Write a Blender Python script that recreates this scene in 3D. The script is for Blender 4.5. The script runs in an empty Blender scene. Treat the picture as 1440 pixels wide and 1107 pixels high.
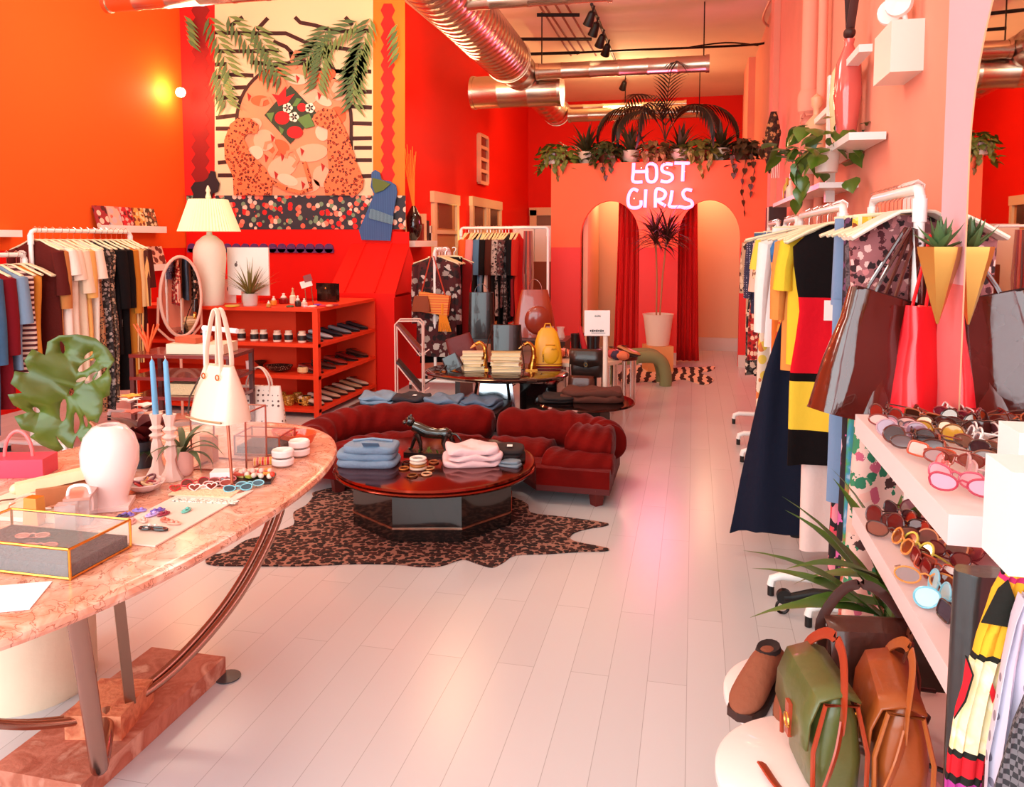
import bpy, math, random
from mathutils import Vector, Matrix, Euler
random.seed(7)
R = math.radians
PI = math.pi
SC = bpy.context.scene
COL = SC.collection

# ---------------------------------------------------------------- camera
FPX, CX, CY, EYE = 1110.0, 720.0, 418.0, 1.54
PITCH = math.atan(80 / FPX)
YAW = math.atan(256 * math.cos(PITCH) / FPX)
cd = bpy.data.cameras.new('camera')
cam = bpy.data.objects.new('camera', cd)
COL.objects.link(cam)
cd.sensor_width = 36.0
cd.lens = FPX / 1440 * 36.0
cd.shift_y = -(553.5 - CY) / 1440
cd.clip_start = 0.05
cam.location = (0, 0, EYE)
cam.rotation_euler = (PI / 2 - PITCH, 0, YAW)
SC.camera = cam
SC.view_settings.view_transform = 'Standard'
SC.view_settings.look = 'None'
SC.view_settings.gamma = 1
SC.view_settings.use_curve_mapping = False
SC.view_settings.exposure = -0.12
try:
    SC.cycles.max_bounces = 7
    SC.cycles.diffuse_bounces = 3
    SC.cycles.glossy_bounces = 3
    SC.cycles.transparent_max_bounces = 8
    SC.cycles.sample_clamp_indirect = 6
    SC.cycles.use_denoising = True
except Exception:
    pass

def _ray(px, py):
    x = (px - CX) / FPX; u = (CY - py) / FPX
    fy, fz, uy, uz = math.cos(PITCH), -math.sin(PITCH), math.sin(PITCH), math.cos(PITCH)
    dx, dy, dz = x, fy + u * uy, fz + u * uz
    c, s = math.cos(YAW), math.sin(YAW)
    return Vector((dx * c - dy * s, dx * s + dy * c, dz))
# where a sight line meets a real plane of the room
def PZ(px, py, z):
    r = _ray(px, py); t = (z - EYE) / r.z; return Vector((r.x * t, r.y * t, z))
def PY(px, py, y):
    r = _ray(px, py); t = y / r.y; return Vector((r.x * t, y, EYE + r.z * t))
def PX(px, py, x):
    r = _ray(px, py); t = x / r.x; return Vector((x, r.y * t, EYE + r.z * t))

# ---------------------------------------------------------------- light
w = bpy.data.worlds.new('world'); SC.world = w; w.use_nodes = True
w.node_tree.nodes['Background'].inputs[0].default_value = (0.84, 0.95, 1.0, 1)
w.node_tree.nodes['Background'].inputs[1].default_value = 1.3

def lamp(name, kind, loc, energy, color=(1, 1, 1), size=.1, target=None, **k):
    d = bpy.data.lights.new(name, kind); o = bpy.data.objects.new(name, d); COL.objects.link(o)
    d.energy = energy; d.color = color; o.location = loc
    if kind == 'AREA':
        d.shape = 'RECTANGLE'; d.size, d.size_y = size
    elif kind == 'SUN': d.angle = size
    else: d.shadow_soft_size = size
    for a, b in k.items(): setattr(d, a, b)
    if target is not None:
        o.rotation_euler = (Vector(target) - Vector(loc)).to_track_quat('-Z', 'Y').to_euler()
    return o
# daylight through the open shop front behind the camera
lamp('storefront_daylight', 'AREA', (-2.4, -1.5, 2.0), 300, (.86, .98, 1), (6.6, 3.4), (-2.0, 6, 1.2))
ROOM_FILLS = [(-2.4, -.5, 25), (-1.6, 4.4, 80), (-2.4, 8.0, 105), (-1.2, 12.6, 150), (-4.4, 2.6, 75), (-4.4, 6.2, 85)]  # added fill points brightening room and ceiling, apart from the visible track heads
for x, y, e in ROOM_FILLS:
    lamp('added_room_fill', 'POINT', (x, y, 3.55), e, (1, .93, .84) if y < 5 else (1, .86, .7) if y < 7 else (1, .62, .33), .4)
for a, b in (((-1.0, 7.2, 3.95), (-3.3, 9.9, 1.7)), ((-1.0, 9.3, 3.95), (-3.3, 12.6, 1.7))): lamp('added_wall_spot', 'SPOT', a, 190, (1, .72, .42), .05, b, spot_size=R(38), spot_blend=.25)  # added unseen spots that throw the orange patches onto the hall wall
for x in (-1.05, .2): lamp('added_fitting_fill', 'POINT', (x, 10.9, 2.25), 16, (1, .72, .45), .08)  # added unseen points that brighten the peach inside the arches

# ---------------------------------------------------------------- mesh helper
class M:
    def __init__(s): s.v = []; s.f = []; s.mi = []; s.cur = 0
    def add(s, vs, fs):
        n = len(s.v); s.v += [Vector(p) for p in vs]
        s.f += [tuple(i + n for i in f) for f in fs]; s.mi += [s.cur] * len(fs)
        return s
    def box(s, c, d, rz=0, m=None):
        x, y, z = d[0] / 2, d[1] / 2, d[2] / 2
        q = Matrix.Rotation(rz, 3, 'Z') if m is None else m
        vs = [Vector(c) + q @ Vector((a * x, b * y, e * z)) for a in (-1, 1) for b in (-1, 1) for e in (-1, 1)]
        return s.add(vs, [(0, 1, 3, 2), (4, 6, 7, 5), (0, 4, 5, 1), (2, 3, 7, 6), (0, 2, 6, 4), (1, 5, 7, 3)])
    def tube(s, pts, r, n=8, cap=True, close=False, sx=1, up=None):
        pts = [Vector(p) for p in pts]; N = len(pts); rs = r if isinstance(r, (list, tuple)) else [r] * N
        prev = None; base = len(s.v); vs = []
        for i, p in enumerate(pts):
            a = pts[(i - 1) % N] if (i or close) else p; b = pts[(i + 1) % N] if (i < N - 1 or close) else p
            t = (b - a).normalized() if (b - a).length > 1e-9 else Vector((0, 0, 1))
            if up is not None: u = t.cross(Vector(up))
            elif prev is None: u = t.cross(Vector((0, 0, 1)) if abs(t.z) < .9 else Vector((1, 0, 0)))
            else: u = prev - t * prev.dot(t)
            if u.length < 1e-6: u = t.orthogonal()
            u.normalize(); prev = u; w_ = t.cross(u)
            for k in range(n):
                g = 2 * PI * k / n
                vs.append(p + (u * math.cos(g) * sx + w_ * math.sin(g)) * rs[i])
        fs = []
        for i in range(N if close else N - 1):
            j = (i + 1) % N
            for k in range(n):
                fs.append((i * n + k, i * n + (k + 1) % n, j * n + (k + 1) % n, j * n + k))
        if cap and not close:
            fs.append(tuple(range(n))[::-1]); fs.append(tuple((N - 1) * n + k for k in range(n)))
        return s.add(vs, fs)
    def cyl(s, a, b, r, r2=None, n=16): return s.tube([a, b], [r, r if r2 is None else r2], n)
    def lathe(s, prof, c=(0, 0, 0), n=24, sy=1.0, wob=None):
        c = Vector(c); vs = []; fs = []
        for (r, z) in prof:
            for k in range(n):
                g = 2 * PI * k / n; q = r * (1 + (wob(g, z) if wob else 0))
                vs.append(c + Vector((q * math.cos(g), q * math.sin(g) * sy, z)))
        for i in range(len(prof) - 1):
            for k in range(n):
                fs.append((i * n + k, i * n + (k + 1) % n, (i + 1) * n + (k + 1) % n, (i + 1) * n + k))
        if prof[0][0] > 1e-5: fs.append(tuple(range(n))[::-1])
        if prof[-1][0] > 1e-5: fs.append(tuple((len(prof) - 1) * n + k for k in range(n)))
        return s.add(vs, fs)
    def ball(s, c, r, n=14, m=9, fn=None):
        rx, ry, rz = (r, r, r) if not isinstance(r, (list, tuple)) else r
        vs = []; fs = []; c = Vector(c)
        for i in range(m + 1):
            a = PI * i / m - PI / 2
            for k in range(n):
                g = 2 * PI * k / n; e = Vector((math.cos(a) * math.cos(g), math.cos(a) * math.sin(g), math.sin(a)))
                if fn: e = fn(e)
                vs.append(c + Vector((e.x * rx, e.y * ry, e.z * rz)))
        for i in range(m):
            for k in range(n): fs.append((i * n + k, i * n + (k + 1) % n, (i + 1) * n + (k + 1) % n, (i + 1) * n + k))
        return s.add(vs, fs)
    def grid(s, rows, closeu=False):
        m_, n = len(rows), len(rows[0]); vs = [p for r_ in rows for p in r_]; fs = []
        for i in range(m_ - 1):
            for k in range(n if closeu else n - 1):
                fs.append((i * n + k, i * n + (k + 1) % n, (i + 1) * n + (k + 1) % n, (i + 1) * n + k))
        return s.add(vs, fs)
    def prism(s, pts, off):                      # polygon of 3-D points pushed along a vector
        off = Vector(off); n = len(pts); a = [Vector(p) for p in pts]; b = [p + off for p in a]
        fs = [tuple(range(n))[::-1], tuple(range(n, 2 * n))] + [(i, (i + 1) % n, n + (i + 1) % n, n + i) for i in range(n)]
        return s.add(a + b, fs)
    def xf(s, mat): s.v = [mat @ p for p in s.v]; return s
    def build(s, name, mats, parent=None, smooth=True, ang=38, solid=0, sub=0):
        me = bpy.data.meshes.new(name); me.from_pydata([tuple(p) for p in s.v], [], s.f)
        for m_ in (mats if isinstance(mats, (list, tuple)) else [mats]): me.materials.append(m_)
        if isinstance(mats, (list, tuple)) and len(mats) > 1: me.polygons.foreach_set('material_index', s.mi)
        import bmesh
        bm = bmesh.new(); bm.from_mesh(me); bmesh.ops.recalc_face_normals(bm, faces=bm.faces); bm.to_mesh(me); bm.free()
        if smooth:
            me.shade_smooth(); me.set_sharp_from_angle(angle=R(ang))
        o = bpy.data.objects.new(name, me); COL.objects.link(o)
        if parent is not None: o.parent = parent
        if solid:
            md = o.modifiers.new('thickness', 'SOLIDIFY'); md.thickness = solid; md.offset = 0
        if sub:
            md = o.modifiers.new('smooth', 'SUBSURF'); md.levels = sub; md.render_levels = sub
        return o

def tag(o, label, cat, group=None, kind=None):
    o['label'] = label; o['category'] = cat
    if group: o['group'] = group
    if kind: o['kind'] = kind
    return o
def thing(name, label, cat, loc=(0, 0, 0), rz=0, group=None):
    o = bpy.data.objects.new(name, None); COL.objects.link(o); o.location = loc; o.rotation_euler = (0, 0, rz)
    o.empty_display_size = .05
    return tag(o, label, cat, group)
def struct(name, m, mt, **k):
    o = m.build(name, mt, **k); o['kind'] = 'structure'; return o
def kids(o): return [c for c in bpy.data.objects if c.parent == o]
def cp(root, loc=None, rz=None, label=None, group=None, scale=None, rot=None, mats=None):
    def rec(o, par):
        c = o.copy(); COL.objects.link(c)
        if par is not None: c.parent = par
        if mats and c.type == 'MESH' and any(sl.material and sl.material.name in mats for sl in c.material_slots):
            for sl in c.material_slots:
                if sl.material and sl.material.name in mats:
                    new = mats[sl.material.name]; sl.link = 'OBJECT'; sl.material = new
        for ch in o.children: rec(ch, c)
        return c
    r_ = rec(root, None)
    if loc is not None: r_.location = loc
    if rz is not None: r_.rotation_euler = (0, 0, rz)
    if rot is not None: r_.rotation_euler = rot
    if scale is not None: r_.scale = (scale,) * 3 if not isinstance(scale, tuple) else scale
    if label: r_['label'] = label
    if group: r_['group'] = group
    return r_

# ---------------------------------------------------------------- materials
def lin(h):
    if not isinstance(h, str): return tuple(h) + (1,)
    h = h.lstrip('#'); c = [int(h[i:i + 2], 16) / 255 for i in (0, 2, 4)]
    return tuple((x / 12.92 if x <= .04045 else ((x + .055) / 1.055) ** 2.4) for x in c) + (1,)
_mc = {}
def mat(c, rough=.6, metal=0., bump=0., bs=30., var=0., vs=6., coat=0., spec=.5, alpha=1., trans=0., emit=0., sheen=0., name=None):
    key = (c, rough, metal, bump, bs, var, vs, coat, spec, alpha, trans, emit, sheen)
    if key in _mc: return _mc[key]
    m = bpy.data.materials.new(name or 'm_' + (c if isinstance(c, str) else 'rgb').strip('#')); m.use_nodes = True
    nt = m.node_tree; b = nt.nodes['Principled BSDF']; I = b.inputs
    I['Base Color'].default_value = lin(c); I['Roughness'].default_value = rough; I['Metallic'].default_value = metal
    I['Coat Weight'].default_value = coat; I['Specular IOR Level'].default_value = spec
    I['Transmission Weight'].default_value = trans; I['Alpha'].default_value = alpha
    if sheen: I['Sheen Weight'].default_value = sheen; I['Sheen Roughness'].default_value = .35
    if emit: I['Emission Color'].default_value = lin(c); I['Emission Strength'].default_value = emit
    L = nt.links
    if bump or var:
        tc = nt.nodes.new('ShaderNodeTexCoord')
    if var:
        n = nt.nodes.new('ShaderNodeTexNoise'); n.inputs['Scale'].default_value = vs; n.inputs['Detail'].default_value = 4
        L.new(tc.outputs['Object'], n.inputs['Vector'])
        mx = nt.nodes.new('ShaderNodeMix'); mx.data_type = 'RGBA'
        c0 = lin(c); mx.inputs[6].default_value = tuple(x * (1 - var) for x in c0[:3]) + (1,)
        mx.inputs[7].default_value = tuple(min(1, x * (1 + var)) for x in c0[:3]) + (1,)
        L.new(n.outputs[0], mx.inputs[0]); L.new(mx.outputs[2], I['Base Color'])
    if bump:
        n = nt.nodes.new('ShaderNodeTexNoise'); n.inputs['Scale'].default_value = bs; n.inputs['Detail'].default_value = 3
        bp = nt.nodes.new('ShaderNodeBump'); bp.inputs['Strength'].default_value = bump; bp.inputs['Distance'].default_value = .01
        L.new(tc.outputs['Object'], n.inputs['Vector']); L.new(n.outputs[0], bp.inputs['Height']); L.new(bp.outputs[0], I['Normal'])
    _mc[key] = m
    return m
_pc = {}
def pat(kind, cols, scale=20., rough=.75, bump=0., metal=0.):
    """printed cloth, marble, wood and stone: colour ramps over Voronoi, noise, wave or brick patterns"""
    key = (kind, tuple(cols), scale, rough, bump)
    if key in _pc: return _pc[key]
    m = bpy.data.materials.new('print_' + kind); m.use_nodes = True; nt = m.node_tree; L = nt.links
    b = nt.nodes['Principled BSDF']; b.inputs['Roughness'].default_value = rough; b.inputs['Metallic'].default_value = metal
    tc = nt.nodes.new('ShaderNodeTexCoord'); mp = nt.nodes.new('ShaderNodeMapping'); L.new(tc.outputs['Object'], mp.inputs[0])
    def ramp(fac, stops, const=True):
        r_ = nt.nodes.new('ShaderNodeValToRGB'); e = r_.color_ramp
        if const: e.interpolation = 'CONSTANT'
        while len(e.elements) < len(stops): e.elements.new(.5)
        for el, (p, c) in zip(e.elements, stops): el.position = p; el.color = lin(c)
        L.new(fac, r_.inputs[0]); return r_
    def mixn(f, a, c):
        x = nt.nodes.new('ShaderNodeMix'); x.data_type = 'RGBA'; L.new(f, x.inputs[0])
        for i, q in ((6, a), (7, c)):
            if isinstance(q, str): x.inputs[i].default_value = lin(q)
            else: L.new(q, x.inputs[i])
        return x.outputs[2]
    if kind == 'leopard':
        v = nt.nodes.new('ShaderNodeTexVoronoi'); v.inputs['Scale'].default_value = scale
        n = nt.nodes.new('ShaderNodeTexNoise'); n.inputs['Scale'].default_value = scale * 1.5
        L.new(mp.outputs[0], n.inputs['Vector'])
        ad = nt.nodes.new('ShaderNodeVectorMath'); ad.operation = 'ADD'; sc_ = nt.nodes.new('ShaderNodeVectorMath'); sc_.operation = 'SCALE'
        sc_.inputs['Scale'].default_value = .6 / scale
        L.new(n.outputs['Color'], sc_.inputs[0]); L.new(mp.outputs[0], ad.inputs[0]); L.new(sc_.outputs[0], ad.inputs[1]); L.new(ad.outputs[0], v.inputs['Vector'])
        out = ramp(v.outputs['Distance'], [(0, cols[2]), (.2, cols[1]), (.42, cols[0])]).outputs[0]
    elif kind in ('cells', 'floral', 'dots', 'spots'):
        v = nt.nodes.new('ShaderNodeTexVoronoi'); v.inputs['Scale'].default_value = scale; L.new(mp.outputs[0], v.inputs['Vector'])
        if kind == 'dots': v.inputs['Randomness'].default_value = .25
        se = nt.nodes.new('ShaderNodeSeparateColor'); L.new(v.outputs['Color'], se.inputs[0])
        cs = cols[1:]; rc = ramp(se.outputs[0], [(i / len(cs), c) for i, c in enumerate(cs)])
        th = {'cells': .48, 'spots': .6, 'floral': .5, 'dots': .24}[kind]
        lt = nt.nodes.new('ShaderNodeMath'); lt.operation = 'LESS_THAN'; lt.inputs[1].default_value = th
        if kind == 'floral':
            n = nt.nodes.new('ShaderNodeTexNoise'); n.inputs['Scale'].default_value = scale * 2.2; n.inputs['Detail'].default_value = 3
            L.new(mp.outputs[0], n.inputs['Vector'])
            ad = nt.nodes.new('ShaderNodeMath'); ad.operation = 'ADD'; L.new(v.outputs['Distance'], ad.inputs[0])
            mu = nt.nodes.new('ShaderNodeMath'); mu.operation = 'MULTIPLY_ADD'; mu.inputs[1].default_value = .9; mu.inputs[2].default_value = -.45
            L.new(n.outputs[0], mu.inputs[0]); L.new(mu.outputs[0], ad.inputs[1]); L.new(ad.outputs[0], lt.inputs[0])
        else: L.new(v.outputs['Distance'], lt.inputs[0])
        out = mixn(lt.outputs[0], cols[0], rc.outputs[0])
    elif kind == 'noise':
        n = nt.nodes.new('ShaderNodeTexNoise'); n.inputs['Scale'].default_value = scale; n.inputs['Detail'].default_value = 5; n.inputs['Distortion'].default_value = .6
        L.new(mp.outputs[0], n.inputs['Vector'])
        k = len(cols); out = ramp(n.outputs[0], [(.34 + .34 * i / max(1, k - 1), c) for i, c in enumerate(cols)], False).outputs[0]
    elif kind in ('stripev', 'stripeh', 'wood', 'zebra'):
        v = nt.nodes.new('ShaderNodeTexWave'); v.inputs['Scale'].default_value = scale
        v.bands_direction = {'stripev': 'X', 'stripeh': 'Z', 'wood': 'Y', 'zebra': 'X'}[kind]
        v.inputs['Distortion'].default_value = {'wood': 6, 'zebra': 4}.get(kind, 0)
        if kind == 'wood': mp.inputs['Scale'].default_value = (1, 1, 1)
        if kind == 'zebra': v.inputs['Detail Scale'].default_value = 1.2
        L.new(mp.outputs[0], v.inputs['Vector'])
        k = len(cols); out = ramp(v.outputs[1 if len(v.outputs) > 1 else 0], [((i + .0) / k if kind != 'wood' else i / max(1, k - 1), c) for i, c in enumerate(cols)], kind != 'wood').outputs[0]
    elif kind == 'marble':
        n = nt.nodes.new('ShaderNodeTexNoise'); n.inputs['Scale'].default_value = scale; n.inputs['Detail'].default_value = 8; n.inputs['Distortion'].default_value = 1.2
        L.new(mp.outputs[0], n.inputs['Vector'])
        a = ramp(n.outputs[0], [(.3, cols[0]), (.5, cols[1]), (.62, cols[0]), (.7, cols[2])], False)
        v = nt.nodes.new('ShaderNodeTexVoronoi'); v.feature = 'DISTANCE_TO_EDGE'; v.inputs['Scale'].default_value = scale * 1.1
        ad = nt.nodes.new('ShaderNodeVectorMath'); ad.operation = 'ADD'; sc_ = nt.nodes.new('ShaderNodeVectorMath'); sc_.operation = 'SCALE'; sc_.inputs['Scale'].default_value = .35
        L.new(n.outputs['Color'], sc_.inputs[0]); L.new(mp.outputs[0], ad.inputs[0]); L.new(sc_.outputs[0], ad.inputs[1]); L.new(ad.outputs[0], v.inputs['Vector'])
        r2 = ramp(v.outputs['Distance'], [(0, '#ffffff'), (.035, '#000000')], False)
        out = mixn(r2.outputs[0], a.outputs[0], cols[3])
    elif kind == 'plank':
        mp.inputs['Rotation'].default_value = (0, 0, PI / 2)
        v = nt.nodes.new('ShaderNodeTexBrick'); v.inputs['Scale'].default_value = 1
        v.inputs['Brick Width'].default_value = 1.35; v.inputs['Row Height'].default_value = .135; v.inputs['Mortar Size'].default_value = .0012
        v.inputs['Color1'].default_value = lin(cols[0]); v.inputs['Color2'].default_value = lin(cols[1]); v.inputs['Mortar'].default_value = lin(cols[2])
        v.offset = .37; L.new(mp.outputs[0], v.inputs['Vector']); out = v.outputs[0]
    elif kind == 'check':
        v = nt.nodes.new('ShaderNodeTexChecker'); v.inputs['Scale'].default_value = scale
        v.inputs[1].default_value = lin(cols[0]); v.inputs[2].default_value = lin(cols[1]); L.new(mp.outputs[0], v.inputs[0]); out = v.outputs[0]
    L.new(out, b.inputs['Base Color'])
    if bump:
        n = nt.nodes.new('ShaderNodeTexNoise'); n.inputs['Scale'].default_value = 60
        bp = nt.nodes.new('ShaderNodeBump'); bp.inputs['Strength'].default_value = bump; bp.inputs['Distance'].default_value = .01
        L.new(mp.outputs[0], n.inputs['Vector']); L.new(n.outputs[0], bp.inputs['Height']); L.new(bp.outputs[0], b.inputs['Normal'])
    _pc[key] = m
    return m

def glassm(c='#ffffff', a=.12):
    return mat(c, rough=.03, alpha=a, spec=.8, name='clear_glass')
ORANGE = mat((.94, .115, .014), .7, spec=.15, bump=.08, bs=14)
RED = mat((.80, .009, .005), .6, spec=.15, bump=.08, bs=12)
HALLRED = mat((.84, .014, .005), .6, spec=.15, bump=.06, bs=12)
SALMON = mat((.92, .34, .235), .75, spec=.15, bump=.15, bs=9, var=.07, vs=3)
CORAL = mat((.94, .18, .075), .6, spec=.15, bump=.08, bs=14, var=.06, vs=3)
PINK = mat((.92, .47, .52), .7, spec=.15, bump=.06)
DPINK = mat((.90, .20, .20), .7, spec=.15, bump=.06)
PEACH = mat((.92, .52, .30), .8)
WHITE = mat('#f4ece8', .45)
PVC = mat('#fbf5f2', .35, coat=.2)
CREAM = mat('#f3e3c4', .55)
HWOOD = mat('#f6e4bf', .45, var=.12, vs=8)
BLACK = mat('#0c0808', .45)
DARKMETAL = mat('#241a18', .35, metal=.7)
CHROME = mat('#e8dcd6', .12, metal=1)
BRASS = mat('#d9a24a', .22, metal=1)
DUCT = mat('#d8c0a8', .27, metal=1, bump=.12, bs=6)
VELVET = mat((.145, .003, .002), .8, spec=.08, bump=.9, bs=16, var=.6, vs=6, sheen=.12)
SOIL = mat('#2a160e', .95)
DUCTR = 0
LEAF = mat('#3f5a18', .4, var=.35, vs=12, coat=.2)
DLEAF = mat('#1f3012', .45, var=.3, vs=12)
GLEAF = mat('#5a7d2c', .42, var=.3, vs=10)
# ---------------------------------------------------------------- room shell
HC = 4.29; XL = -5.95; XH = -3.3; XR = .86; YM = 8.4; YB = 15.8; XP = .70; YP = 2.53
def slab(x0, x1, y0, y1, z0, z1): return M().box(((x0 + x1) / 2, (y0 + y1) / 2, (z0 + z1) / 2), (x1 - x0, y1 - y0, z1 - z0))
FLOORM = pat('plank', ['#d2cfd2', '#ccc9cc', '#aaa7a8'], rough=.24)
struct('floor', slab(XL - .2, 1.2, -2, YB + .2, -.1, 0), FLOORM, smooth=False)
struct('ceiling', slab(XL - .2, 1.2, -2, YB + .2, HC, HC + .1), mat((.90, .70, .50), .8, bump=.1, bs=3, var=.12, vs=1.2), smooth=False)
DADO = 1.45
m = slab(XL - .15, XL, -2, YM, DADO, HC); m.cur = 1
for p in (slab(XL - .15, XL, -2, YM, 0, DADO),): m.add(p.v, p.f)
struct('wall_left', m, [ORANGE, RED], smooth=False)
m = slab(XL - .2, XH, YM, YM + .15, 0, HC)
struct('wall_mural', m, RED, smooth=False)
m = slab(XH - .15, XH, YM + .15, YB, 0, HC)
struct('wall_hall', m, HALLRED, smooth=False)
struct('wall_back', slab(XH, 1.0, YB, YB + .15, 0, HC), HALLRED, smooth=False)
struct('wall_right', slab(XR, XR + .15, YP, YB, 0, HC), SALMON, smooth=False)
m = slab(XP, XR + .15, -2, YP, DADO - .03, HC); m.cur = 1
p = slab(XP, XR + .15, -2, YP, 0, DADO - .03); m.add(p.v, p.f)
struct('wall_pilaster', m, [PINK, DPINK], smooth=False)
# shallow chases running up the right wall
m = M(); m.box((XR - .02, 6.3, HC / 2), (.1, .5, HC)); m.box((XR - .03, 13.2, HC / 2), (.14, 1.2, HC)); m.box((XR - .02, 9.2, HC / 2), (.09, .35, HC))
struct('trim_1', m, SALMON, smooth=False)
struct('baseboard_right', slab(XR - .02, XR, YP, 9.9, 0, .14), mat('#e8c9b8', .5), smooth=False)
struct('baseboard_left', slab(XL, XL + .02, -2, YM, 0, .14), RED, smooth=False)

# fitting-room block with two arched openings
YF = 9.9; FX0, FX1 = -1.77, .855; FH = 2.5
def arch_pts(x0, x1, zt, n=18):
    r = (x1 - x0) / 2; c = (x0 + x1) / 2; h = r * 1.25
    return [(x0, 0)] + [(c - r * math.cos(PI * i / n), zt - h + h * math.sin(PI * i / n)) for i in range(n + 1)] + [(x1, 0)]
AR = [(-1.395, -.66, 2.03), (-.19, .545, 2.03)]
def front_wall(m, y0, y1, z0, z1):
    # outline strip by strip so the openings stay open
    xs = [FX0]
    for a, b, t in AR: xs += [p[0] for p in arch_pts(a, b, t)][1:-1]
    xs = sorted(set([round(v, 4) for v in xs + [FX1]]))
    def low(x):
        for a, b, t in AR:
            if a < x < b:
                r = (b - a) / 2; c = (a + b) / 2; h = r * 1.25
                return t - h + h * math.sqrt(max(0, 1 - ((x - c) / r) ** 2))
        return 0
    for i in range(len(xs) - 1):
        a, b = xs[i], xs[i + 1]; mid = (a + b) / 2
        if low(mid) > 0: la, lb = max(low(a), 2.03 - .3675 * 1.25 if low(a) == 0 else low(a)), max(low(b), 2.03 - .3675 * 1.25 if low(b) == 0 else low(b))
        else: la = lb = 0
        la = max(la, z0) if la < z1 else z1; lb = max(lb, z0) if lb < z1 else z1
        if min(la, lb) >= z1 - 1e-6: continue
        m.prism([(a, y0, la), (b, y0, lb), (b, y0, z1), (a, y0, z1)], (0, y1 - y0, 0))
m = M(); front_wall(m, YF, YF + .12, 1.45, FH)
m.cur = 1; front_wall(m, YF, YF + .12, 0, 1.45)
m.cur = 0
m.box((FX0 + .05, YF + 1.3, FH / 2), (.1, 2.36, FH))
m.cur = 2
m.box((-1.38 + .03, YF + .75, FH / 2 - .1), (.06, 1.2, FH - .2)); m.box((-.42, YF + .8, FH / 2 - .1), (.06, 1.3, FH - .2)); m.box(((FX0 + FX1) / 2, YF + 1.5, FH / 2 - .1), (FX1 - FX0, .08, FH - .2))
m.cur = 0; m.box(((FX0 + FX1) / 2, YF + .7, FH - .03), (FX1 - FX0, 1.28, .06))
struct('wall_fitting', m, [CORAL, mat((.86, .03, .02), .55), PEACH], smooth=False)
m = M()
for a, b in ((FX0, AR[0][0]), (AR[0][1], AR[1][0]), (AR[1][1], FX1)): m.box(((a + b) / 2, YF - .01, .075), (b - a, .025, .15))
m.box(((.0 + FX1) / 2, YF + 1.44, .09), (FX1, .03, .18))
struct('baseboard_fitting', m, mat('#ecd8cc', .5), smooth=False)

# doors and openings along the hall wall and in the back wall
TRIMW = mat('#f0cfa6', .5)
def framed(x, y0, y1, z1, name, inner):
    m = M()
    for y in (y0, y1): m.box((x + .02, y, z1 / 2), (.06, .1, z1))
    m.box((x + .02, (y0 + y1) / 2, z1), (.07, abs(y1 - y0) + .16, .14))
    m.box((x + .02, (y0 + y1) / 2, z1 - .45), (.05, abs(y1 - y0), .05))
    m.cur = 1; m.box((x + .005, (y0 + y1) / 2, z1 / 2), (.02, abs(y1 - y0), z1))
    m.cur = 2; m.box((x + .012, (y0 + y1) / 2, z1 - .22), (.02, abs(y1 - y0) * .6, .36))
    o = struct(name, m, [TRIMW, mat('#c98f5c', .5), mat(inner, .2)], smooth=False)
framed(XH, 9.75, 10.75, 2.1, 'door_1', '#7a5a44')
framed(XH, 11.55, 12.35, 2.13, 'door_2', '#6b4a38'); framed(XH, 12.5, 13.3, 2.13, 'door_3', '#4a3028')
a = PY(745, 297, YB); b = PY(830, 297, YB)
m = M(); m.box((a.x + .08, YB - .03, 1.05), (.14, .06, 2.2)); m.box((a.x + .6, YB - .03, 2.12), (1.2, .06, .16)); m.box((a.x + 1.16, YB - .03, 1.05), (.14, .06, 2.2))
m.cur = 1; m.box((a.x + .6, YB - .015, 1.05), (1.0, .03, 2.1))
struct('door_4', m, [mat('#f3c79c', .5), mat('#8a6248', .4)], smooth=False)
# narrow louvred window high on the hall wall
y0 = PX(671, 200, XH).y; y1 = PX(680, 200, XH).y; zt = PX(675, 191, XH).z; zb = PX(675, 257, XH).z
m = M(); m.box((XH + .03, y0, (zt + zb) / 2), (.06, .06, zt - zb)); m.box((XH + .03, y1 + .1, (zt + zb) / 2), (.06, .05, zt - zb))
for i in range(5): m.box((XH + .03, (y0 + y1) / 2 + .05, zb + (zt - zb) * i / 4), (.05, y1 - y0 + .1, .05))
m.cur = 1; m.box((XH + .01, (y0 + y1) / 2 + .05, (zt + zb) / 2), (.02, y1 - y0 + .1, zt - zb))
struct('window_1', m, [mat('#f0b090', .5), mat('#8a3018', .4)], smooth=False)
o = M().box(PY(730, 283, YB - .01), (.09, .02, .17)).build('light_switch', WHITE); tag(o, 'small white light switch plate on the far red wall', 'switch')

# ---------------------------------------------------------------- mural
def mu(cx, cy, k=0):
    return PY(240 + cx / 3.953, cy / 3.953, YM - .004 - .003 * k)
mural = thing('wall_mural_painting', 'large painted mural of two leopards, peacocks and palm leaves on the red wall', 'mural', (0, 0, 0))
def mpoly(name, polys, k, mt, parent=None, d=.003, each=False):
    m = M()
    if each:
        for p in polys: M().prism([mu(x, y, k) for x, y in p], (0, d, 0)).build(name, mt, parent or mural, smooth=False)
        return
    for p in polys: m.prism([mu(x, y, k) for x, y in p], (0, d, 0))
    return m.build(name, mt, parent or mural, smooth=False)
def rect(x0, y0, x1, y1): return [(x0, y0), (x1, y0), (x1, y1), (x0, y1)]
def ell(cx, cy, rx, ry, n=16, a=0):
    return [(cx + rx * math.cos(t) * math.cos(a) - ry * math.sin(t) * math.sin(a), cy + rx * math.cos(t) * math.sin(a) + ry * math.sin(t) * math.cos(a)) for t in [2 * PI * i / n for i in range(n)]]
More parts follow.
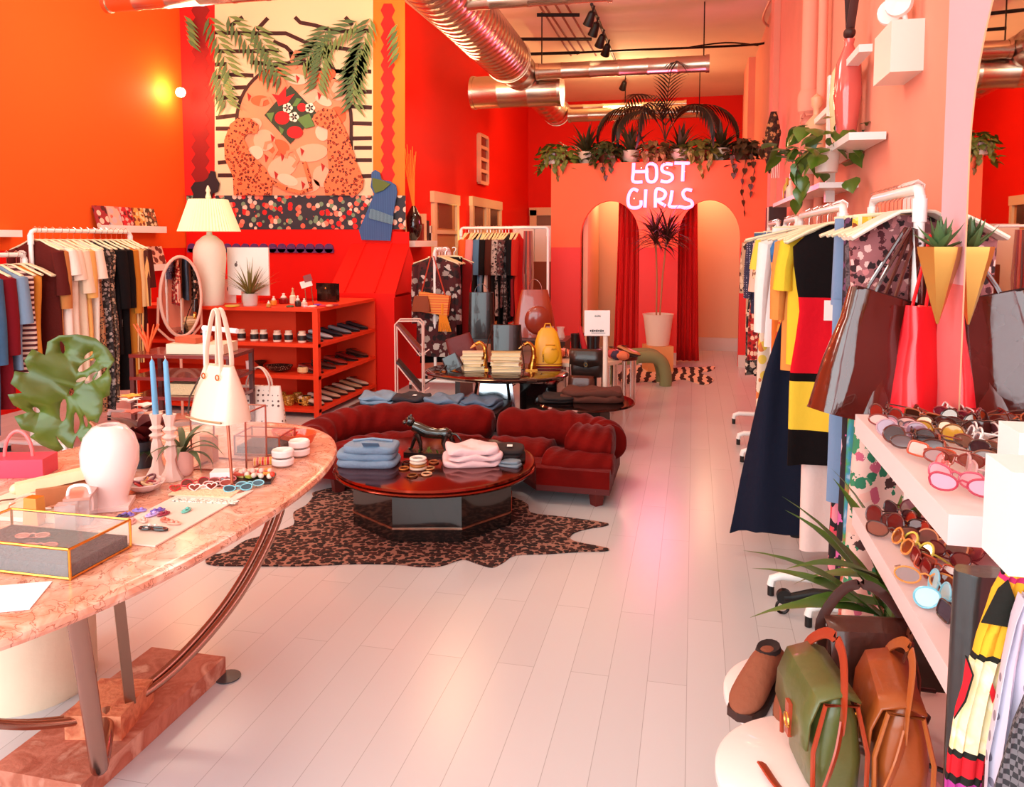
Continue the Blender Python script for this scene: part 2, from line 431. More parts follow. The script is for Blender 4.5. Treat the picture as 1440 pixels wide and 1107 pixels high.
def stroke(pts, w):
    L_, R_ = [], []
    for i, (x, y) in enumerate(pts):
        a = pts[max(0, i - 1)]; b = pts[min(len(pts) - 1, i + 1)]; dx, dy = b[0] - a[0], b[1] - a[1]; l = math.hypot(dx, dy) or 1
        ww = w[i] if isinstance(w, list) else w
        L_.append((x - dy / l * ww, y + dx / l * ww)); R_.append((x + dy / l * ww, y - dx / l * ww))
    return [[L_[i], L_[i + 1], R_[i + 1], R_[i]] for i in range(len(pts) - 1)]
mpoly('cream_ground', [rect(245, -40, 1125, 1088)], 0, mat('#ffd9ae', .7))
mpoly('red_band', [rect(45, -40, 245, 1088)], 0, mat('#e30f08', .7))
mpoly('orange_band', [rect(1125, -40, 1302, 1088)], 0, mat('#ff7a12', .7))
def chain(x, w):
    o = []
    y = 20
    while y < 1040:
        o.append([(x - w * .55, y), (x + w * .55, y), (x + w, y + 38), (x + w * .55, y + 76), (x - w * .55, y + 76), (x - w, y + 38)]); y += 76
    return o
mpoly('zigzag_column', chain(165, 52), 1, mat('#8a0808', .7)); mpoly('zigzag_column', chain(1207, 40), 1, mat('#e21008', .7))
BRN = mat('#3a1410', .7)
br = []
for pts in [[(245, 180), (400, 185), (640, 185), (760, 240), (900, 262), (1100, 290)], [(690, 95), (720, 125), (800, 140), (920, 175), (1115, 170)], [(245, 285), (440, 285), (600, 280)],
            [(570, 230), (640, 260), (680, 300), (750, 345)], [(665, 290), (680, 350)], [(440, 345), (560, 358), (680, 350)], [(245, 360), (310, 355)], [(245, 432), (340, 415), (460, 420)],
            [(340, 488), (420, 485)], [(250, 552), (320, 540), (385, 545)], [(250, 655), (370, 640)], [(250, 715), (330, 715)], [(820, 262), (880, 345), (915, 395), (1115, 398)], [(920, 460), (955, 460)],
            [(960, 510), (1118, 510)], [(985, 590), (1118, 598)], [(1010, 685), (1118, 688)], [(1010, 770), (1118, 768)], [(1020, 822), (1118, 822)], [(1030, 890), (1118, 890)], [(1060, 980), (1118, 978)],
            [(262, 810), (300, 806)], [(262, 905), (310, 900)], [(262, 975), (345, 975)], [(860, 395), (960, 398)], [(330, 145), (400, 95)], [(480, 165), (540, 100)], [(970, 95), (1010, 140)]]:
    mpoly('branch', stroke(pts, 11), 1, BRN)
ac = [(685 + 318 * math.cos(PI - PI * i / 24), 668 - 318 * math.sin(PI * i / 24)) for i in range(25)]
mpoly('arch_outline', stroke([(367, 1085)] + ac + [(1003, 1085)], 9), 3, BRN)
mpoly('arch_ground', [[(372, 1085)] + [(685 + 312 * math.cos(PI - PI * i / 24), 668 - 312 * math.sin(PI * i / 24)) for i in range(25)] + [(998, 1085)]], 2, mat('#f59a70', .7))
fl = [('#f4693c', [(560, 420, 75, 40), (860, 420, 60, 35), (600, 820, 60, 45), (930, 640, 45, 50), (500, 560, 55, 30)]),
      ('#ffb896', [(780, 850, 95, 50), (620, 930, 85, 60), (740, 1030, 90, 45), (760, 540, 70, 45), (930, 500, 50, 60), (450, 700, 60, 40), (520, 780, 60, 60), (840, 980, 50, 60)]),
      ('#ffcdb0', [(650, 1000, 60, 30), (840, 740, 35, 45), (470, 850, 45, 40), (700, 440, 60, 30), (850, 560, 50, 25)])]
for k_, (c, es) in enumerate(fl): mpoly('flamingo_body', [ell(x, y, a, b, 18, random.uniform(-.5, .5)) for x, y, a, b in es], 4 + k_, mat(c, .7), each=True)
nk = []
for x, y, s_ in [(610, 520, 1), (700, 380, -1), (910, 540, -1), (820, 700, -1), (560, 880, 1), (680, 930, 1), (540, 640, 1)]:
    mpoly('flamingo_neck', stroke([(x, y), (x + 30 * s_, y - 45), (x + 5 * s_, y - 95), (x - 30 * s_, y - 85), (x - 38 * s_, y - 50)], 9), 7, mat('#ff9068', .7))
mpoly('flamingo_beak', [[(x, y), (x + 22, y + 18), (x + 8, y + 48)] for x, y in [(565, 440), (695, 415), (815, 510), (425, 515), (555, 745), (720, 820), (835, 905), (520, 855), (725, 1005), (610, 850), (575, 950)]], 8, mat('#b3201a', .7), each=True)
mpoly('diamond', [[(665, 475), (812, 628), (665, 800), (520, 640)]], 8, mat('#2f3f2c', .7))
mpoly('flower_red', [ell(620, 655, 42, 38), ell(690, 735, 44, 34), ell(730, 597, 26, 24), [(560, 520), (600, 530), (640, 480), (640, 540), (690, 520), (650, 570), (600, 590), (590, 560)]], 9, mat('#e3181c', .7), each=True)
for x, y in [(650, 600), (685, 650), (775, 600)]: mpoly('flower_white', [ell(x + 15 * math.cos(t), y + 15 * math.sin(t), 14, 14, 10) for t in [i * 1.257 for i in range(5)]], 10, mat('#fff2dc', .7))
mpoly('flower_leaf', [[(700, 660), (770, 630), (800, 700), (750, 715)], [(530, 630), (575, 625), (560, 680)], [(600, 700), (630, 720), (615, 755)], [(675, 590), (700, 545), (730, 550), (700, 590)]], 9, mat('#5f8a45', .7), each=True)
LEO = pat('leopard', ['#ff7a48', '#5a160c', '#d8501e'], 26, .7)
mpoly('leopard', [[(375, 655), (440, 655), (490, 695), (480, 742), (425, 742), (405, 770), (440, 850), (520, 930), (565, 1000), (558, 1086), (350, 1086), (345, 980), (300, 880), (297, 780), (330, 690)]], 11, LEO)
mpoly('leopard', [[(795, 640), (850, 600), (910, 610), (960, 700), (1000, 790), (1030, 900), (1072, 1000), (1065, 1050), (1030, 1086), (860, 1086), (850, 1020), (880, 950), (870, 860), (872, 720), (820, 700), (790, 665)]], 11, LEO)
mpoly('leopard_tail', stroke([(560, 1010), (640, 1050), (720, 1070), (780, 1050), (770, 1000), (740, 900)], 11), 12, LEO)
mpoly('cobble_band', [rect(88, 1087, 1306, 1275)], 1, pat('cells', ['#30323c', '#ff8a70', '#7a9a78', '#e01818', '#ffd2bc', '#ff6a50'], 15, .7))
def leaf(x, y, a, l, w_=10): 
    dx, dy = math.cos(a), math.sin(a)
    return [(x, y), (x + dx * l * .35 - dy * w_, y + dy * l * .35 + dx * w_), (x + dx * l, y + dy * l), (x + dx * l * .35 + dy * w_, y + dy * l * .35 - dx * w_)]
lv = []
for sx, sy, ax, n, ln in [(70, 60, 1.45, 6, 150), (200, 60, 1.2, 9, 330), (300, 60, .95, 11, 400), (450, 110, 1.1, 9, 330), (250, 350, 1.3, 7, 200), (1120, 70, 1.9, 10, 330), (1060, 100, 2.5, 10, 330), (1090, 200, 1.9, 9, 300), (1040, 250, 1.65, 9, 300), (1260, 100, 1.5, 6, 180), (900, 120, 2.2, 8, 260), (860, 220, 1.75, 8, 230)]:
    for i in range(n):
        t = ln * (i + 1) / n * 1.05; bx, by = sx + math.cos(ax) * t, sy + math.sin(ax) * t
        for s_ in (-1, 1):
            lf = leaf(bx, by, ax + s_ * .7, 112, 11)
            if all(40 < q[0] < 1310 for q in lf): lv.append(lf)
for nm_c, k_, l_ in (('#6f8a4c', 13, lv[::2]), ('#4f6e42', 14, lv[1::2])): mpoly('palm_leaves', l_, k_, mat(nm_c, .7))['kind'] = 'stuff'
# peacocks cut out of board, standing a little proud of the wall (crop frame of the band)
def P5(x, y): return ((x / 3.953 + 220 - 240) * 3.953, (y / 3.953 + 240) * 3.953)
mpoly('peacock', [[P5(*q) for q in [(300, 0), (325, 5), (330, 40), (348, 70), (340, 115), (310, 128), (300, 170), (255, 195), (195, 185), (205, 130), (190, 95), (210, 65), (262, 60), (285, 40)]]], 15, mat('#231a22', .7), d=.012)
mpoly('peacock', [[P5(*q) for q in [(1195, 10), (1215, -5), (1240, 10), (1250, 50), (1300, 60), (1330, 80), (1338, 120), (1318, 230), (1312, 300), (1300, 390), (1140, 385), (1125, 330), (1160, 250), (1210, 130), (1190, 90), (1195, 50)]]], 15, pat('stripev', ['#2c4f86', '#3d6ba0'], 22, .7), d=.012)
mpoly('peacock_wing', [[P5(*q) for q in [(1200, 40), (1260, 55), (1300, 75), (1260, 110), (1215, 125), (1200, 85)]]], 20, mat('#5b7030', .7), d=.008)
mpoly('peacock_tail_band', [[P5(*q) for q in [(1185, 215), (1200, 212), (1318, 255), (1312, 300), (1180, 265)]]], 20, pat('stripev', ['#16304f', '#7fb2c8'], 30, .7), d=.008)
o = M().prism([PY(262, 322, YM - .02), PY(575, 326, YM - .02), PY(575, 420, YM - .02), PY(262, 420, YM - .02)], (0, .012, 0)).build('red_panel', RED, mural)
o = M()
zz = PY(375, 349, YM - .03).z; x0 = PY(266, 349, YM).x; x1 = PY(471, 349, YM).x
o.box(((x0 + x1) / 2, YM - .03, zz - .03), (x1 - x0, .02, .045))
for i in range(16): o.cyl((x0 + (x1 - x0) * (i + .5) / 16, YM - .04, zz), (x0 + (x1 - x0) * (i + .5) / 16, YM - .02, zz), (x1 - x0) / 34, n=10)
tag(o.build('scalloped_trim', mat('#59306a', .6)), 'purple scalloped trim strip on the red wall under the mural', 'trim')

# ---------------------------------------------------------------- neon sign
def nn(cx, cy, k=.05): return PY(750 + cx / 3.953, 130 + cy / 3.953, YF - k)
neon = thing('neon_sign', 'pink glowing neon shop sign in two rows of capital letters', 'sign', (0, 0, 0))
def ns(*pts): return [nn(x, y) for x, y in pts]
def sm(pts, n=5):
    out = []
    P = [Vector(p) for p in pts]
    for i in range(len(P) - 1):
        a = P[max(0, i - 1)]; b = P[i]; c = P[i + 1]; d = P[min(len(P) - 1, i + 2)]
        for k in range(n):
            t = k / n
            out.append(.5 * ((2 * b) + (c - a) * t + (2 * a - 5 * b + 4 * c - d) * t * t + (3 * b - a - 3 * c + d) * t ** 3))
    return out + [P[-1]]
NEON = mat('#ff8cc0', .4, emit=2.6, name='neon_tube')
LET = [[(558, 392), (556, 440), (555, 494), (606, 497)], [(655, 395), (634, 410), (630, 450), (636, 488), (658, 498), (680, 485), (686, 450), (680, 408), (655, 395)],
       [(775, 400), (735, 398), (715, 415), (722, 440), (765, 455), (772, 480), (745, 497), (708, 492)], [(785, 392), (870, 394)], [(834, 396), (830, 494)], [(556, 440), (600, 440), (640, 438)],
       [(582, 548), (556, 538), (535, 560), (526, 600), (535, 635), (570, 642), (596, 630), (598, 600)], [(625, 540), (620, 640)],
       [(678, 640), (682, 545), (712, 540), (735, 560), (722, 590), (690, 600), (735, 632)], [(772, 545), (764, 600), (758, 634), (820, 636)], [(882, 545), (850, 540), (832, 560), (845, 590), (878, 605), (882, 630), (850, 642), (820, 636)]]
for i, p in enumerate(LET):
    M().tube(sm(ns(*p), 4) if len(p) > 2 else ns(*p), .02, 8).build('letter_tube', NEON, neon)
m = M()
for x, y in [(600, 420), (745, 420), (840, 440), (560, 590), (700, 590), (860, 590)]: m.cyl(nn(x, y, .05), nn(x, y, .0), .008, n=6)
m.build('bracket', CHROME, neon)
lamp('neon_glow', 'POINT', nn(705, 520, .35), 45, (1, .2, .42), .3)

# ---------------------------------------------------------------- services under the ceiling
def duct(name, pts, r, label, seg=.35, ribs=True):
    t = thing(name, label, 'duct', pts[0])
    o = Vector(pts[0]); P = [Vector(p) - o for p in pts]
    q = []; rr = []
    for a, b in zip(P[:-1], P[1:]):
        d = b - a; n = max(1, int(d.length / seg))
        for i in range(n):
            for u, dr in ((0, .0), (.86, 0), (.9, .004), (.96, .004)): q.append(a + d * (i + u) / n); rr.append(r + dr)
    q.append(P[-1]); rr.append(r); M().tube(q, rr, 28).build('duct_pipe', DUCT, t, ang=60)
    for e, f_ in ((P[0], P[1]), (P[-1], P[-2])):
        u = (f_ - e).normalized(); M().tube([e - u * .004, e + u * .035], r + .009, 28).build('end_collar', DUCT, t, ang=60)
    return t
# the big trunk runs along the room, branches cross it
xa = -2.0
def top(px, py, z): return PZ(px, py, z)
pa = Vector((-1.98, 2.6, 3.55)); 
m0 = PX(700, 85, -1.65)
trunk = [PZ(628, -40, 3.65), PZ(632, 0, 3.65), PZ(712, 78, 3.65)]
dA = PZ(655, 20, 3.6); dB = PZ(783, 158, 3.6)
dd = (dB - dA)
duct('trunk_duct', [dA - dd * .45, dA + dd * .33], .26, 'big spiral metal air duct, its near half, running down the ceiling', .13)
duct('trunk_duct', [dA + dd * .34, dB], .215, 'far narrower half of the big metal air duct beside the crossing branches', .3)
z_ = 3.85
def cross(px0, px1, py, y, r, label, cap=True):
    a = PY(px0, py, y); b = PY(px1, py, y); b.z = a.z
    return duct('branch_duct', [a, b], r, label, .3)
cross(150, 690, 5, 6.1, .075, 'slim metal branch duct crossing above the mural')
cross(640, 860, 4, 6.4, .07, 'slim metal branch duct at the top edge beside the track lights')
cross(755, 997, 101, 9.6, .095, 'metal branch duct above the palm, ending in a flat cap')
cross(665, 790, 131, 9.9, .2, 'short fat metal duct stub left of the big duct')
cross(800, 988, 163, 12.5, .1, 'lower far metal branch duct behind the palm')
cross(795, 965, 152, 13.2, .05, 'thinnest far metal pipe just above the lower branch duct')
# hanger rods
for (px, y, z0), wl in zip(((990, 9.6, 3.5), (762, 9.6, 3.5), (727, 6.4, 3.9), (836, 6.4, 3.9), (985, 12.5, 3.3), (880, 13.2, 3.5)), ('at the right end of the duct above the palm', 'at the left end of the duct above the palm', 'left of the conduit bundle', 'beside the track lights', 'over the end of the lowest far duct', 'over the thinnest far pipe')):
    a = PY(px, 60, y); o = M().cyl((a.x, y, z0 + .1), (a.x, y, HC), .008, n=6).build('hanger_rod', DARKMETAL); tag(o, 'thin hanger rod ' + wl, 'rod', 'hanger rods under the ceiling')
# bundle of conduits
for i, (u0, u1) in enumerate([((757, 5), (803, 78)), ((764, 5), (812, 76)), ((780, 5), (822, 74)), ((795, 5), (838, 78))]):
    o = M().cyl(PZ(u0[0], u0[1], 4.2), PZ(u1[0], u1[1], 4.2), .014, n=6).build('conduit', mat('#8c2a18', .5)); tag(o, ['leftmost', 'second from left', 'third from left', 'rightmost'][i] + ' thin red-brown conduit of the four on the ceiling', 'pipe', 'conduits in the ceiling bundle')
for a, b, wl in (((755, 21), (815, 21), 'nearest'), ((722, 55), (832, 55), 'middle'), ((742, 76), (815, 74), 'farthest')):
    o = M().cyl(PZ(a[0], a[1], 4.12), PZ(b[0], b[1], 4.12), .022, n=8).build('strut', DARKMETAL); tag(o, wl + ' dark metal strut across the ceiling under the conduits', 'strut', 'ceiling struts')
m = M(); m.tube(sm([PZ(815, 74, 4.1), PZ(900, 70, 4.12), PZ(1000, 66, 4.1), PZ(1068, 62, 4.12), PZ(1084, 56, 4.16)], 4), .016, 6); m.tube(sm([PZ(960, 68, 4.08), PZ(1020, 60, 4.08), PZ(1066, 64, 4.08)], 4), .01, 6)
tag(m.build('cable_run', DARKMETAL), 'dark cable run crossing the ceiling to the right wall', 'cable')
m = M().tube(sm([PZ(1083, 0, 4.22), PZ(1073, 24, 4.22), PZ(1077, 34, 4.2), PZ(1084, 38, 4.17)], 4), .015, 6)
tag(m.build('bent_conduit', mat('#d9a088', .3, metal=.5)), 'bent pale conduit where ceiling meets right wall', 'pipe')
# track lights
trk = M().cyl(PZ(832, 6, 4.2), PZ(868, 92, 4.2), .02, n=8); tag(trk.build('light_track', BLACK), 'black ceiling track that carries the spotlights', 'track')
spot0 = thing('spotlight', 'x', 'light', (0, 0, 0), 0, 'black track spotlights')
M().tube([(0, 0, .0), (0, 0, -.08)], .012, 6).build('arm', BLACK, spot0)
M().lathe([(.03, 0), (.042, -.02), (.055, -.12), (.062, -.16)], (0, 0, -.07), 16).build('housing', BLACK, spot0)
M().lathe([(0.0, -.166), (.052, -.168)], (0, 0, -.06), 16).build('bulb_face', mat('#ffe6cf', .4, emit=5), spot0)
for i, ((px, py), w_) in enumerate(zip([(836, 14), (842, 30), (850, 48), (857, 62), (880, 116)], ['nearest on the track', 'second on the track', 'third on the track', 'fourth, by the dark cable', 'by itself far back above the palm'])):
    p = PZ(px, py - 6, 4.18 if i < 4 else 4.285)
    lb = 'black spotlight with lit bulb, ' + w_
    if i == 0: spot0.location = p; spot0['label'] = lb; spot0.rotation_euler = (.5, .45, 0); s_ = spot0
    else: s_ = cp(spot0, p, label=lb); s_.rotation_euler = (.4 + .1 * i, .45, 0)
# little wall lamp, uplight
o = M().ball(PY(254, 130, 8.15), .055).build('wall_lamp', mat('#ffd9a0', .4, emit=30)); tag(o, 'small glowing round bulb high at the left edge of the mural', 'light')
lamp('wall_lamp_glow', 'POINT', PY(254, 130, 8.15) + Vector((-.02, -.1, 0)), 22, (1, .7, .35), .06)
# ================================================================ helpers for small goods
def lathe_thing(name, label, cat, loc, prof, mt, part, n=24, group=None, **k):
    o = M().lathe(prof, n=n, **k).build(name, mt); o.location = loc; return tag(o, label, cat, group)
def blob(name, label, cat, loc, r, mt, group=None, rz=0, fn=None, rot=None):
    o = M().ball((0, 0, r[2]), r, 16, 10, fn).build(name, mt); o.location = loc; o.rotation_euler = rot or (0, 0, rz); return tag(o, label, cat, group)
def blade(m, base, yaw, pitch, L, w, droop=.6, n=6, fold=.25, twist=0):
    """a strap leaf: starts at base, leans out and droops"""
    p = Vector(base); rows = []; d = pitch
    side = Vector((-math.sin(yaw), math.cos(yaw), 0))
    for i in range(n + 1):
        t = i / n; ww = w * (math.sin(PI * min(1, t * .85 + .15)) ** .7 if t < 1 else 0) * (1 if t < .5 else (1 - (t - .5) * 1.6) + .0)
        ww = max(ww, .0006)
        up = Vector((-math.sin(d) * math.cos(yaw), -math.sin(d) * math.sin(yaw), math.cos(d)))
        rows.append([p - side * ww + up * ww * fold, p + up * 0, p + side * ww + up * ww * fold])
        p = p + Vector((math.cos(d) * math.cos(yaw), math.cos(d) * math.sin(yaw), math.sin(d))) * (L / n)
        d -= droop / n * (1 + t)
    m.grid(rows)
def spiky(name, label, loc, pot, n, L, w, leafm, potm, pr_=(.05, .06, .09), droop=.8, pmin=.3, pmax=1.45, cat='plant', stem=0, group=None, rnd=None, clear=False):
    rg = random.Random(rnd or n)
    t = thing(name, label, cat, loc, 0, group)
    r0, r1, h = pr_
    if pot:
        M().lathe([(r0, 0), (r1, h * .5), (r1, h), (r1 * .88, h), (r1 * .85, h * .85), (0, h * .85)], n=20).build('pot', potm, t)
        if not clear: M().lathe([(r1 * .84, h * .88), (0, h * .9)], n=14).build('soil', SOIL, t)
    m = M()
    for i in range(n):
        a = 2 * PI * i / n * 2.4 + rg.uniform(-.3, .3); q = pmin + (pmax - pmin) * rg.random()
        blade(m, (.01 * math.cos(a), .01 * math.sin(a), (h if pot else 0) * .85 + stem), a, q, L * rg.uniform(.65, 1.05), w, droop * (1.2 - q / 2))
    m.build('leaves', leafm, t)
    if stem: M().tube([(0, 0, h * .8), (.01, 0, h * .8 + stem)], .008, 6).build('stem', mat('#8a6a40', .7), t)
    return t

# ---------------------------------------------------------------- red shelf counter
CT = .95; CF = 6.2; CXR = -3.14; CXL = -4.95; CB = 7.45
ORC = mat((.86, .05, .012), .55, bump=.05, bs=10, spec=.2)
counter = thing('shelf_counter', 'red painted corner counter with open shelves of jars, mugs and shoes', 'counter', (CXR, CF, 0))
def cbx(x0, x1, y0, y1, z0, z1, name, mt=ORC): return M().box(((x0 + x1) / 2 - CXR, (y0 + y1) / 2 - CF, (z0 + z1) / 2), (x1 - x0, y1 - y0, z1 - z0)).build(name, mt, counter, smooth=False)
SH = [.955, .645, .365, .075]
for i, z in enumerate(SH):
    m = M(); t_ = .03
    m.prism([(CXL - CXR, 0, z - t_), (0, 0, z - t_), (0, CB - CF, z - t_), (-.42, CB - CF, z - t_), (-.42, .4, z - t_), (CXL - CXR, .4, z - t_)], (0, 0, t_))
    m.build('worktop' if i == 0 else 'shelf', ORC, counter, smooth=False)
cbx(CXR - .05, CXR, CF + .002, CF + .05, 0, .925, 'post'); cbx(CXL, CXL + .03, CF + .002, CF + .4, 0, .925, 'side_panel')
cbx(CXL, CXR - .42, CF + .4, CF + .42, 0, .925, 'back_panel'); cbx(CXR - .44, CXR - .42, CF + .42, CB, 0, .925, 'back_panel')
cbx(CXR - .42, CXR, CB, CB + .02, 0, .925, 'side_panel')
# red boxed stair end beside the counter
t = thing('stair_box', 'red panelled box with sloping lid at the right of the counter', 'box', (-3.3, 7.6, 0))
q = lambda x, y, z: (x + 3.3, y - 7.6, z)
M().prism([q(-3.68, 7.5, 1.0), q(-2.94, 7.5, 1.0), q(-2.94, 7.9, 1.0), q(-3.1, 8.36, 1.5), q(-3.8, 8.36, 1.5)][:2] + [q(-3.1, 8.36, 1.5), q(-3.8, 8.36, 1.5)], (0, 0, -.04)).build('lid', RED, t, smooth=False)
M().prism([q(-2.96, 7.5, .98), q(-2.96, 8.36, 1.0), q(-3.1, 8.36, 1.47)], (-.03, 0, 0)).build('side_panel', RED, t, smooth=False)
M().box((0, .3, .48), (.7, .8, .96)).build('body', RED, t, smooth=False)
for k_ in (.25, .7):
    a = Vector(q(-3.68, 7.5, 1.0)).lerp(Vector(q(-2.94, 7.5, 1.0)), k_); b = Vector(q(-3.8, 8.36, 1.5)).lerp(Vector(q(-3.1, 8.36, 1.5)), k_)
    M().tube([a + Vector((0, 0, .01)), b + Vector((0, 0, .01))], .008, 4).build('batten', RED, t)

# ---- lamp
lt = thing('table_lamp', 'white plaster table lamp with pleated cream shade, lit, on the red counter', 'lamp', (*PZ(297, 429, .955)[:2], .955))
M().lathe([(.105, 0), (.115, .02), (.12, .15), (.142, .42), (.14, .5), (.115, .57), (.06, .62), (.025, .635), (.022, .68)], n=28, wob=lambda g, z: .02 * math.sin(3 * g + z * 20)).build('base', mat('#f3e2cc', .8, bump=.5, bs=12), lt)
M().lathe([(.265 - .1 * i / 8, .665 + .285 * i / 8) for i in range(9)], n=120, wob=lambda g, z: .022 * (1 if int(g / (2 * PI) * 120 + .5) % 2 else -1)).build('lamp_shade', mat('#ffe9b8', .8, emit=.35), lt, smooth=False)
M().lathe([(.012, .95), (.026, .97), (.014, 1.01), (.022, 1.03), (.006, 1.075)], n=12).build('finial', CREAM, lt)
p = lt.location + Vector((0, 0, .78)); lamp('table_lamp_bulb', 'POINT', p, 9, (1, .72, .38), .05)

# ---- oval mirror on its stand
mz = thing('oval_mirror', 'oval standing mirror in a pale pink frame left of the table lamp', 'mirror', (-4.27, 5.93, 0), math.atan2(.9, .42))
el = [(.185 * math.cos(a), 0, 1.06 + .34 * math.sin(a)) for a in [2 * PI * i / 40 for i in range(40)]]
M().tube(el, .014, 8, close=True).build('frame', mat('#f3b8a4', .4), mz)
M().prism([(p_[0] * .97, -.004, (p_[2] - 1.06) * .98 + 1.06) for p_ in el], (0, .006, 0)).build('glass', mat('#f4e8e4', .01, metal=1), mz, smooth=False)
M().tube([(-.19, .02, 1.06), (-.2, .03, .8), (-.1, .03, .7), (0, .03, .66), (.1, .03, .7), (.2, .03, .8), (.19, .02, 1.06)], .011, 8).cyl((0, .03, .66), (0, .03, .02), .012).lathe([(.16, 0), (.16, .015), (.03, .03)], (0, .03, 0)).build('stand', mat('#f3a890', .4), mz)

# ---- computer screen, plant, trinkets
t = thing('computer_monitor', 'white back of a computer screen behind the spiky plant', 'monitor', (*PZ(338, 432, .955)[:2], .955)); t.location.y += .34; t.location.x -= .12
M().box((0, 0, .3), (.42, .02, .44)).build('screen_back', mat('#fdf3ea', .3), t); M().box((0, .02, .06), (.12, .1, .12)).box((0, .04, .006), (.18, .16, .012)).build('foot', CHROME, t)
M().ball((-.12, -.011, .36), (.016, .003, .018)).ball((-.112, -.011, .385), (.006, .003, .008)).build('logo', mat('#6b5a55', .3), t)
spiky('spiky_plant', 'spiky green plant in a clear glass pot on the counter by the lamp', (*PZ(352, 430, .955)[:2], .955), True, 46, .34, .009, mat('#7a6a2e', .5, var=.3, vs=14), mat('#f0e2da', .1, alpha=.55), (.06, .066, .11), .35, .5, 1.5)
def onct(px, py): v = PZ(px, py, .957); return Vector((v.x, v.y, .957))
t = thing('greeting_card', 'white card with a round black mark leaning beside the lamp', 'card', onct(324, 426)); M().box((0, .0, .11), (.12, .006, .22)).build('card_sheet', mat('#fdf0e4', .6), t); M().ball((0, -.004, .13), (.03, .002, .03)).build('mark', mat('#4a3a34', .5), t)
tag(M().lathe([(.0, 0), (.06, 0), (.065, .012), (0, .012)], n=20).build('yellow_dish', mat('#f0c23a', .4)), 'flat yellow dish on the counter in front of the card', 'dish'); bpy.data.objects['yellow_dish'].location = onct(327, 431)
items = [(385, 429, 'amber_jar', 'small amber glass pot beside the plant', '#e08a30', .03, .05), (399, 427, 'perfume_bottle', 'clear bottle with deep red liquid and stopper on the counter', '#8a0f14', .045, .06), (412, 427, 'cream_jar', 'cream lidded jar on the counter behind the red bottle', '#f3dcc0', .03, .09),
         (419, 431, 'dark_jar', 'dark little jar with pale lid on the counter', '#3a2420', .028, .06), (428, 431, 'pink_jar', 'small pale pink pot at the middle of the counter', '#f3c0b0', .028, .045), (378, 432, 'brass_pot', 'tiny brass pot at the counter edge', '#c98a3a', .022, .035), (470, 424, 'coral_box', 'little coral trinket box at the right end of the counter', '#ff9a78', .035, .05)]
for px, py, nm, lb, c, r, h in items:
    t = thing(nm, lb, 'jar', onct(px, py)); M().lathe([(r * .9, 0), (r, h * .2), (r, h * .75), (r * .6, h * .9)], n=16).build('body', mat(c, .2, coat=.3), t)
    M().lathe([(r * .55, h * .85), (r * .6, h * 1.05), (r * .25, h * 1.3), (r * .35, h * 1.55), (0, h * 1.65)], n=12).build('lid', mat('#f6e6d8' if c != '#f3dcc0' else '#caa27a', .3), t)
t = thing('card_stand', 'slim chrome stand holding a small dark card on the counter', 'stand', onct(436, 431), .3)
M().tube([(-.03, 0, 0), (-.045, .0, .2)], .004, 6).tube([(.03, 0, 0), (.01, 0, .2)], .004, 6).box((0, 0, .004), (.1, .06, .008)).build('stand_frame', CHROME, t)
M().box((-.03, 0, .2), (.1, .008, .06), m=Matrix.Rotation(-.3, 3, 'Y')).build('card_sheet', mat('#f6e0d2', .5), t); M().box((-.015, -.005, .25), (.07, .008, .06), m=Matrix.Rotation(-.3, 3, 'Y')).build('card_top', mat('#8a2a20', .5), t)
t = thing('black_purse', 'glossy black patent purse standing on the counter', 'bag', onct(457, 425), -.1)
M().box((0, .06, .09), (.2, .07, .17)).build('body', mat('#140a0a', .15, coat=.6), t, smooth=False); M().box((0, .022, .15), (.21, .012, .06)).build('flap', mat('#1c0d0d', .15, coat=.6), t); M().ball((0, .015, .13), .01).build('clasp', BRASS, t)
for i, (px, py, c, lb) in enumerate([(447, 430, '#7a3ab0', 'violet'), (455, 431, '#d03050', 'pink-red'), (463, 431, '#f0a080', 'peach'), (440, 432, '#f3e0d0', 'cream'), (471, 430, '#b02838', 'dark red'), (408, 432, '#4f6a48', 'green')]):
    o = M().tube([(.028 * math.cos(a), .028 * math.sin(a), .008) for a in [2 * PI * k / 12 for k in range(12)]], .008, 6, close=True).build('bracelet', mat(c, .3)); o.location = onct(px, py); tag(o, lb + ' ring bracelet lying on the counter top near the black purse', 'bracelet', 'bracelets on the counter')

# ---- goods on the counter shelves
def on_shelf(px, z, dy=.0): v = PZ(px, 400, .6); x = PY(px, 480, CF + .1 + dy).x; return Vector((x, CF + .1 + dy, z))
for i, px in enumerate([254, 270, 288, 340, 358, 371, 390, 406, 425]):
    o0 = thing('candle_jar', '%s jar candle with black label on the upper counter shelf' % ['leftmost, behind the mirror,', 'second, behind the mirror,', 'third, left of the bag,', 'fourth, right of the bag handles,', 'fifth', 'sixth', 'seventh', 'eighth', 'last, rightmost'][i], 'candle', on_shelf(px, .646, .02 * (i % 2)), 0, 'candle jars on the counter shelf')
    M().lathe([(.034, 0), (.036, .01), (.036, .07), (.028, .08)], n=16).build('jar', mat('#f3d8c4', .2), o0)
    M().lathe([(.0365, .018), (.037, .018), (.037, .062), (.0365, .062)], n=16).build('label_band', mat('#2a1c1a', .5), o0); M().lathe([(.03, .08), (.03, .1), (0, .1)], n=14).build('lid', mat('#e8c8b0', .3), o0)
tag(M().lathe([(.02, 0), (.1, .02), (.13, .06), (.125, .06), (.09, .03), (0, .02)], n=24, sy=.7).build('spotted_bowl', pat('dots', ['#2a1410', '#f3d0b0', '#f3d0b0'], 60, .3)), 'wide dark spotted bowl on the middle counter shelf', 'bowl'); bpy.data.objects['spotted_bowl'].location = on_shelf(392, .366, .06)
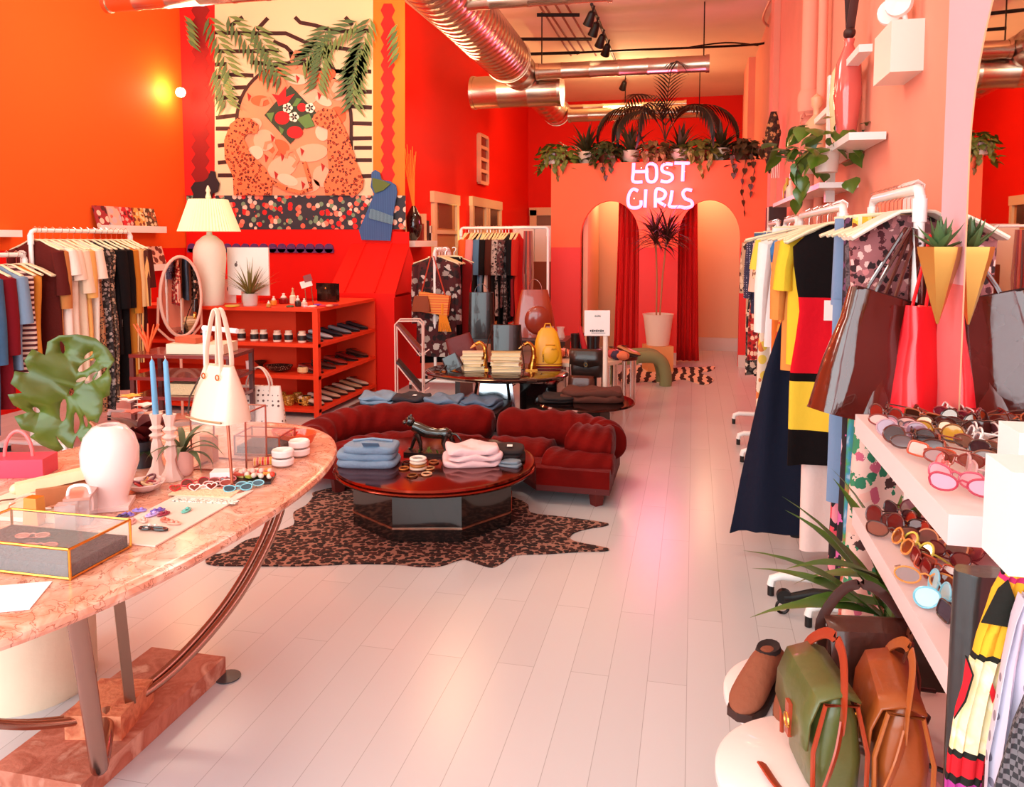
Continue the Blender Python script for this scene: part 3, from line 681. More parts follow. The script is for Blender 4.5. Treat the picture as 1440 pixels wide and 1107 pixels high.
tag(M().lathe([(.04, 0), (.02, .015), (.02, .03), (.06, .07), (.055, .07), (.01, .035)], n=20).build('footed_dish', mat('#4a2418', .3)), 'small dark footed dish behind the spotted bowl', 'dish'); bpy.data.objects['footed_dish'].location = on_shelf(366, .366, .2)
tag(M().lathe([(.03, 0), (.05, .015), (.05, .05), (.04, .06), (.03, .045), (0, .045)], n=20, wob=lambda g, z: .06 * math.sin(9 * g)).build('cream_dish', mat('#f3c890', .4)), 'small cream ribbed dish right of the spotted bowl', 'dish'); bpy.data.objects['cream_dish'].location = on_shelf(426, .366, .03)
o = M().lathe([(.028, 0), (.033, .09), (.029, .09), (.026, .01), (0, .01)], n=18).build('white_cup', mat('#f3d8d8', .3)); o.location = on_shelf(350, .366, .05); tag(o, 'plain white cup just right of the white handbag', 'cup')
for i, (px, dy) in enumerate([(394, .14), (405, .02), (417, .16), (429, .05)]):
    t = thing('mustard_mug', '%s of the four mustard patterned mugs on the lower shelf' % ['leftmost', 'second', 'third, behind,', 'rightmost'][i], 'mug', on_shelf(px, .077, dy), .3 * i, 'mustard mugs')
    M().lathe([(.035, 0), (.046, .02), (.047, .06), (.04, .085), (.036, .085), (.04, .03), (0, .012)], n=20).build('body', pat('cells', ['#a86a1c', '#f0b848', '#f3cf70'], 70, .3), t)
    M().tube([(-.045, 0, .065), (-.07, 0, .06), (-.07, 0, .03), (-.045, 0, .025)], .006, 6).build('handle', mat('#e8a838', .3), t)
# shoes on the side shelves
def shoe(name, label, loc, rz, c, sole='#3a1c14', heel=.0, L=.25, cat='shoe', group=None, boot=0, clog=False, scale=1):
    t = thing(name, label, cat, loc, rz, group); t.scale = (scale,) * 3
    m = M(); rows = []
    prof = [(0, .028, .05 + heel * .7, .02), (.12, .034, .062 + heel * .55, .02), (.3, .035, .058 + heel * .35, .0), (.5, .036, .055 + heel * .12, 0), (.7, .043, .046, 0), (.87, .04, .034, 0), (.97, .022, .022, 0), (1, .005, .012, 0)]
    for s_, hw, top_, _ in prof:
        base = heel * max(0, 1 - s_ / .55) ** .8 + .008; n = 12
        hgt = top_ if s_ > .55 or clog else top_
        rows.append([Vector((hw * math.cos(a) , L * (s_ - .5), base + (hgt - base) * (.5 + .5 * math.sin(a)) if s_ > .0 else base + (hgt - base) * (.5 + .5 * math.sin(a)))) for a in [2 * PI * k / n for k in range(n)]])
    m.grid(rows, True); m.add(rows[0], [tuple(range(12))[::-1]]); m.build('upper', mat(c, .35, coat=.2, var=.15), t)
    m = M(); sp = [(s_, hw + .002) for s_, hw, _, _ in prof]
    top2 = [Vector((hw, L * (s_ - .5), heel * max(0, 1 - s_ / .55) ** .8 + .006)) for s_, hw in sp] + [Vector((-hw, L * (s_ - .5), heel * max(0, 1 - s_ / .55) ** .8 + .006)) for s_, hw in sp[::-1]]
    m.prism(top2, (0, 0, -.008)); 
    if heel > .01: m.tube([(0, -L * .44, heel), (0, -L * .46, 0)], [.024, .014], 10)
    m.build('sole', mat(sole, .5), t)
    M().lathe([(.024, 0), (.0, .001)], (0, -L * .22, .057 + heel * .6), 14, sy=1.9).build('opening', mat('#1a0c0a', .9), t)
    if boot: M().lathe([(.036, .03), (.035, .1), (.04, boot), (.036, boot), (.03, .1)], (0, -L * .33, heel * .8), 16, sy=1.2).build('shaft', mat(c, .3, coat=.3), t)
    return t
shc = ['#3c4450', '#8a9098', '#2a2c34', '#c8ccd0', '#5a3028', '#7a1c1c', '#a83a30', '#b89070', '#e8c8a8', '#f0d8c0', '#c8a080', '#f0e4d8', '#d8b890', '#e8d0b8']
nm_ = ['slate', 'silver grey', 'black', 'pale silver', 'brown', 'wine red', 'brick red', 'tan', 'cream', 'ivory', 'beige', 'white', 'sand', 'blush']
k_ = 0
for lv_, (z, cols_) in enumerate([(.646, [0, 3, 2, 1, 0, 2]), (.366, [5, 4, 6, 5, 4]), (.077, [9, 11, 8, 10, 9, 12, 13])]):
    for i, ci in enumerate(cols_):
        y = CF + .16 + (CB - CF - .26) * i / (len(cols_) - 1)
        shoe('court_shoe', '%s heeled shoe, %s along the %s side shelf of the counter' % (nm_[ci], ['first', 'second', 'third', 'fourth', 'fifth', 'sixth', 'seventh'][i], ['top', 'middle', 'bottom'][lv_]), (CXR - .15, y, z + .002), -PI / 2 + .25, shc[ci], heel=.045, group='shoes on the counter side', L=.22)

# ================================================================ marble table
TZ = .762
mt_ = thing('marble_table', 'long oval pink marble table on curved steel tubes and a stone slab', 'table', (-1.75, 1.98, 0))
def tp(sx, sy, e=2.3, n=72):
    o = []
    for i in range(n):
        a = 2 * PI * i / n; c, s_ = math.cos(a), math.sin(a)
        o.append((sx * abs(c) ** (2 / e) * (1 if c > 0 else -1), sy * abs(s_) ** (2 / e) * (1 if s_ > 0 else -1)))
    return o
m = M(); rows = []
for k, (d, z) in enumerate([(.02, 0), (.002, .004), (-.004, .014), (0, .026), (.012, .032), (.03, .032)]):
    rows.append([Vector((x, y, TZ - .032 + z)) for x, y in tp(.57 - d, 1.05 - d)])
m.grid(rows, True); m.add(rows[0], [tuple(range(72))[::-1]]); m.add(rows[-1], [tuple(range(72))])
m.build('tabletop', pat('marble', ['#f0bca4', '#dc9478', '#f6d4c0', '#a0553c'], 9, .22), mt_)
STEEL = mat('#b89080', .25, metal=1)
L_ = lambda x, y, z: Vector((x + 1.75, y - 1.98, z))
for dx in (0, .032):
    M().tube(sm([L_(-1.5 + dx, 2.66, .725), L_(-1.5 + dx, 2.58, .54), L_(-1.53 + dx, 2.46, .38), L_(-1.58 + dx, 2.32, .25), L_(-1.66 + dx, 2.15, .14), L_(-1.74 + dx, 2.0, .1), L_(-1.82 + dx, 1.86, .13), L_(-1.9 + dx, 1.7, .22), L_(-1.98 + dx, 1.5, .4), L_(-2.02 + dx, 1.35, .725)], 6), .013, 10).build('curved_leg', STEEL, mt_)
M().tube([L_(-1.62, 1.9, .725), L_(-1.66, 2.0, .13)], .021, 4).build('leg', mat('#9a7a68', .3, metal=1), mt_)
M().tube(sm([L_(-1.39, 1.5, .725), L_(-1.47, 1.62, .45), L_(-1.56, 1.75, .13), L_(-1.59, 1.79, .085), L_(-1.62, 1.84, .1), L_(-1.7, 1.95, .12)], 5), .023, 12).build('leg', STEEL, mt_)
M().box(L_(-1.75, 2.07, .032), (.3, .68, .062)).build('base_slab', pat('noise', ['#b06048', '#cc8068', '#b86850', '#e0a890'], 9, .75, bump=.3), mt_, smooth=False)
M().box(L_(-1.73, 2.0, .1), (.17, .2, .075), rz=.2).build('stone_block', pat('noise', ['#c86a48', '#e8956c', '#d07850'], 24, .7, bump=.4), mt_, smooth=False)
for x, y in ((-1.58, 2.39), (-1.59, 1.74)): M().lathe([(.045, 0), (.045, .004), (0, .006)], L_(x, y, 0.001), 20).build('foot_pad', mat('#3a3a40', .4), mt_)
o = M().lathe([(.2, 0), (.205, .02), (.205, .6), (.2, .62), (0, .62)], n=40).build('column_plinth', mat('#f3dcc0', .6, bump=.2, bs=20, var=.08, vs=5)); o.location = (-2.22, 2.2, 0); tag(o, 'cream cylinder plinth standing under the marble table', 'plinth')

def T(px, py, dz=0): v = PZ(px, py, TZ + .001); v.z += dz; return v
# vase with monstera
t = thing('ceramic_vase', 'large white glazed vase with a square foot on the marble table', 'vase', T(157, 712))
M().lathe([(.052, 0), (.05, .012), (.046, .03), (.06, .07), (.078, .13), (.079, .17), (.068, .21), (.045, .237), (.03, .243), (.024, .24), (.03, .22), (.0, .2)], n=36).build('body', mat('#f8dcd6', .18, coat=.4), t)
M().box((0, 0, .006), (.11, .11, .012), rz=.5).build('foot', mat('#f8dcd6', .2), t)
V0 = t.location.copy()
t = thing('monstera_leaf', 'huge green split monstera leaf standing in the white vase', 'leaf', V0 + Vector((0, 0, .22)))
lc = [(.0, -.13), (.035, -.165), (.02, -.18), (-.03, -.172), (-.06, -.15), (-.05, -.135), (-.085, -.13), (-.115, -.1), (-.09, -.085), (-.125, -.065), (-.14, -.03), (-.11, -.02), (-.145, .0), (-.148, .035), (-.115, .035), (-.13, .075), (-.125, .11), (-.09, .1), (-.1, .135), (-.075, .165), (-.03, .182), (.02, .185), (.06, .17), (.09, .14), (.085, .11), (.105, .09), (.112, .04), (.095, .02), (.11, -.01), (.108, -.05), (.08, -.05), (.1, -.09), (.085, -.125), (.06, -.11), (.062, -.15), (.045, -.155)]
rg = random.Random(3)
holes = [(.02, .1, .011, .03, -.6), (.045, .07, .009, .028, -.5), (.065, .09, .008, .026, -.5), (.015, .13, .006, .016, -.5), (.02, .055, .006, .018, -.8), (.0, -.05, .01, .036, .2), (.045, -.075, .009, .035, .25), (.07, -.06, .007, .022, .3), (-.06, .13, .006, .02, .5), (-.07, -.07, .008, .012, .8), (.005, .01, .007, .012, .2)]
import bmesh
def leaf_mesh(outline, holes, sc_):
    bm = bmesh.new(); E_ = []
    def loop(pts):
        vs = [bm.verts.new((x * sc_, 0, z * sc_)) for x, z in pts]
        return [bm.edges.new((vs[i], vs[(i + 1) % len(vs)])) for i in range(len(vs))]
    E_ += loop(outline)
    for hx, hz, a, b, r_ in holes:
        E_ += loop([(hx + a * math.cos(u) * math.cos(r_) - b * math.sin(u) * math.sin(r_), hz + a * math.cos(u) * math.sin(r_) + b * math.sin(u) * math.cos(r_)) for u in [2 * PI * i / 10 for i in range(10)]])
    bmesh.ops.triangle_fill(bm, use_beauty=True, edges=E_)
    bmesh.ops.subdivide_edges(bm, edges=bm.edges[:], cuts=1)
    for v in bm.verts:
        x, z = v.co.x, v.co.z; v.co.y = -.35 * x * x / .15 - .0 + .012 * math.sin(z * 60) * min(1, abs(x) / .05) + .25 * z * z
    me = bpy.data.meshes.new('leaf_blade'); bm.to_mesh(me); bm.free(); me.shade_smooth(); return me
me = leaf_mesh(lc, holes, .97); me.materials.append(mat('#4a5a12', .4, var=.4, vs=9, coat=.15))
o = bpy.data.objects.new('leaf_blade', me); COL.objects.link(o); o.parent = t; o.location = (-.105, -.03, .112); o.rotation_euler = (.05, .35, -.45 + .9)
md = o.modifiers.new('thickness', 'SOLIDIFY'); md.thickness = .002
M().tube(sm([(0, 0, -.18), (-.01, -.005, -.02), (-.05, -.012, .03), (-.11, -.018, .11)], 5), .0045, 8).build('leaf_stem', mat('#a8603c', .5), t)
# bunch behind the vase
t = thing('flower_bunch', 'bunch of orange and white flowers with dark red leaves behind the vase', 'flowers', T(190, 672) + Vector((-.06, .12, 0)))
M().lathe([(.03, 0), (.035, .09), (.03, .09)], n=16).build('pot', mat('#2a2a30', .4), t)
m = M()
for i in range(10): blade(m, (0, 0, .08), i * 2.3, .7 + .05 * i, .17, .03, .8)
m.build('dark_leaves', mat('#5a1418', .45), t)
m = M()
for i in range(8): blade(m, (0, 0, .05), i * 1.9, .3, .13, .016, 1.0)
m.build('green_leaves', DLEAF, t)
for (x, y, z, c) in [(-.02, -.03, .24, '#ffab3a'), (.03, -.02, .21, '#fff0e4'), (.0, -.04, .19, '#f08a78'), (.05, -.01, .18, '#ffc8b0'), (-.045, 0, .22, '#fff0ec')]:
    m = M()
    for k in range(6): blade(m, (x, y, z), k * 1.05, .5, .045, .014, .5, 4)
    m.build('blossom', mat(c, .5), t)
# candlesticks and candles
stick0 = None
for px, py, lb, s_ in ((241, 674, 'nearer, right-hand', 1.0), (222, 668, 'farther, left-hand', .96)):
    pr = [(.038, 0), (.036, .008), (.02, .04), (.014, .075), (.021, .1), (.018, .135), (.012, .155), (.024, .168), (.024, .172), (.012, .182), (.024, .2), (.013, .212), (.018, .24), (.022, .258), (.012, .258), (.01, .24), (0, .24)]
    o = M().lathe([(r, z * .83) for r, z in pr], n=8 if s_ == 1 else 8).build('candlestick', mat('#f6d8cc', .35), ang=30); o.location = T(px, py); o.scale = (s_,) * 3; tag(o, lb + ' pale stone candlestick on the marble table', 'candlestick')
    top_ = o.location + Vector((0, 0, .2 * s_)); t = thing('taper_candle', lb.split(',')[0] + ' tall sky-blue taper candle', 'candle', top_)
    M().tube([(0, 0, 0), (-.004, 0, .1), (-.008, 0, .185), (-.008, 0, .195)], [.0098, .009, .0075, .002], 14).build('wax', mat('#6fb4e0', .45), t); M().tube([(-.008, 0, .193), (-.01, 0, .205)], .0012, 5).build('wick', CREAM, t)
# pink cup plant with strap leaves
t = thing('strap_leaf_plant', 'grey-green strap-leaved plant in a pale pink cup by the candlesticks', 'plant', T(259, 668))
M().lathe([(.02, 0), (.03, .015), (.031, .085), (.028, .085), (.026, .02), (0, .015)], n=22).build('cup', mat('#f5bdb0', .3), t)
m = M()
for a, q, l in [(0, .9, .17), (.5, .6, .16), (-.5, .5, .15), (-1.1, .9, .14), (3.0, 1.0, .15), (2.3, 1.2, .17), (3.8, .7, .14), (1.2, 1.3, .18), (-.2, 1.2, .2), (4.7, .9, .16), (.3, .3, .13)]: blade(m, (0, 0, .07), a, q, l, .011, 1.5, 8)
m.build('leaves', mat('#55603a', .45, var=.25, vs=14), t)
# bowl of trinkets
t = thing('scalloped_bowl', 'white scalloped bowl of bracelets and charms in front of the candlesticks', 'bowl', T(204, 690))
M().lathe([(.024, 0), (.045, .012), (.06, .028), (.058, .03), (.04, .016), (0, .008)], n=32, wob=lambda g, z: .05 * math.sin(10 * g)).build('bowl', mat('#f8e2de', .25), t)
B0 = t.location.copy()
for i, c in enumerate(['#b04048', '#e8c0b8', '#6a3040', '#d8a060', '#f0e0e0', '#8a4a60', '#c83030', '#e8d0a0']):
    a = i * .8; o = M().tube([(.016 * math.cos(u), .016 * math.sin(u), 0) for u in [2 * PI * k / 12 for k in range(12)]], .004, 6, close=True).build('bangle', mat(c, .3)); o.location = B0 + Vector((.026 * math.cos(a), .026 * math.sin(a), .024 + .004 * (i % 3))); o.rotation_euler = (.5 * math.sin(a), .4 * math.cos(i), 0)
    tag(o, ['dark rose', 'blush', 'plum', 'honey', 'white', 'mauve', 'red', 'straw'][i] + ' bangle heaped in the scalloped bowl', 'bangle', 'bangles in the scalloped bowl')
# stand with the white handbag
t = thing('bag_stand', 'slim white and copper T-shaped stand holding the white handbag', 'stand', T(327, 690))
M().tube([(0, 0, 0), (-.015, 0, .3), (-.04, .01, .5)], .005, 8).build('pole', mat('#c06a50', .3, metal=.6), t); M().tube([(-.1, .02, .505), (.03, .0, .5)], .008, 8).build('crossbar', PVC, t); M().lathe([(.05, 0), (.05, .006), (0, .008)], n=20).build('foot', mat('#c06a50', .3, metal=.6), t)
M().tube([(-.095, .02, .505), (-.095, .02, .3)], .007, 8).build('side_post', PVC, t)
def handbag(name, label, loc, rz, W, H, D, c, handle=.12, group=None, hw=.006, hm=None, taper=.7, round_=True, trim=None, rough=.35, cat='bag', n=10, coat=.2):
    t = thing(name, label, cat, loc, rz, group); mt = mat(c, rough, coat=coat, bump=.1, bs=40) if isinstance(c, str) else c
    rows = []
    for i in range(n + 1):
        z = H * i / n; k = i / n; ww = W * (1 - (1 - taper) * k ** 1.5); dd = D * (1 - .75 * k ** 1.3) if round_ else D * (1 - .3 * k)
        e = 3.2; pts = []
        for j in range(28):
            a = 2 * PI * j / 28; cc, ss = math.cos(a), math.sin(a); pts.append(Vector((ww / 2 * abs(cc) ** (2 / e) * (1 if cc > 0 else -1), dd / 2 * abs(ss) ** (2 / e) * (1 if ss > 0 else -1), z)))
        rows.append(pts)
    m = M().grid(rows, True); m.add(rows[0], [tuple(range(28))[::-1]]); m.add(rows[-1], [tuple(range(28))]); m.build('body', mt, t, ang=60)
    hm = hm or mt
    if handle:
        for s_ in (-1, 1):
            y = s_ * D * .14; w2 = W * taper * .27
            M().tube(sm([(-w2, y, H * .86), (-w2 * .95, y, H + handle * .3), (-w2 * .35, y * .5, H + handle * .93), (w2 * .35, y * .5, H + handle * .93), (w2 * .95, y, H + handle * .3), (w2, y, H * .86)], 4), hw, 6, sx=.5, up=(0, 1, 0)).build('handle', hm, t)
    if trim:
        for s_ in (-1, 1): M().tube([(x * 1.01 * W / 2 * .93, s_ * D / 2 * .97, z) for x, z in [(-1, .01), (-.95, H * .5), (.95, H * .5), (1, .01)]], .004, 5).build('piping', trim, t)
    return t
WB = mat('#ecd0b8', .4, coat=.2, bump=.1, bs=50)
hb = handbag('white_handbag', 'white leather dome handbag hanging from the stand over the glass cases', T(327, 690) + Vector((-.005, -.045, .235)), -.35, .19, .165, .13, WB, .17, hw=.008, taper=.66)
M().tube([(-.07, -.062, .02), (-.066, -.058, .07), (-.04, -.04, .13)], .0028, 5).build('zip', mat('#3a2a20', .5), hb); M().tube([(-.08, -.063, .01), (.0, -.066, .008), (.085, -.062, .01)], .003, 6).build('piping', mat('#a8845c', .5), hb)
for x in (-.03, .035): M().tube([(x + .008 * math.cos(u), -.034, .135 + .008 * math.sin(u)) for u in [2 * PI * k / 10 for k in range(10)]], .002, 5, close=True).build('ring', BRASS, hb)

# glass cases with brass edges
def gcase(name, label, loc, rz, W, Dp, H, fill=None, r=.0035, edge=BRASS, cat='display case', tint='#ffffff'):
    t = thing(name, label, cat, loc, rz)
    m = M(); x, y = W / 2, Dp / 2
    for z in (r, H):
        for a, b in (((-x, -y), (x, -y)), ((x, -y), (x, y)), ((x, y), (-x, y)), ((-x, y), (-x, -y))): m.tube([(a[0], a[1], z), (b[0], b[1], z)], r, 6)
    for a in ((-x, -y), (x, -y), (x, y), (-x, y)): m.tube([(a[0], a[1], 0), (a[0], a[1], H)], r, 6)
    m.build('metal_frame', edge, t); g = mat(tint, .02, alpha=.1, spec=.7)
    for a, b in (((-x, -y), (x, -y)), ((x, -y), (x, y)), ((x, y), (-x, y)), ((-x, y), (-x, -y))):
        M().prism([(a[0], a[1], 0.004), (b[0], b[1], .004), (b[0], b[1], H), (a[0], a[1], H)], (0, .0012, 0)).build('glass_pane', g, t, smooth=False)
    M().box((0, 0, H), (W, Dp, .0015)).build('glass_lid', g, t, smooth=False)
    if fill: M().box((0, 0, fill[1] / 2 + .002), (W - .01, Dp - .01, fill[1])).build('filling', fill[0], t, smooth=False)
    return t
CR = mat('#4a3a38', .8, bump=1.0, bs=90, var=.5, vs=70)
gcase('glass_case', 'long low glass jewellery case with brass edges and crushed black lining, nearest on the table', Vector((-1.56, 1.585, TZ + .001)), .0, .36, .2, .072, (CR, .03))
gcase('glass_case', 'low brass-edged glass case with dark gravel behind the hanging handbag', T(344, 648) + Vector((0, .14, 0)), .1, .17, .14, .07, (CR, .028), edge=mat('#b06a58', .3, metal=.8))
gcase('glass_case', 'tall empty copper-edged glass case behind the strap-leaved plant', T(322, 668) + Vector((-.06, .1, 0)), .05, .2, .14, .2, None, .003, edge=mat('#b06a58', .3, metal=.8))
# ceramic and red bowls
for i, (px, py, dz) in enumerate([(398, 655, 0), (398, 655, .029), (421, 641, 0), (421, 641, .029)]):
    o = M().lathe([(.026, 0), (.037, .008), (.038, .024), (.034, .029), (.028, .026), (0, .02)], n=26).build('white_dish', mat('#f8eae6', .25)); o.location = T(px, py, dz); tag(o, ['lower dish of the nearer pair of thick white dishes', 'upper dish of the nearer pair of thick white dishes', 'lower dish of the farther pair of thick white dishes', 'upper dish of the farther pair of thick white dishes'][i], 'dish', 'stacked white dishes')
o = M().lathe([(.03, 0), (.055, .012), (.07, .045), (.066, .045), (.05, .016), (0, .01)], n=30, sy=.75).build('red_bowl', mat((.95, .12, .04), .15, coat=.5)); o.scale = (1.15, 1.15, 1.1); o.location = T(417, 626); tag(o, 'shiny red oval bowl at the far tip of the marble table', 'bowl')
o = M().lathe([(.03, 0), (.05, .012), (.06, .04), (.057, .04), (.04, .016), (0, .01)], n=30, sy=.8).build('red_bowl', mat((.85, .06, .03), .3)); o.location = T(384, 628) + Vector((0, .1, 0)); tag(o, 'second red bowl tucked behind the glass case', 'bowl')
o = M().ball((0, 0, .012), (.01, .008, .02)).build('brass_figure', BRASS); o.location = T(410, 622, .012); tag(o, 'tiny brass figure inside the red oval bowl', 'figure')
# woven white tote behind
hbt = handbag('perforated_tote', 'white perforated tote standing behind the glass cases', Vector((-3.2, 5.35, .02)), .1, .42, .42, .16, pat('dots', ['#f6ddd0', '#5a2a20', '#5a2a20'], 26, .4), .14, hw=.012, hm=mat('#f6ddd0', .4), taper=.8)
# dark tray with its sweets
t = thing('dark_tray', 'dark tray of cards and wrapped sweets on the marble table', 'tray', T(340, 676), .35); M().box((0, 0, .004), (.2, .1, .008)).build('tray_base', mat('#2a1614', .3), t, smooth=False)
TR = t.location.copy(); ca, sa = math.cos(.35), math.sin(.35)
def TRp(u, v, z): return TR + Vector((u * ca - v * sa, u * sa + v * ca, z))
o = M().box((0, 0, .012), (.07, .05, .024)).build('price_card_box', mat('#fdf6f4', .5)); o.location = TRp(-.06, .01, .009); o.rotation_euler = (0, 0, .3); tag(o, 'small white box on the left of the dark tray', 'box')
for i, (c, lb) in enumerate([('#e8c870', 'yellow'), ('#c8402c', 'red'), ('#f3e0c8', 'cream'), ('#b8b848', 'lime'), ('#f6c8b8', 'pink'), ('#e09830', 'amber')]):
    o = M().box((0, 0, .004), (.06, .022, .008)).build('hair_comb', mat(c, .35)); o.location = TRp(-.02 + .02 * i, .02 - .012 * (i % 2), .01 + .006 * (i % 3)); o.rotation_euler = (0, .05, .4 * i); tag(o, lb + ' flat hair comb lying across the dark tray', 'comb', 'combs on the dark tray')
t = thing('bead_garland', 'thick twist of cream, red and pink beads heaped on the dark tray', 'beads', TRp(.05, -.005, .012))
for i in range(14): M().ball((-.06 + .009 * i, .012 * math.sin(i * 1.9), .008 + .006 * (i % 3)), .009, 10, 6).build('bead', mat(['#f6dcc8', '#d8402c', '#f6c0b0'][i % 3], .4), t)
o = M().box((0, 0, .008), (.1, .045, .016)).build('red_booklet', pat('stripev', ['#d81c20', '#f3c0b0', '#e8a838'], 18, .5)); o.location = T(378, 655) + Vector((-.02, .03, 0)); o.rotation_euler = (0, 0, .5); tag(o, 'red and pink striped packet behind the dark tray', 'packet')
o = M().box((0, 0, .005), (.12, .05, .01)).build('green_packet', mat('#8a9a48', .5)); o.location = T(370, 641) + Vector((-.02, .05, 0)); o.rotation_euler = (0, 0, .6); tag(o, 'olive green packet beside the stacked white dishes', 'packet')
o = M().ball((0, 0, .01), (.03, .022, .012)).build('yellow_clip', mat('#e8b040', .35)); o.location = T(374, 637); tag(o, 'round mustard yellow hair clip near the white dishes', 'hair clip')
o = M().box((0, 0, .045), (.05, .035, .09)).build('wooden_block', mat('#d07848', .6, var=.2, vs=12)); o.location = T(280, 655) + Vector((0, .06, 0)); tag(o, 'terracotta block behind the pink cup', 'block')

# ---- sunglasses builder
def shape_pts(kind, w, h, n=22):
    o = []
    for i in range(n):
        a = 2 * PI * i / n; c, s_ = math.cos(a), math.sin(a)
        if kind == 'rect': x, z = abs(c) ** .45 * (1 if c > 0 else -1), .7 * abs(s_) ** .45 * (1 if s_ > 0 else -1)
        elif kind == 'oval': x, z = c, .66 * s_
        elif kind == 'cat': x, z = c, .72 * s_ + .28 * max(0, c) * (s_ > -.3) * (.6 + .4 * s_)
        elif kind == 'aviator': x, z = c * (1 + .12 * s_), .85 * s_ - .1 * c
        elif kind == 'heart':
            x = 16 * s_ ** 3 / 17; z = (13 * c - 5 * math.cos(2 * a) - 2 * math.cos(3 * a) - math.cos(4 * a)) / 17 + .1
        else: x, z = c, s_
        o.append((x * w, z * h))
    return o
def sunglasses(label, loc, rz, frame, lens, kind='oval', W=.028, H=.026, r=.0022, tilt=.5, sc=1., group=None, temple_fold=False, rot=None):
    t = thing('sunglasses', label, 'sunglasses', loc, 0, group); t.rotation_euler = rot or (tilt, 0, rz); t.scale = (sc,) * 3
    fm = mat(frame, .25, coat=.5) if isinstance(frame, str) else frame; lm = mat(lens, .06, coat=.6, alpha=.86) if isinstance(lens, str) else lens
    m = M(); gap = .009
    for s_ in (-1, 1):
        pts = shape_pts(kind, W, H); m.tube([(s_ * (gap + W + x), 0, H + z) for x, z in pts], r, 6, close=True)
    m.tube([(-gap * 1.2, -.001, H * 1.25), (0, -.003, H * 1.4), (gap * 1.2, -.001, H * 1.25)], r, 6); m.build('frame', fm, t)
    for s_ in (-1, 1):
        pts = shape_pts(kind, W - r * .4, H - r * .4); M().prism([(s_ * (gap + W + x), 0, H + z) for x, z in pts], (0, .0014, 0)).build('lens', lm, t, smooth=False)
        x = s_ * (gap + W * 2)
        if temple_fold: M().tube([(x, .004, H * 1.35), (x * .9, .012, H * 1.3), (-x * .6, .014 + .004 * s_, H * 1.0), (-x * .85, .014 + .004 * s_, H * .7)], r * .8, 5).build('temple', fm, t)
        else: M().tube([(x, .002, H * 1.35), (x * 1.03, .02, H * 1.38), (x * .98, .09, H * 1.3), (x * .92, .122, H * .7)], r * .85, 5).build('temple', fm, t)
    return t
for px, py, rz, f, l, kd, lb in [(258, 694, .5, '#e0181c', '#a83a20', 'heart', 'red heart-shaped sunglasses on the marble table'), (276, 686, .7, '#c8202c', '#7a1c18', 'round', 'dark red round sunglasses behind the heart-shaped pair'), (285, 693, .5, '#f8e4dc', '#8a3028', 'heart', 'white heart-shaped sunglasses with brown lenses'),
                                 (306, 688, .6, '#f6b8b0', '#a84038', 'cat', 'pale pink cat-eye sunglasses beside the white heart pair'), (335, 694, .6, '#78c8d8', '#3a5a68', 'cat', 'light blue cat-eye sunglasses at the table edge'), (352, 688, .6, '#8ad4e0', '#4a7080', 'oval', 'sky blue oval sunglasses nearest the tray'), (313, 682, .6, '#d87070', '#8a3030', 'oval', 'rosy oval sunglasses behind the pink pair')]:
    sunglasses(lb, T(px, py, .004), rz, f, l, kd, .021, .02, .0024, tilt=-.95, sc=.82, temple_fold=True)
# board of clips
t = thing('clip_board', 'cream display cards covered with hair clips on the marble table', 'display card', Vector((-1.42, 1.93, TZ + .001)), 0)
M().box((0, 0, .002), (.2, .46, .004)).build('card_sheet', mat('#f8dccc', .7), t, smooth=False)
M().box((-.03, .17, .005), (.2, .07, .004), rz=.1).build('lace_strip', mat('#f3d8b0', .8, bump=.8, bs=120), t, smooth=False); M().box((.02, .1, .006), (.2, .03, .003), rz=.1).build('glitter_strip', pat('cells', ['#f6e4d8', '#6a7a70', '#c8b8a0', '#ffffff'], 160, .4), t, smooth=False)
clips = [(180, 728, '#8a70c8', 'violet'), (196, 722, '#a890e0', 'lilac'), (222, 722, '#7a60b8', 'purple'), (214, 728, '#c8b0f0', 'pale lilac'), (262, 722, '#70c8b8', 'turquoise'), (186, 738, '#e8a8a0', 'blush'), (202, 736, '#f0c8b8', 'pearl'), (233, 736, '#e07860', 'coral'), (245, 740, '#f0a890', 'peach'), (214, 745, '#f6e8e0', 'white'), (172, 731, '#4a3a60', 'dark plum'), (230, 727, '#a03048', 'wine')]
for i, (px, py, c, lb) in enumerate(clips):
    t = thing('hair_clip', lb + ' hair clip laid on the cream display cards', 'hair clip', T(px, py, .006), .4 * i)
    M().tube([(.018 * math.cos(u) * (1 if k % 2 else 1), .008 * math.sin(u), .003) for k, u in enumerate([2 * PI * j / 14 for j in range(14)])], .0028, 6, close=True).build('clip_loop', mat(c, .3), t)
    M().ball((.006, 0, .006), .006, 8, 6).ball((-.008, 0, .005), .005, 8, 6).build('bead', mat(c, .2), t)
for i, (px, py, lb) in enumerate([(205, 748, 'left, smaller'), (224, 749, 'right, larger')]):
    o = M().tube([(.017 * math.cos(u) * (1 + .4 * (i)), .009 * math.sin(u), .004) for u in [2 * PI * j / 16 for j in range(16)]], .0036, 6, close=True).build('hair_claw', mat('#1a1212', .2, coat=.4)); o.location = T(px, py, .006); tag(o, lb + ' black open hair slide on the display cards', 'hair clip')
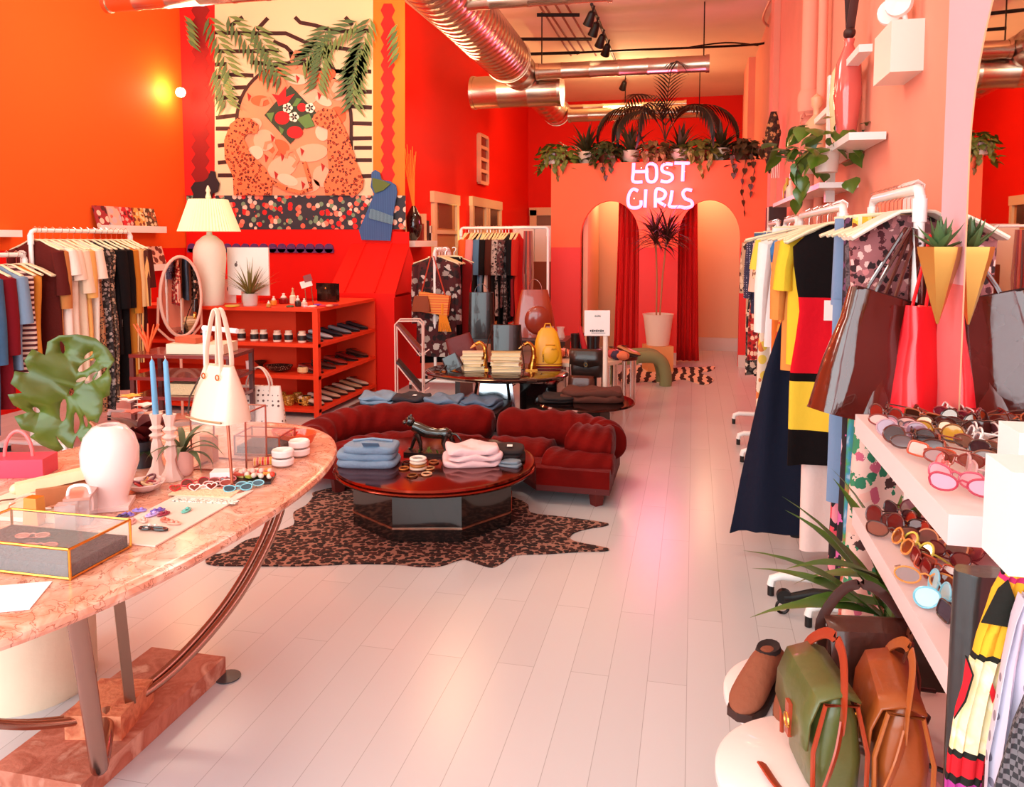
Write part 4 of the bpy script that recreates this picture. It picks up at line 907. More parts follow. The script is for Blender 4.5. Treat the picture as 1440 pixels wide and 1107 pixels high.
# things at the near-left end
o = M().prism([(0, 0, 0), (.05, 0, 0), (.045, 0, .075), (.006, 0, .075)], (0, .03, 0)).build('amber_prism', mat('#d8902c', .1, metal=.3, coat=.8)); o.location = T(32, 738); tag(o, 'golden amber glass wedge at the left end of the table', 'ornament')
t = thing('clutch_box', 'clear acrylic box clutch with a white handle beside the vase', 'bag', T(95, 744), .5)
AC = mat('#f0d8d4', .08, alpha=.45, spec=.9, coat=.5)
M().box((0, 0, .035), (.05, .04, .07)).build('end_panel', AC, t); M().box((.02, .07, .035), (.06, .1, .07)).build('body', AC, t); M().box((.02, .07, .074), (.066, .11, .008)).build('lid', mat('#c89080', .2, coat=.4), t)
M().tube(sm([(-.01, .05, .075), (.0, .05, .1), (.04, .05, .1), (.05, .05, .06), (.05, .05, .03)], 4), .0045, 8).build('handle', mat('#fbf0ee', .2), t)
o = M().box((0, 0, 0), (.2, .035, .03)).ball((-.1, 0, 0), (.015, .018, .015)).build('bone_rod', mat('#f0d4a8', .5, var=.12, vs=30)); o.location = T(80, 715, .085); o.rotation_euler = (0, -.12, .75); tag(o, 'pale bone-coloured thick rod lying across the boxes by the vase', 'ornament')
o = M().box((0, 0, .035), (.16, .1, .07)).build('tan_box', mat('#b86a40', .5, var=.2, vs=20)); o.location = T(75, 720) + Vector((.0, .06, 0)); o.rotation_euler = (0, 0, .7); tag(o, 'tan leather box under the bone rod', 'box')
t = thing('jewellery_tray', 'cream tray of hair pins at the far left of the table', 'tray', Vector((-1.86, 1.87, TZ + .001)), .1); M().box((0, 0, .006), (.3, .2, .012)).build('tray_base', mat('#f3dcc4', .5), t, smooth=False)
for i in range(9):
    o = M().tube([(-.035, 0, 0), (.0, .004, .004), (.035, 0, 0)], .0025, 5).build('hair_pin', mat(['#c85a40', '#7a4a38', '#f0e0d8', '#e8a080'][i % 4], .3)); o.location = Vector((-1.98 + .03 * i, 1.83 + .03 * (i % 3), TZ + .018)); o.rotation_euler = (0, 0, .6 + i * .5); tag(o, ['coral', 'brown', 'white', 'peach'][i % 4] + ' slim hair pin, %s of nine from the left on the cream tray' % ['first', 'second', 'third', 'fourth', 'fifth', 'sixth', 'seventh', 'eighth', 'ninth'][i], 'hair pin', 'hair pins on the cream tray')
t = thing('pink_handbag', 'hot pink bag with a tall round handle at the far left', 'bag', Vector((-2.18, 2.15, TZ + .001)), .3); M().box((0, 0, .03), (.2, .1, .06)).build('body', mat('#e8405c', .35), t)
M().tube([(.045 * math.cos(u), 0, .06 + .085 * math.sin(u)) for u in [PI * j / 12 for j in range(13)]], .006, 8).build('handle', mat('#e87878', .35), t)
o = M().box((0, 0, .001), (.26, .14, .002)).build('paper_sheet', mat('#fdf4f2', .7)); o.location = (-1.5, 1.35, TZ + .001); o.rotation_euler = (0, 0, .45); tag(o, 'blank white paper sheet at the near end of the marble table', 'paper')
for i, (px, py, c) in enumerate([(28, 770, '#d88070'), (48, 762, '#c86a5c')]):
    sunglasses(['pink', 'rose'][i] + ' sunglasses lying inside the nearest glass case', Vector((-1.6 + .07 * i, 1.6 - .05 * i, TZ + .036)), .3, c, '#a85a50', 'oval', .021, .016, .002, tilt=-1.2, sc=.8, temple_fold=True)
# ================================================================ rug, coffee table, sofa
def rugmesh(px_pts, z=.004):
    return [PZ(x, y, 0) + Vector((0, 0, z)) for x, y in px_pts]
def smooth_closed(P, n=4):
    out = []; N = len(P)
    for i in range(N):
        a, b, c, d = P[i - 1], P[i], P[(i + 1) % N], P[(i + 2) % N]
        for k in range(n):
            t = k / n; out.append(.5 * ((2 * b) + (c - a) * t + (2 * a - 5 * b + 4 * c - d) * t * t + (3 * b - a - 3 * c + d) * t ** 3))
    return out
rp = [(289, 789), (298, 782), (320, 778), (345, 762), (380, 752), (408, 742), (414, 736), (413, 722), (430, 712), (440, 700), (446, 692), (520, 680), (650, 680), (735, 706), (746, 722), (790, 728), (848, 736), (853, 740), (825, 745), (805, 752), (806, 762), (853, 772), (850, 776), (815, 777), (770, 780), (725, 782), (708, 792), (692, 799), (672, 794), (650, 788), (620, 797), (590, 798), (560, 795), (500, 794), (430, 797), (360, 797), (300, 796)]
P = smooth_closed(rugmesh(rp, 0))
o = M().prism([p + Vector((0, 0, .001)) for p in P], (0, 0, .006)).build('leopard_rug', pat('spots', ['#a07060', '#140605', '#2a100c', '#3f1a14'], 42, .9), smooth=False); tag(o, 'leopard-print hide rug under the round coffee table', 'rug')
zp = [(880, 520), (905, 514), (930, 520), (960, 517), (985, 517), (1005, 516), (1000, 522), (985, 525), (1003, 533), (998, 540), (985, 541), (960, 534), (935, 539), (905, 537), (880, 540), (868, 530)]
P = smooth_closed(rugmesh(zp, 0))
o = M().prism([p + Vector((0, 0, .001)) for p in P], (0, 0, .006)).build('zebra_rug', pat('zebra', ['#2a1210', '#f0d0b0'], 3.2, .9), smooth=False); tag(o, 'zebra-print hide rug before the fitting rooms', 'rug')

CTR = Vector((-1.39, 4.13, 0)); CH = .318
t = thing('coffee_table', 'round coffee table with mirrored top on a dark octagonal base', 'table', CTR)
oc = lambda r, z, o_=.0: [Vector((r * math.cos(PI / 8 + PI / 4 * i + o_), r * math.sin(PI / 8 + PI / 4 * i + o_), z)) for i in range(8)]
DG = mat('#1e1614', .12, coat=.6)
m = M()
for z0, z1 in ((.012, .075), (.085, CH - .045)): m.prism(oc(.46, z0, .22), (0, 0, z1 - z0))
m.build('base', DG, t, smooth=False); m = M().prism(oc(.464, .075, .22), (0, 0, .01)); m.build('chrome_strip', mat('#e8b8a0', .2, metal=1), t, smooth=False)
M().lathe([(.54, CH - .045), (.555, CH - .04), (.562, CH - .03), (.555, CH - .022), (.55, CH - .02), (.558, CH - .012), (.552, CH - .002), (.53, CH)], n=64).build('rim', mat('#7a2c20', .12, metal=.9), t)
M().lathe([(0, CH - .006), (.532, CH - .006), (.532, CH - .001), (0, CH - .001)], n=64).build('mirror_top', mat('#4c3c3a', .04, metal=1), t)
M().lathe([(0, CH - .04), (.54, CH - .04), (.54, CH - .01), (0, CH - .01)], n=48).build('underside', DG, t)
def K(px, py, dz=0): v = PZ(px, py, CH); v.z += dz; return v
# folded clothes: a stack of soft rounded layers
def folded(name, label, loc, rz, W, Dp, layers, mt, h=.022, cat='clothes', seed=1, tagc=None, puff=.006, group=None):
    rg = random.Random(seed); t = thing(name, label, cat, loc, rz, group)
    for k in range(layers):
        rows = []; w_, d_ = W * (1 - .06 * k) * rg.uniform(.93, 1.03), Dp * (1 - .05 * k) * rg.uniform(.93, 1.03); ox, oy = rg.uniform(-.012, .012), rg.uniform(-.012, .012)
        for zf, sc_ in [(0, .93), (.12, .99), (.5, 1.02), (.88, .99), (1, .92), (1.0, .6), (1.02, .2)]:
            pts = []
            for j in range(36):
                a = 2 * PI * j / 36; c, s_ = math.cos(a), math.sin(a); e = 5.
                x = w_ / 2 * sc_ * abs(c) ** (2 / e) * (1 if c > 0 else -1); y = d_ / 2 * sc_ * abs(s_) ** (2 / e) * (1 if s_ > 0 else -1)
                wv = puff * math.sin(5 * a + k * 2 + seed) * (1 if zf > .3 else .2)
                pts.append(Vector((x * (1 + wv) + ox, y * (1 + wv) + oy, k * h + zf * h + puff * .6 * math.sin(x * 35 + y * 22 + seed * 2 + k) * (zf > .4))))
            rows.append(pts)
        m = M().grid(rows, True); m.add(rows[0], [tuple(range(36))[::-1]]); m.add(rows[-1], [tuple(range(36))])
        m.build('fold', mt[k % len(mt)] if isinstance(mt, list) else mt, t, ang=70)
    if tagc: M().box((W * .1, -Dp * .1, layers * h + .008), (.03, .045, .001)).build('price_tag', mat(tagc, .6), t, smooth=False)
    return t
DEN = mat('#7d9cb8', .8, bump=.5, bs=60, var=.22, vs=9)
dj = folded('folded_jeans', 'light blue jeans folded in a heap on the coffee table', K(520, 652), .15, .34, .22, 3, DEN, .038, 'jeans', 3)
M().box((.03, -.085, .125), (.09, .003, .06), m=Matrix.Rotation(.9, 3, 'X')).build('back_pocket', mat('#6a8aa8', .8), dj, smooth=False); M().tube([(-.1, .03, .12), (.0, .06, .124), (.12, .04, .12)], .007, 6).build('waistband', mat('#86a4c0', .8), dj)
folded('folded_sweater', 'pale pink sweater folded on the right of the coffee table', K(665, 650), .35, .33, .24, 3, mat('#f3cfd2', .85, bump=.3, bs=40), .032, 'sweater', 8, puff=.02)
folded('folded_shirt', 'black top with price tag on the right edge of the coffee table', K(712, 645), .2, .2, .2, 3, mat('#231a1c', .85), .024, 'top', 5, '#ffffff')
folded('folded_scarf', 'greyish blue folded cloth at the back right of the coffee table', K(718, 655), -.2, .12, .07, 2, mat('#7a8a98', .85), .014, 'cloth', 6)
# striding big cat figurine
t = thing('panther_figurine', 'glossy black striding panther figurine on the coffee table', 'figurine', K(605, 640) + Vector((0, .02, 0)), .05)
BG = mat('#15130f', .12, coat=.8)
M().box((0, 0, .008), (.3, .1, .016)).build('stand', mat('#201612', .3), t)
m = M(); m.tube([(-.105, 0, .16), (-.07, 0, .145), (-.02, 0, .125), (.04, 0, .12), (.09, 0, .125), (.12, 0, .12)], [.03, .036, .035, .03, .034, .02], 12)
m.ball((-.125, 0, .185), (.03, .025, .03)); m.ball((-.155, 0, .178), (.017, .015, .013)); m.ball((-.125, .018, .212), (.008, .006, .012)); m.ball((-.125, -.018, .212), (.008, .006, .012))
for x0, x1, x2, y in ((-.085, -.11, -.125, .02), (-.08, -.06, -.055, -.02), (.1, .125, .11, .02), (.09, .075, .095, -.02)): m.tube([(x0, y, .12), (x1, y, .07), (x2, y, .024), (x2 - .014, y, .02)], [.02, .013, .009, .009], 8)
m.tube([(.12, 0, .125), (.15, 0, .12), (.175, 0, .09), (.18, 0, .05), (.2, 0, .035)], .007, 8); m.build('cat_body', BG, t, ang=80)
m = M()
for i in range(12): blade(m, (-.08 + .018 * i, -.03, .014), 4 + i, .9, .05, .006, .5, 4)
m.build('moss', mat('#5a7a2c', .6), t)
for k, (px, lb) in enumerate([(588, 'lowest'), (588, 'second lowest'), (588, 'second from top'), (588, 'topmost')]):
    o = M().tube([(.038 * math.cos(a), .038 * math.sin(a), 0) for a in [2 * PI * i / 24 for i in range(24)]], .008, 8, close=True).build('stacked_bangle', mat(['#e8d0b8', '#b87838', '#f3e4d0', '#f6ece0'][k], .3)); o.location = K(588, 660, .009 + .0165 * k); tag(o, lb + ' bangle in the small stack at the front of the coffee table', 'bangle', 'stacked bangles on the coffee table')
for i, (px, py, c, lb) in enumerate([(568, 660, '#b87838', 'gold'), (572, 652, '#3a2a20', 'black'), (604, 660, '#c89868', 'tan'), (610, 651, '#a86a40', 'copper'), (600, 668, '#e8c8a0', 'cream'), (580, 670, '#8a5a30', 'bronze')]):
    o = M().tube([(.024 * math.cos(a), .03 * math.sin(a), .006) for a in [2 * PI * j / 14 for j in range(14)]], .005, 6, close=True).build('bracelet', mat(c, .25, metal=.5)); o.location = K(px, py); tag(o, lb + ' bracelet lying near the bangle stack on the coffee table', 'bracelet', 'loose bracelets on the coffee table')
tag(M().box((0, 0, .02), (.04, .03, .04)).build('door_stop', mat('#e8c8b0', .5)), 'small beige block on the floor beside the octagonal table base', 'block'); bpy.data.objects['door_stop'].location = PZ(706, 700, 0) + Vector((.02, .0, 0))

# sofa: two upholstered sections
VEL = VELVET
def roll(name, path, rad, parent, n=90, sq=1.0, ph=0, cr=.075, flat=1.0):
    P = sm(path, 14); N = len(P); rs = []
    rows = []
    for i, p in enumerate(P):
        t_ = i / (N - 1); e = min(1, math.sin(PI * min(1, max(0, t_))) * 4.5) ** .45 if 0 < t_ < 1 else .05
        d = (P[min(N - 1, i + 1)] - P[max(0, i - 1)]); d.z = 0; d.normalize(); u = Vector((-d.y, d.x, 0))
        r_ = rad * (.35 + .65 * e)
        row = []
        for k in range(20):
            a = 2 * PI * k / 20; q = r_ * (1 + cr * math.sin(i * .95 + 2.2 * math.sin(a * 1.5 + ph)) * (.5 + .5 * math.sin(a)) + .02 * math.sin(i * .31 + ph))
            row.append(p + u * math.cos(a) * q * sq + Vector((0, 0, math.sin(a) * q * flat)))
        rows.append(row)
    m = M().grid(rows, True); m.add(rows[0], [tuple(range(20))[::-1]]); m.add(rows[-1], [tuple(range(20))])
    return m.build(name, VEL, parent, ang=80, sub=1)
t = thing('velvet_sofa', 'deep red velvet sofa section at the left, curling toward the marble table', 'sofa', (-1.9, 4.9, 0), 0, 'two halves of the red velvet sofa')
f = lambda x, y, z: Vector((x + 1.9, y - 4.9, z))
roll('back_cushion', [f(-1.29, 5.06, .31), f(-1.6, 5.08, .31), f(-1.95, 5.05, .31), f(-2.2, 4.92, .3), f(-2.34, 4.7, .28), f(-2.36, 4.45, .24)], .115, t, sq=1.15)
roll('seat_cushion', [f(-1.29, 4.84, .2), f(-1.6, 4.86, .2), f(-1.9, 4.83, .2), f(-2.08, 4.7, .19), f(-2.16, 4.5, .18)], .1, t, ph=1, sq=1.3, flat=.8)
M().prism([f(-1.29, 4.66, .1), f(-1.29, 5.12, .1), f(-1.95, 5.13, .1), f(-2.3, 5.0, .1), f(-2.43, 4.7, .1), f(-2.42, 4.35, .1), f(-2.05, 4.3, .1), f(-1.97, 4.6, .1)], (0, 0, .1)).build('base', VEL, t)
for x, y in ((-2.1, 4.38), (-1.36, 4.74), (-2.32, 4.85), (-1.4, 5.05)): M().tube([f(x, y, .1), f(x, y, .008)], [.055, .04], 4).build('leg', mat('#5a1410', .5), t)
t = thing('velvet_sofa', 'deep red velvet sofa section at the right with stacked arm cushions', 'sofa', (-.9, 4.9, 0), 0, 'two halves of the red velvet sofa')
f = lambda x, y, z: Vector((x + .9, y - 4.9, z))
roll('back_cushion', [f(-1.26, 5.05, .3), f(-1.0, 5.07, .305), f(-.75, 5.05, .3), f(-.56, 4.95, .29), f(-.5, 4.8, .28)], .12, t, sq=1.1)
roll('arm_cushion', [f(-.72, 4.82, .3), f(-.6, 4.8, .3), f(-.45, 4.8, .3)], .115, t, ph=2, sq=1.6, flat=.85)
roll('arm_cushion', [f(-.86, 4.68, .2), f(-.68, 4.66, .205), f(-.44, 4.68, .21)], .1, t, ph=3, sq=1.6, flat=.75)
roll('seat_cushion', [f(-1.26, 4.84, .2), f(-1.05, 4.86, .2), f(-.85, 4.84, .2)], .1, t, ph=1, sq=1.6, flat=.8)
sp_ = lambda z: [f(-1.27, 4.66, z), f(-1.0, 4.62, z), f(-.88, 4.46, z), f(-.45, 4.45, z), f(-.45, 5.11, z), f(-1.27, 5.11, z)]
M().prism(sp_(.11), (0, 0, .1)).build('seat_panel', VEL, t, ang=30); M().prism(sp_(.075), (0, 0, .035)).build('base', mat('#5a0a08', .7), t)
for x, y in ((-.53, 4.5), (-1.18, 4.72), (-.52, 5.02), (-1.2, 5.02)): M().tube([f(x, y, .1), f(x, y, .001)], [.05, .036], 4).build('leg', mat('#6a1812', .5), t)
# low table of jeans behind the sofa
t = thing('low_table', 'low dark table behind the sofa piled with jeans', 'table', (-1.95, 5.72, 0)); M().box((0, 0, .27), (1.15, .5, .03)).build('tabletop', mat('#2a1612', .3), t, smooth=False)
for x in (-.52, .52):
    for y in (-.2, .2): M().box((x, y, .13), (.04, .04, .255)).build('leg', mat('#2a1612', .3), t, smooth=False)
for i, (x, c, lb) in enumerate([(-.42, '#7a98b4', 'pale blue'), (-.15, '#2c2a34', 'black'), (.12, '#6886a4', 'mid blue'), (.4, '#54708e', 'worn blue')]):
    folded('folded_jeans', lb + ' jeans folded on the low table behind the sofa', (-1.95 + x, 5.7, .287), .15 - .1 * i, .3, .3, 2, mat(c, .85, bump=.4, bs=60, var=.2, vs=9), .03, 'jeans', 11 + i, '#ffffff' if i == 1 else None, puff=.02, group='jeans on the low table')
# ================================================================ clothes racks
def rack(label, p0, p1, zt, foot=.5, name='clothes_rack', mt=PVC, r=.016, feet=True, cast=True, cat='clothes rack', group=None):
    p0, p1 = Vector((*p0, 0)), Vector((*p1, 0)); L = (p1 - p0).length; a = math.atan2(p1.y - p0.y, p1.x - p0.x)
    t = thing(name, label, cat, p0, a, group)
    M().tube([(0, 0, zt - .03), (.012, 0, zt - .008), (.03, 0, zt), (L - .03, 0, zt), (L - .012, 0, zt - .008), (L, 0, zt - .03)], r, 12).build('top_rail', mt, t)
    for x in (0, L):
        m = M().cyl((x, 0, .09), (x, 0, zt - .02), r); m.cyl((x, 0, zt * .5 - .04), (x, 0, zt * .5 + .04), r * 1.25); m.cyl((x, 0, zt - .1), (x, 0, zt - .03), r * 1.3); m.build('post', mt, t)
        if feet:
            M().tube([(x, -foot / 2 - .02, .045), (x, -foot / 2 - .015, .075), (x, -foot / 2 + .02, .09), (x, foot / 2 - .02, .09), (x, foot / 2 + .015, .075), (x, foot / 2 + .02, .045)], r * 1.15, 10).build('foot', mt, t)
            for s_ in (-1, 1):
                M().cyl((x, s_ * (foot / 2 + .02), .001), (x, s_ * (foot / 2 + .02), .045), r * .9, n=10).build('caster', BLACK, t)
    return t
def garment(label, cat, loc, rz, kind='shirt', w=.2, L=.7, mt=None, bands=None, flare=1.0, sleeve=.0, smt=None, name=None, group=None, tagp=None, seed=0, thick=.026, hang=HWOOD, wave=.014, drop=.07, open_=False):
    """kind: shirt (shoulders) / dress (shoulders, waist) / strap (thin straps) / skirt (clipped) / trousers"""
    rg = random.Random(seed * 7 + len(label))
    t = thing(name or {'top': 'hanging_knitwear'}.get(cat, 'hanging_' + cat.replace(' ', '_').replace('-', '_')), label, cat, loc, rz, group)
    z0 = -drop
    # hanger and hook
    if kind in ('skirt', 'trousers'): M().tube([(-w, 0, z0 - .012), (0, 0, z0), (w, 0, z0 - .012)], .008, 6).box((-w * .85, 0, z0 - .025), (.012, .02, .035)).box((w * .85, 0, z0 - .025), (.012, .02, .035)).build('hanger', hang, t)
    else: M().tube([(-w - .012, 0, z0 - .075), (-w * .6, 0, z0 - .04), (-.05, 0, z0 - .006), (0, 0, z0), (.05, 0, z0 - .006), (w * .6, 0, z0 - .04), (w + .012, 0, z0 - .075)], [.014, .014, .012, .012, .012, .014, .014], 8, sx=.5, up=(0, 1, 0)).build('hanger', hang, t)
    M().tube([(0, 0, z0), (0, 0, -.03), (.018, 0, -.012), (.02, 0, .008), (.0, 0, .022), (-.02, 0, .01)], .0022, 5).build('hook', CHROME, t)
    zt = z0 - .012; ph = rg.uniform(0, 6); kx = rg.uniform(22, 40)
    fr = [0, .015, .045, .09, .16, .25, .36, .48, .6, .72, .84, .94, 1.0]
    if bands: fr = sorted(set(fr + [b[0] for b in bands if 0 < b[0] < 1] + [min(1, b[0] + .002) for b in bands if 0 < b[0] < 1]))
    def prof(f):
        d = f * L
        if kind in ('shirt', 'dress'):
            if d < .085: a = .045 + (w - .045) * min(1, d / .075) ** .85
            else: a = w * (1 - .06 * min(1, (d - .085) / .2)) if kind == 'shirt' else w * (1 - .18 * math.exp(-((d - .38) / .16) ** 2))
            a *= 1 + (flare - 1) * max(0, (d - .3) / max(.1, L - .3)) if d > .3 else 1
        elif kind == 'strap': a = w * .62 * (1 + (flare - 1) * f)
        else: a = w * (1 + (flare - 1) * f)
        return a, thick * (1 - .65 * math.exp(-d / .08)) + .006, (0 if d < .08 else wave * min(1, (d - .08) / .3) * (1 + (flare - 1) * .6))
    n = 32
    def rows_for(fs, zoff=0.):
        rows = []
        for f in fs:
            a, b, wv = prof(f); row = []
            for k in range(n):
                g = 2 * PI * k / n; c, s_ = math.cos(g), math.sin(g)
                x = a * abs(c) ** .62 * (1 if c > 0 else -1)
                y = b * abs(s_) ** .7 * (1 if s_ > 0 else -1) + wv * math.sin(kx * x + ph + f * 1.4) + .006 * math.sin(f * 9 + ph)
                z = zt - f * L - (.02 * (abs(x) / max(a, .01)) ** 2 if kind == 'dress' and f > .9 else 0) + (.012 * math.sin(x * 18 + ph) * f * (flare - 1) if flare > 1.2 else 0)
                if kind in ('shirt', 'dress') and f < .001: z -= 0
                row.append(Vector((x, y, z)))
            rows.append(row)
        return rows
    if kind == 'strap':
        zs = z0 - .16
        for s_ in (-1, 1): M().tube([(s_ * w * .42, 0, z0 - .02), (s_ * w * .5, 0, zs)], .005, 5).build('strap', mt, t)
        zt = zs
    if kind == 'trousers':
        rows = rows_for([0, .05, .15, .3]); m = M().grid(rows, True); m.add(rows[0], [tuple(range(n))[::-1]]); m.add(rows[-1], [tuple(range(n))]); m.build('waist', mt, t)
        for s_ in (-1, 1):
            P_ = []
            for f in (.28, .5, .75, 1): P_.append([Vector((s_ * w * .5 * (1 + (flare - 1) * f) + w * .5 * flare ** f * .98 * math.cos(g), .024 * math.sin(g) + .008 * math.sin(6 * f + ph + math.cos(g) * 3), zt - f * L)) for g in [2 * PI * k / 16 for k in range(16)]])
            m = M().grid(P_, True); m.add(P_[-1], [tuple(range(16))]); m.build('trouser_leg', mt, t)
    else:
        rows = rows_for(fr); m = M(); mats = [mt]
        if bands:
            mats = []; bb = sorted(bands)
            for q_, b_ in enumerate(bb):
                nx = bb[q_ + 1][0] if q_ < len(bb) - 1 else 1.0; idx = [i for i, f in enumerate(fr) if f >= b_[0] - 1e-6 and f <= nx + 1e-6]
                m.cur = q_; mats.append(b_[1]); m.grid([rows[i] for i in idx], True)
        else: m.grid(rows, True)
        m.add(rows[0], [tuple(range(n))[::-1]]); m.add(rows[-1], [tuple(range(n))])
        m.build('cloth', mats, t, ang=75)
    if sleeve and kind in ('shirt', 'dress'):
        sm_ = smt or mt or (bands[0][1] if bands else None)
        for s_ in (-1, 1):
            x0 = s_ * w * .88; zz = zt - .085
            M().tube([(x0 - s_ * .03, 0, zz + .02), (x0 + s_ * .012, 0, zz), (x0 + s_ * .03, .006, zz - sleeve * .5), (x0 + s_ * .034, .01, zz - sleeve)], [.03, .056, .05, .042 if sleeve > .3 else .058], 12, sx=.75, up=(0, 1, 0)).build('sleeve', sm_, t)
    if tagp: M().box((tagp[0], -.045, tagp[1]), (.045, .001, .085)).build('price_tag', mat('#fbeee8', .6), t, smooth=False)
    return t
def F(c, **k):
    l = lin(c)[:3]
    if max(l) < .06: c = tuple(v * .45 for v in l)
    return mat(c, .85, bump=.25, bs=50, spec=.15, **k)
FL = lambda *c, s=26: pat('floral', c, s, .85)
CL = lambda *c, s=26: pat('cells', c, s, .85)
# -------- right wall, four racks in a row
BX = .60; ZR = 1.68
rk = rack('white pipe rack by the pink pilaster, nearest on the right', (.66, 2.6), (.66, 3.24), 1.695, .34)
for z in (1.14, 1.27, 1.4, 1.53, 1.6): M().ball((-.016, .0, z), (.003, .0045, .0045), 8, 6).build('hole_plug', mat('#2a2a30', .5), rk)
rack('white pipe rack, second from the front on the right', (BX, 3.5), (BX, 4.84), ZR, .46)
rack('white pipe rack, third from the front on the right', (BX, 4.98), (BX, 5.62), ZR - .01, .46)
rack('white pipe rack farthest back on the right wall', (BX, 6.1), (BX, 6.8), ZR - .01, .46)
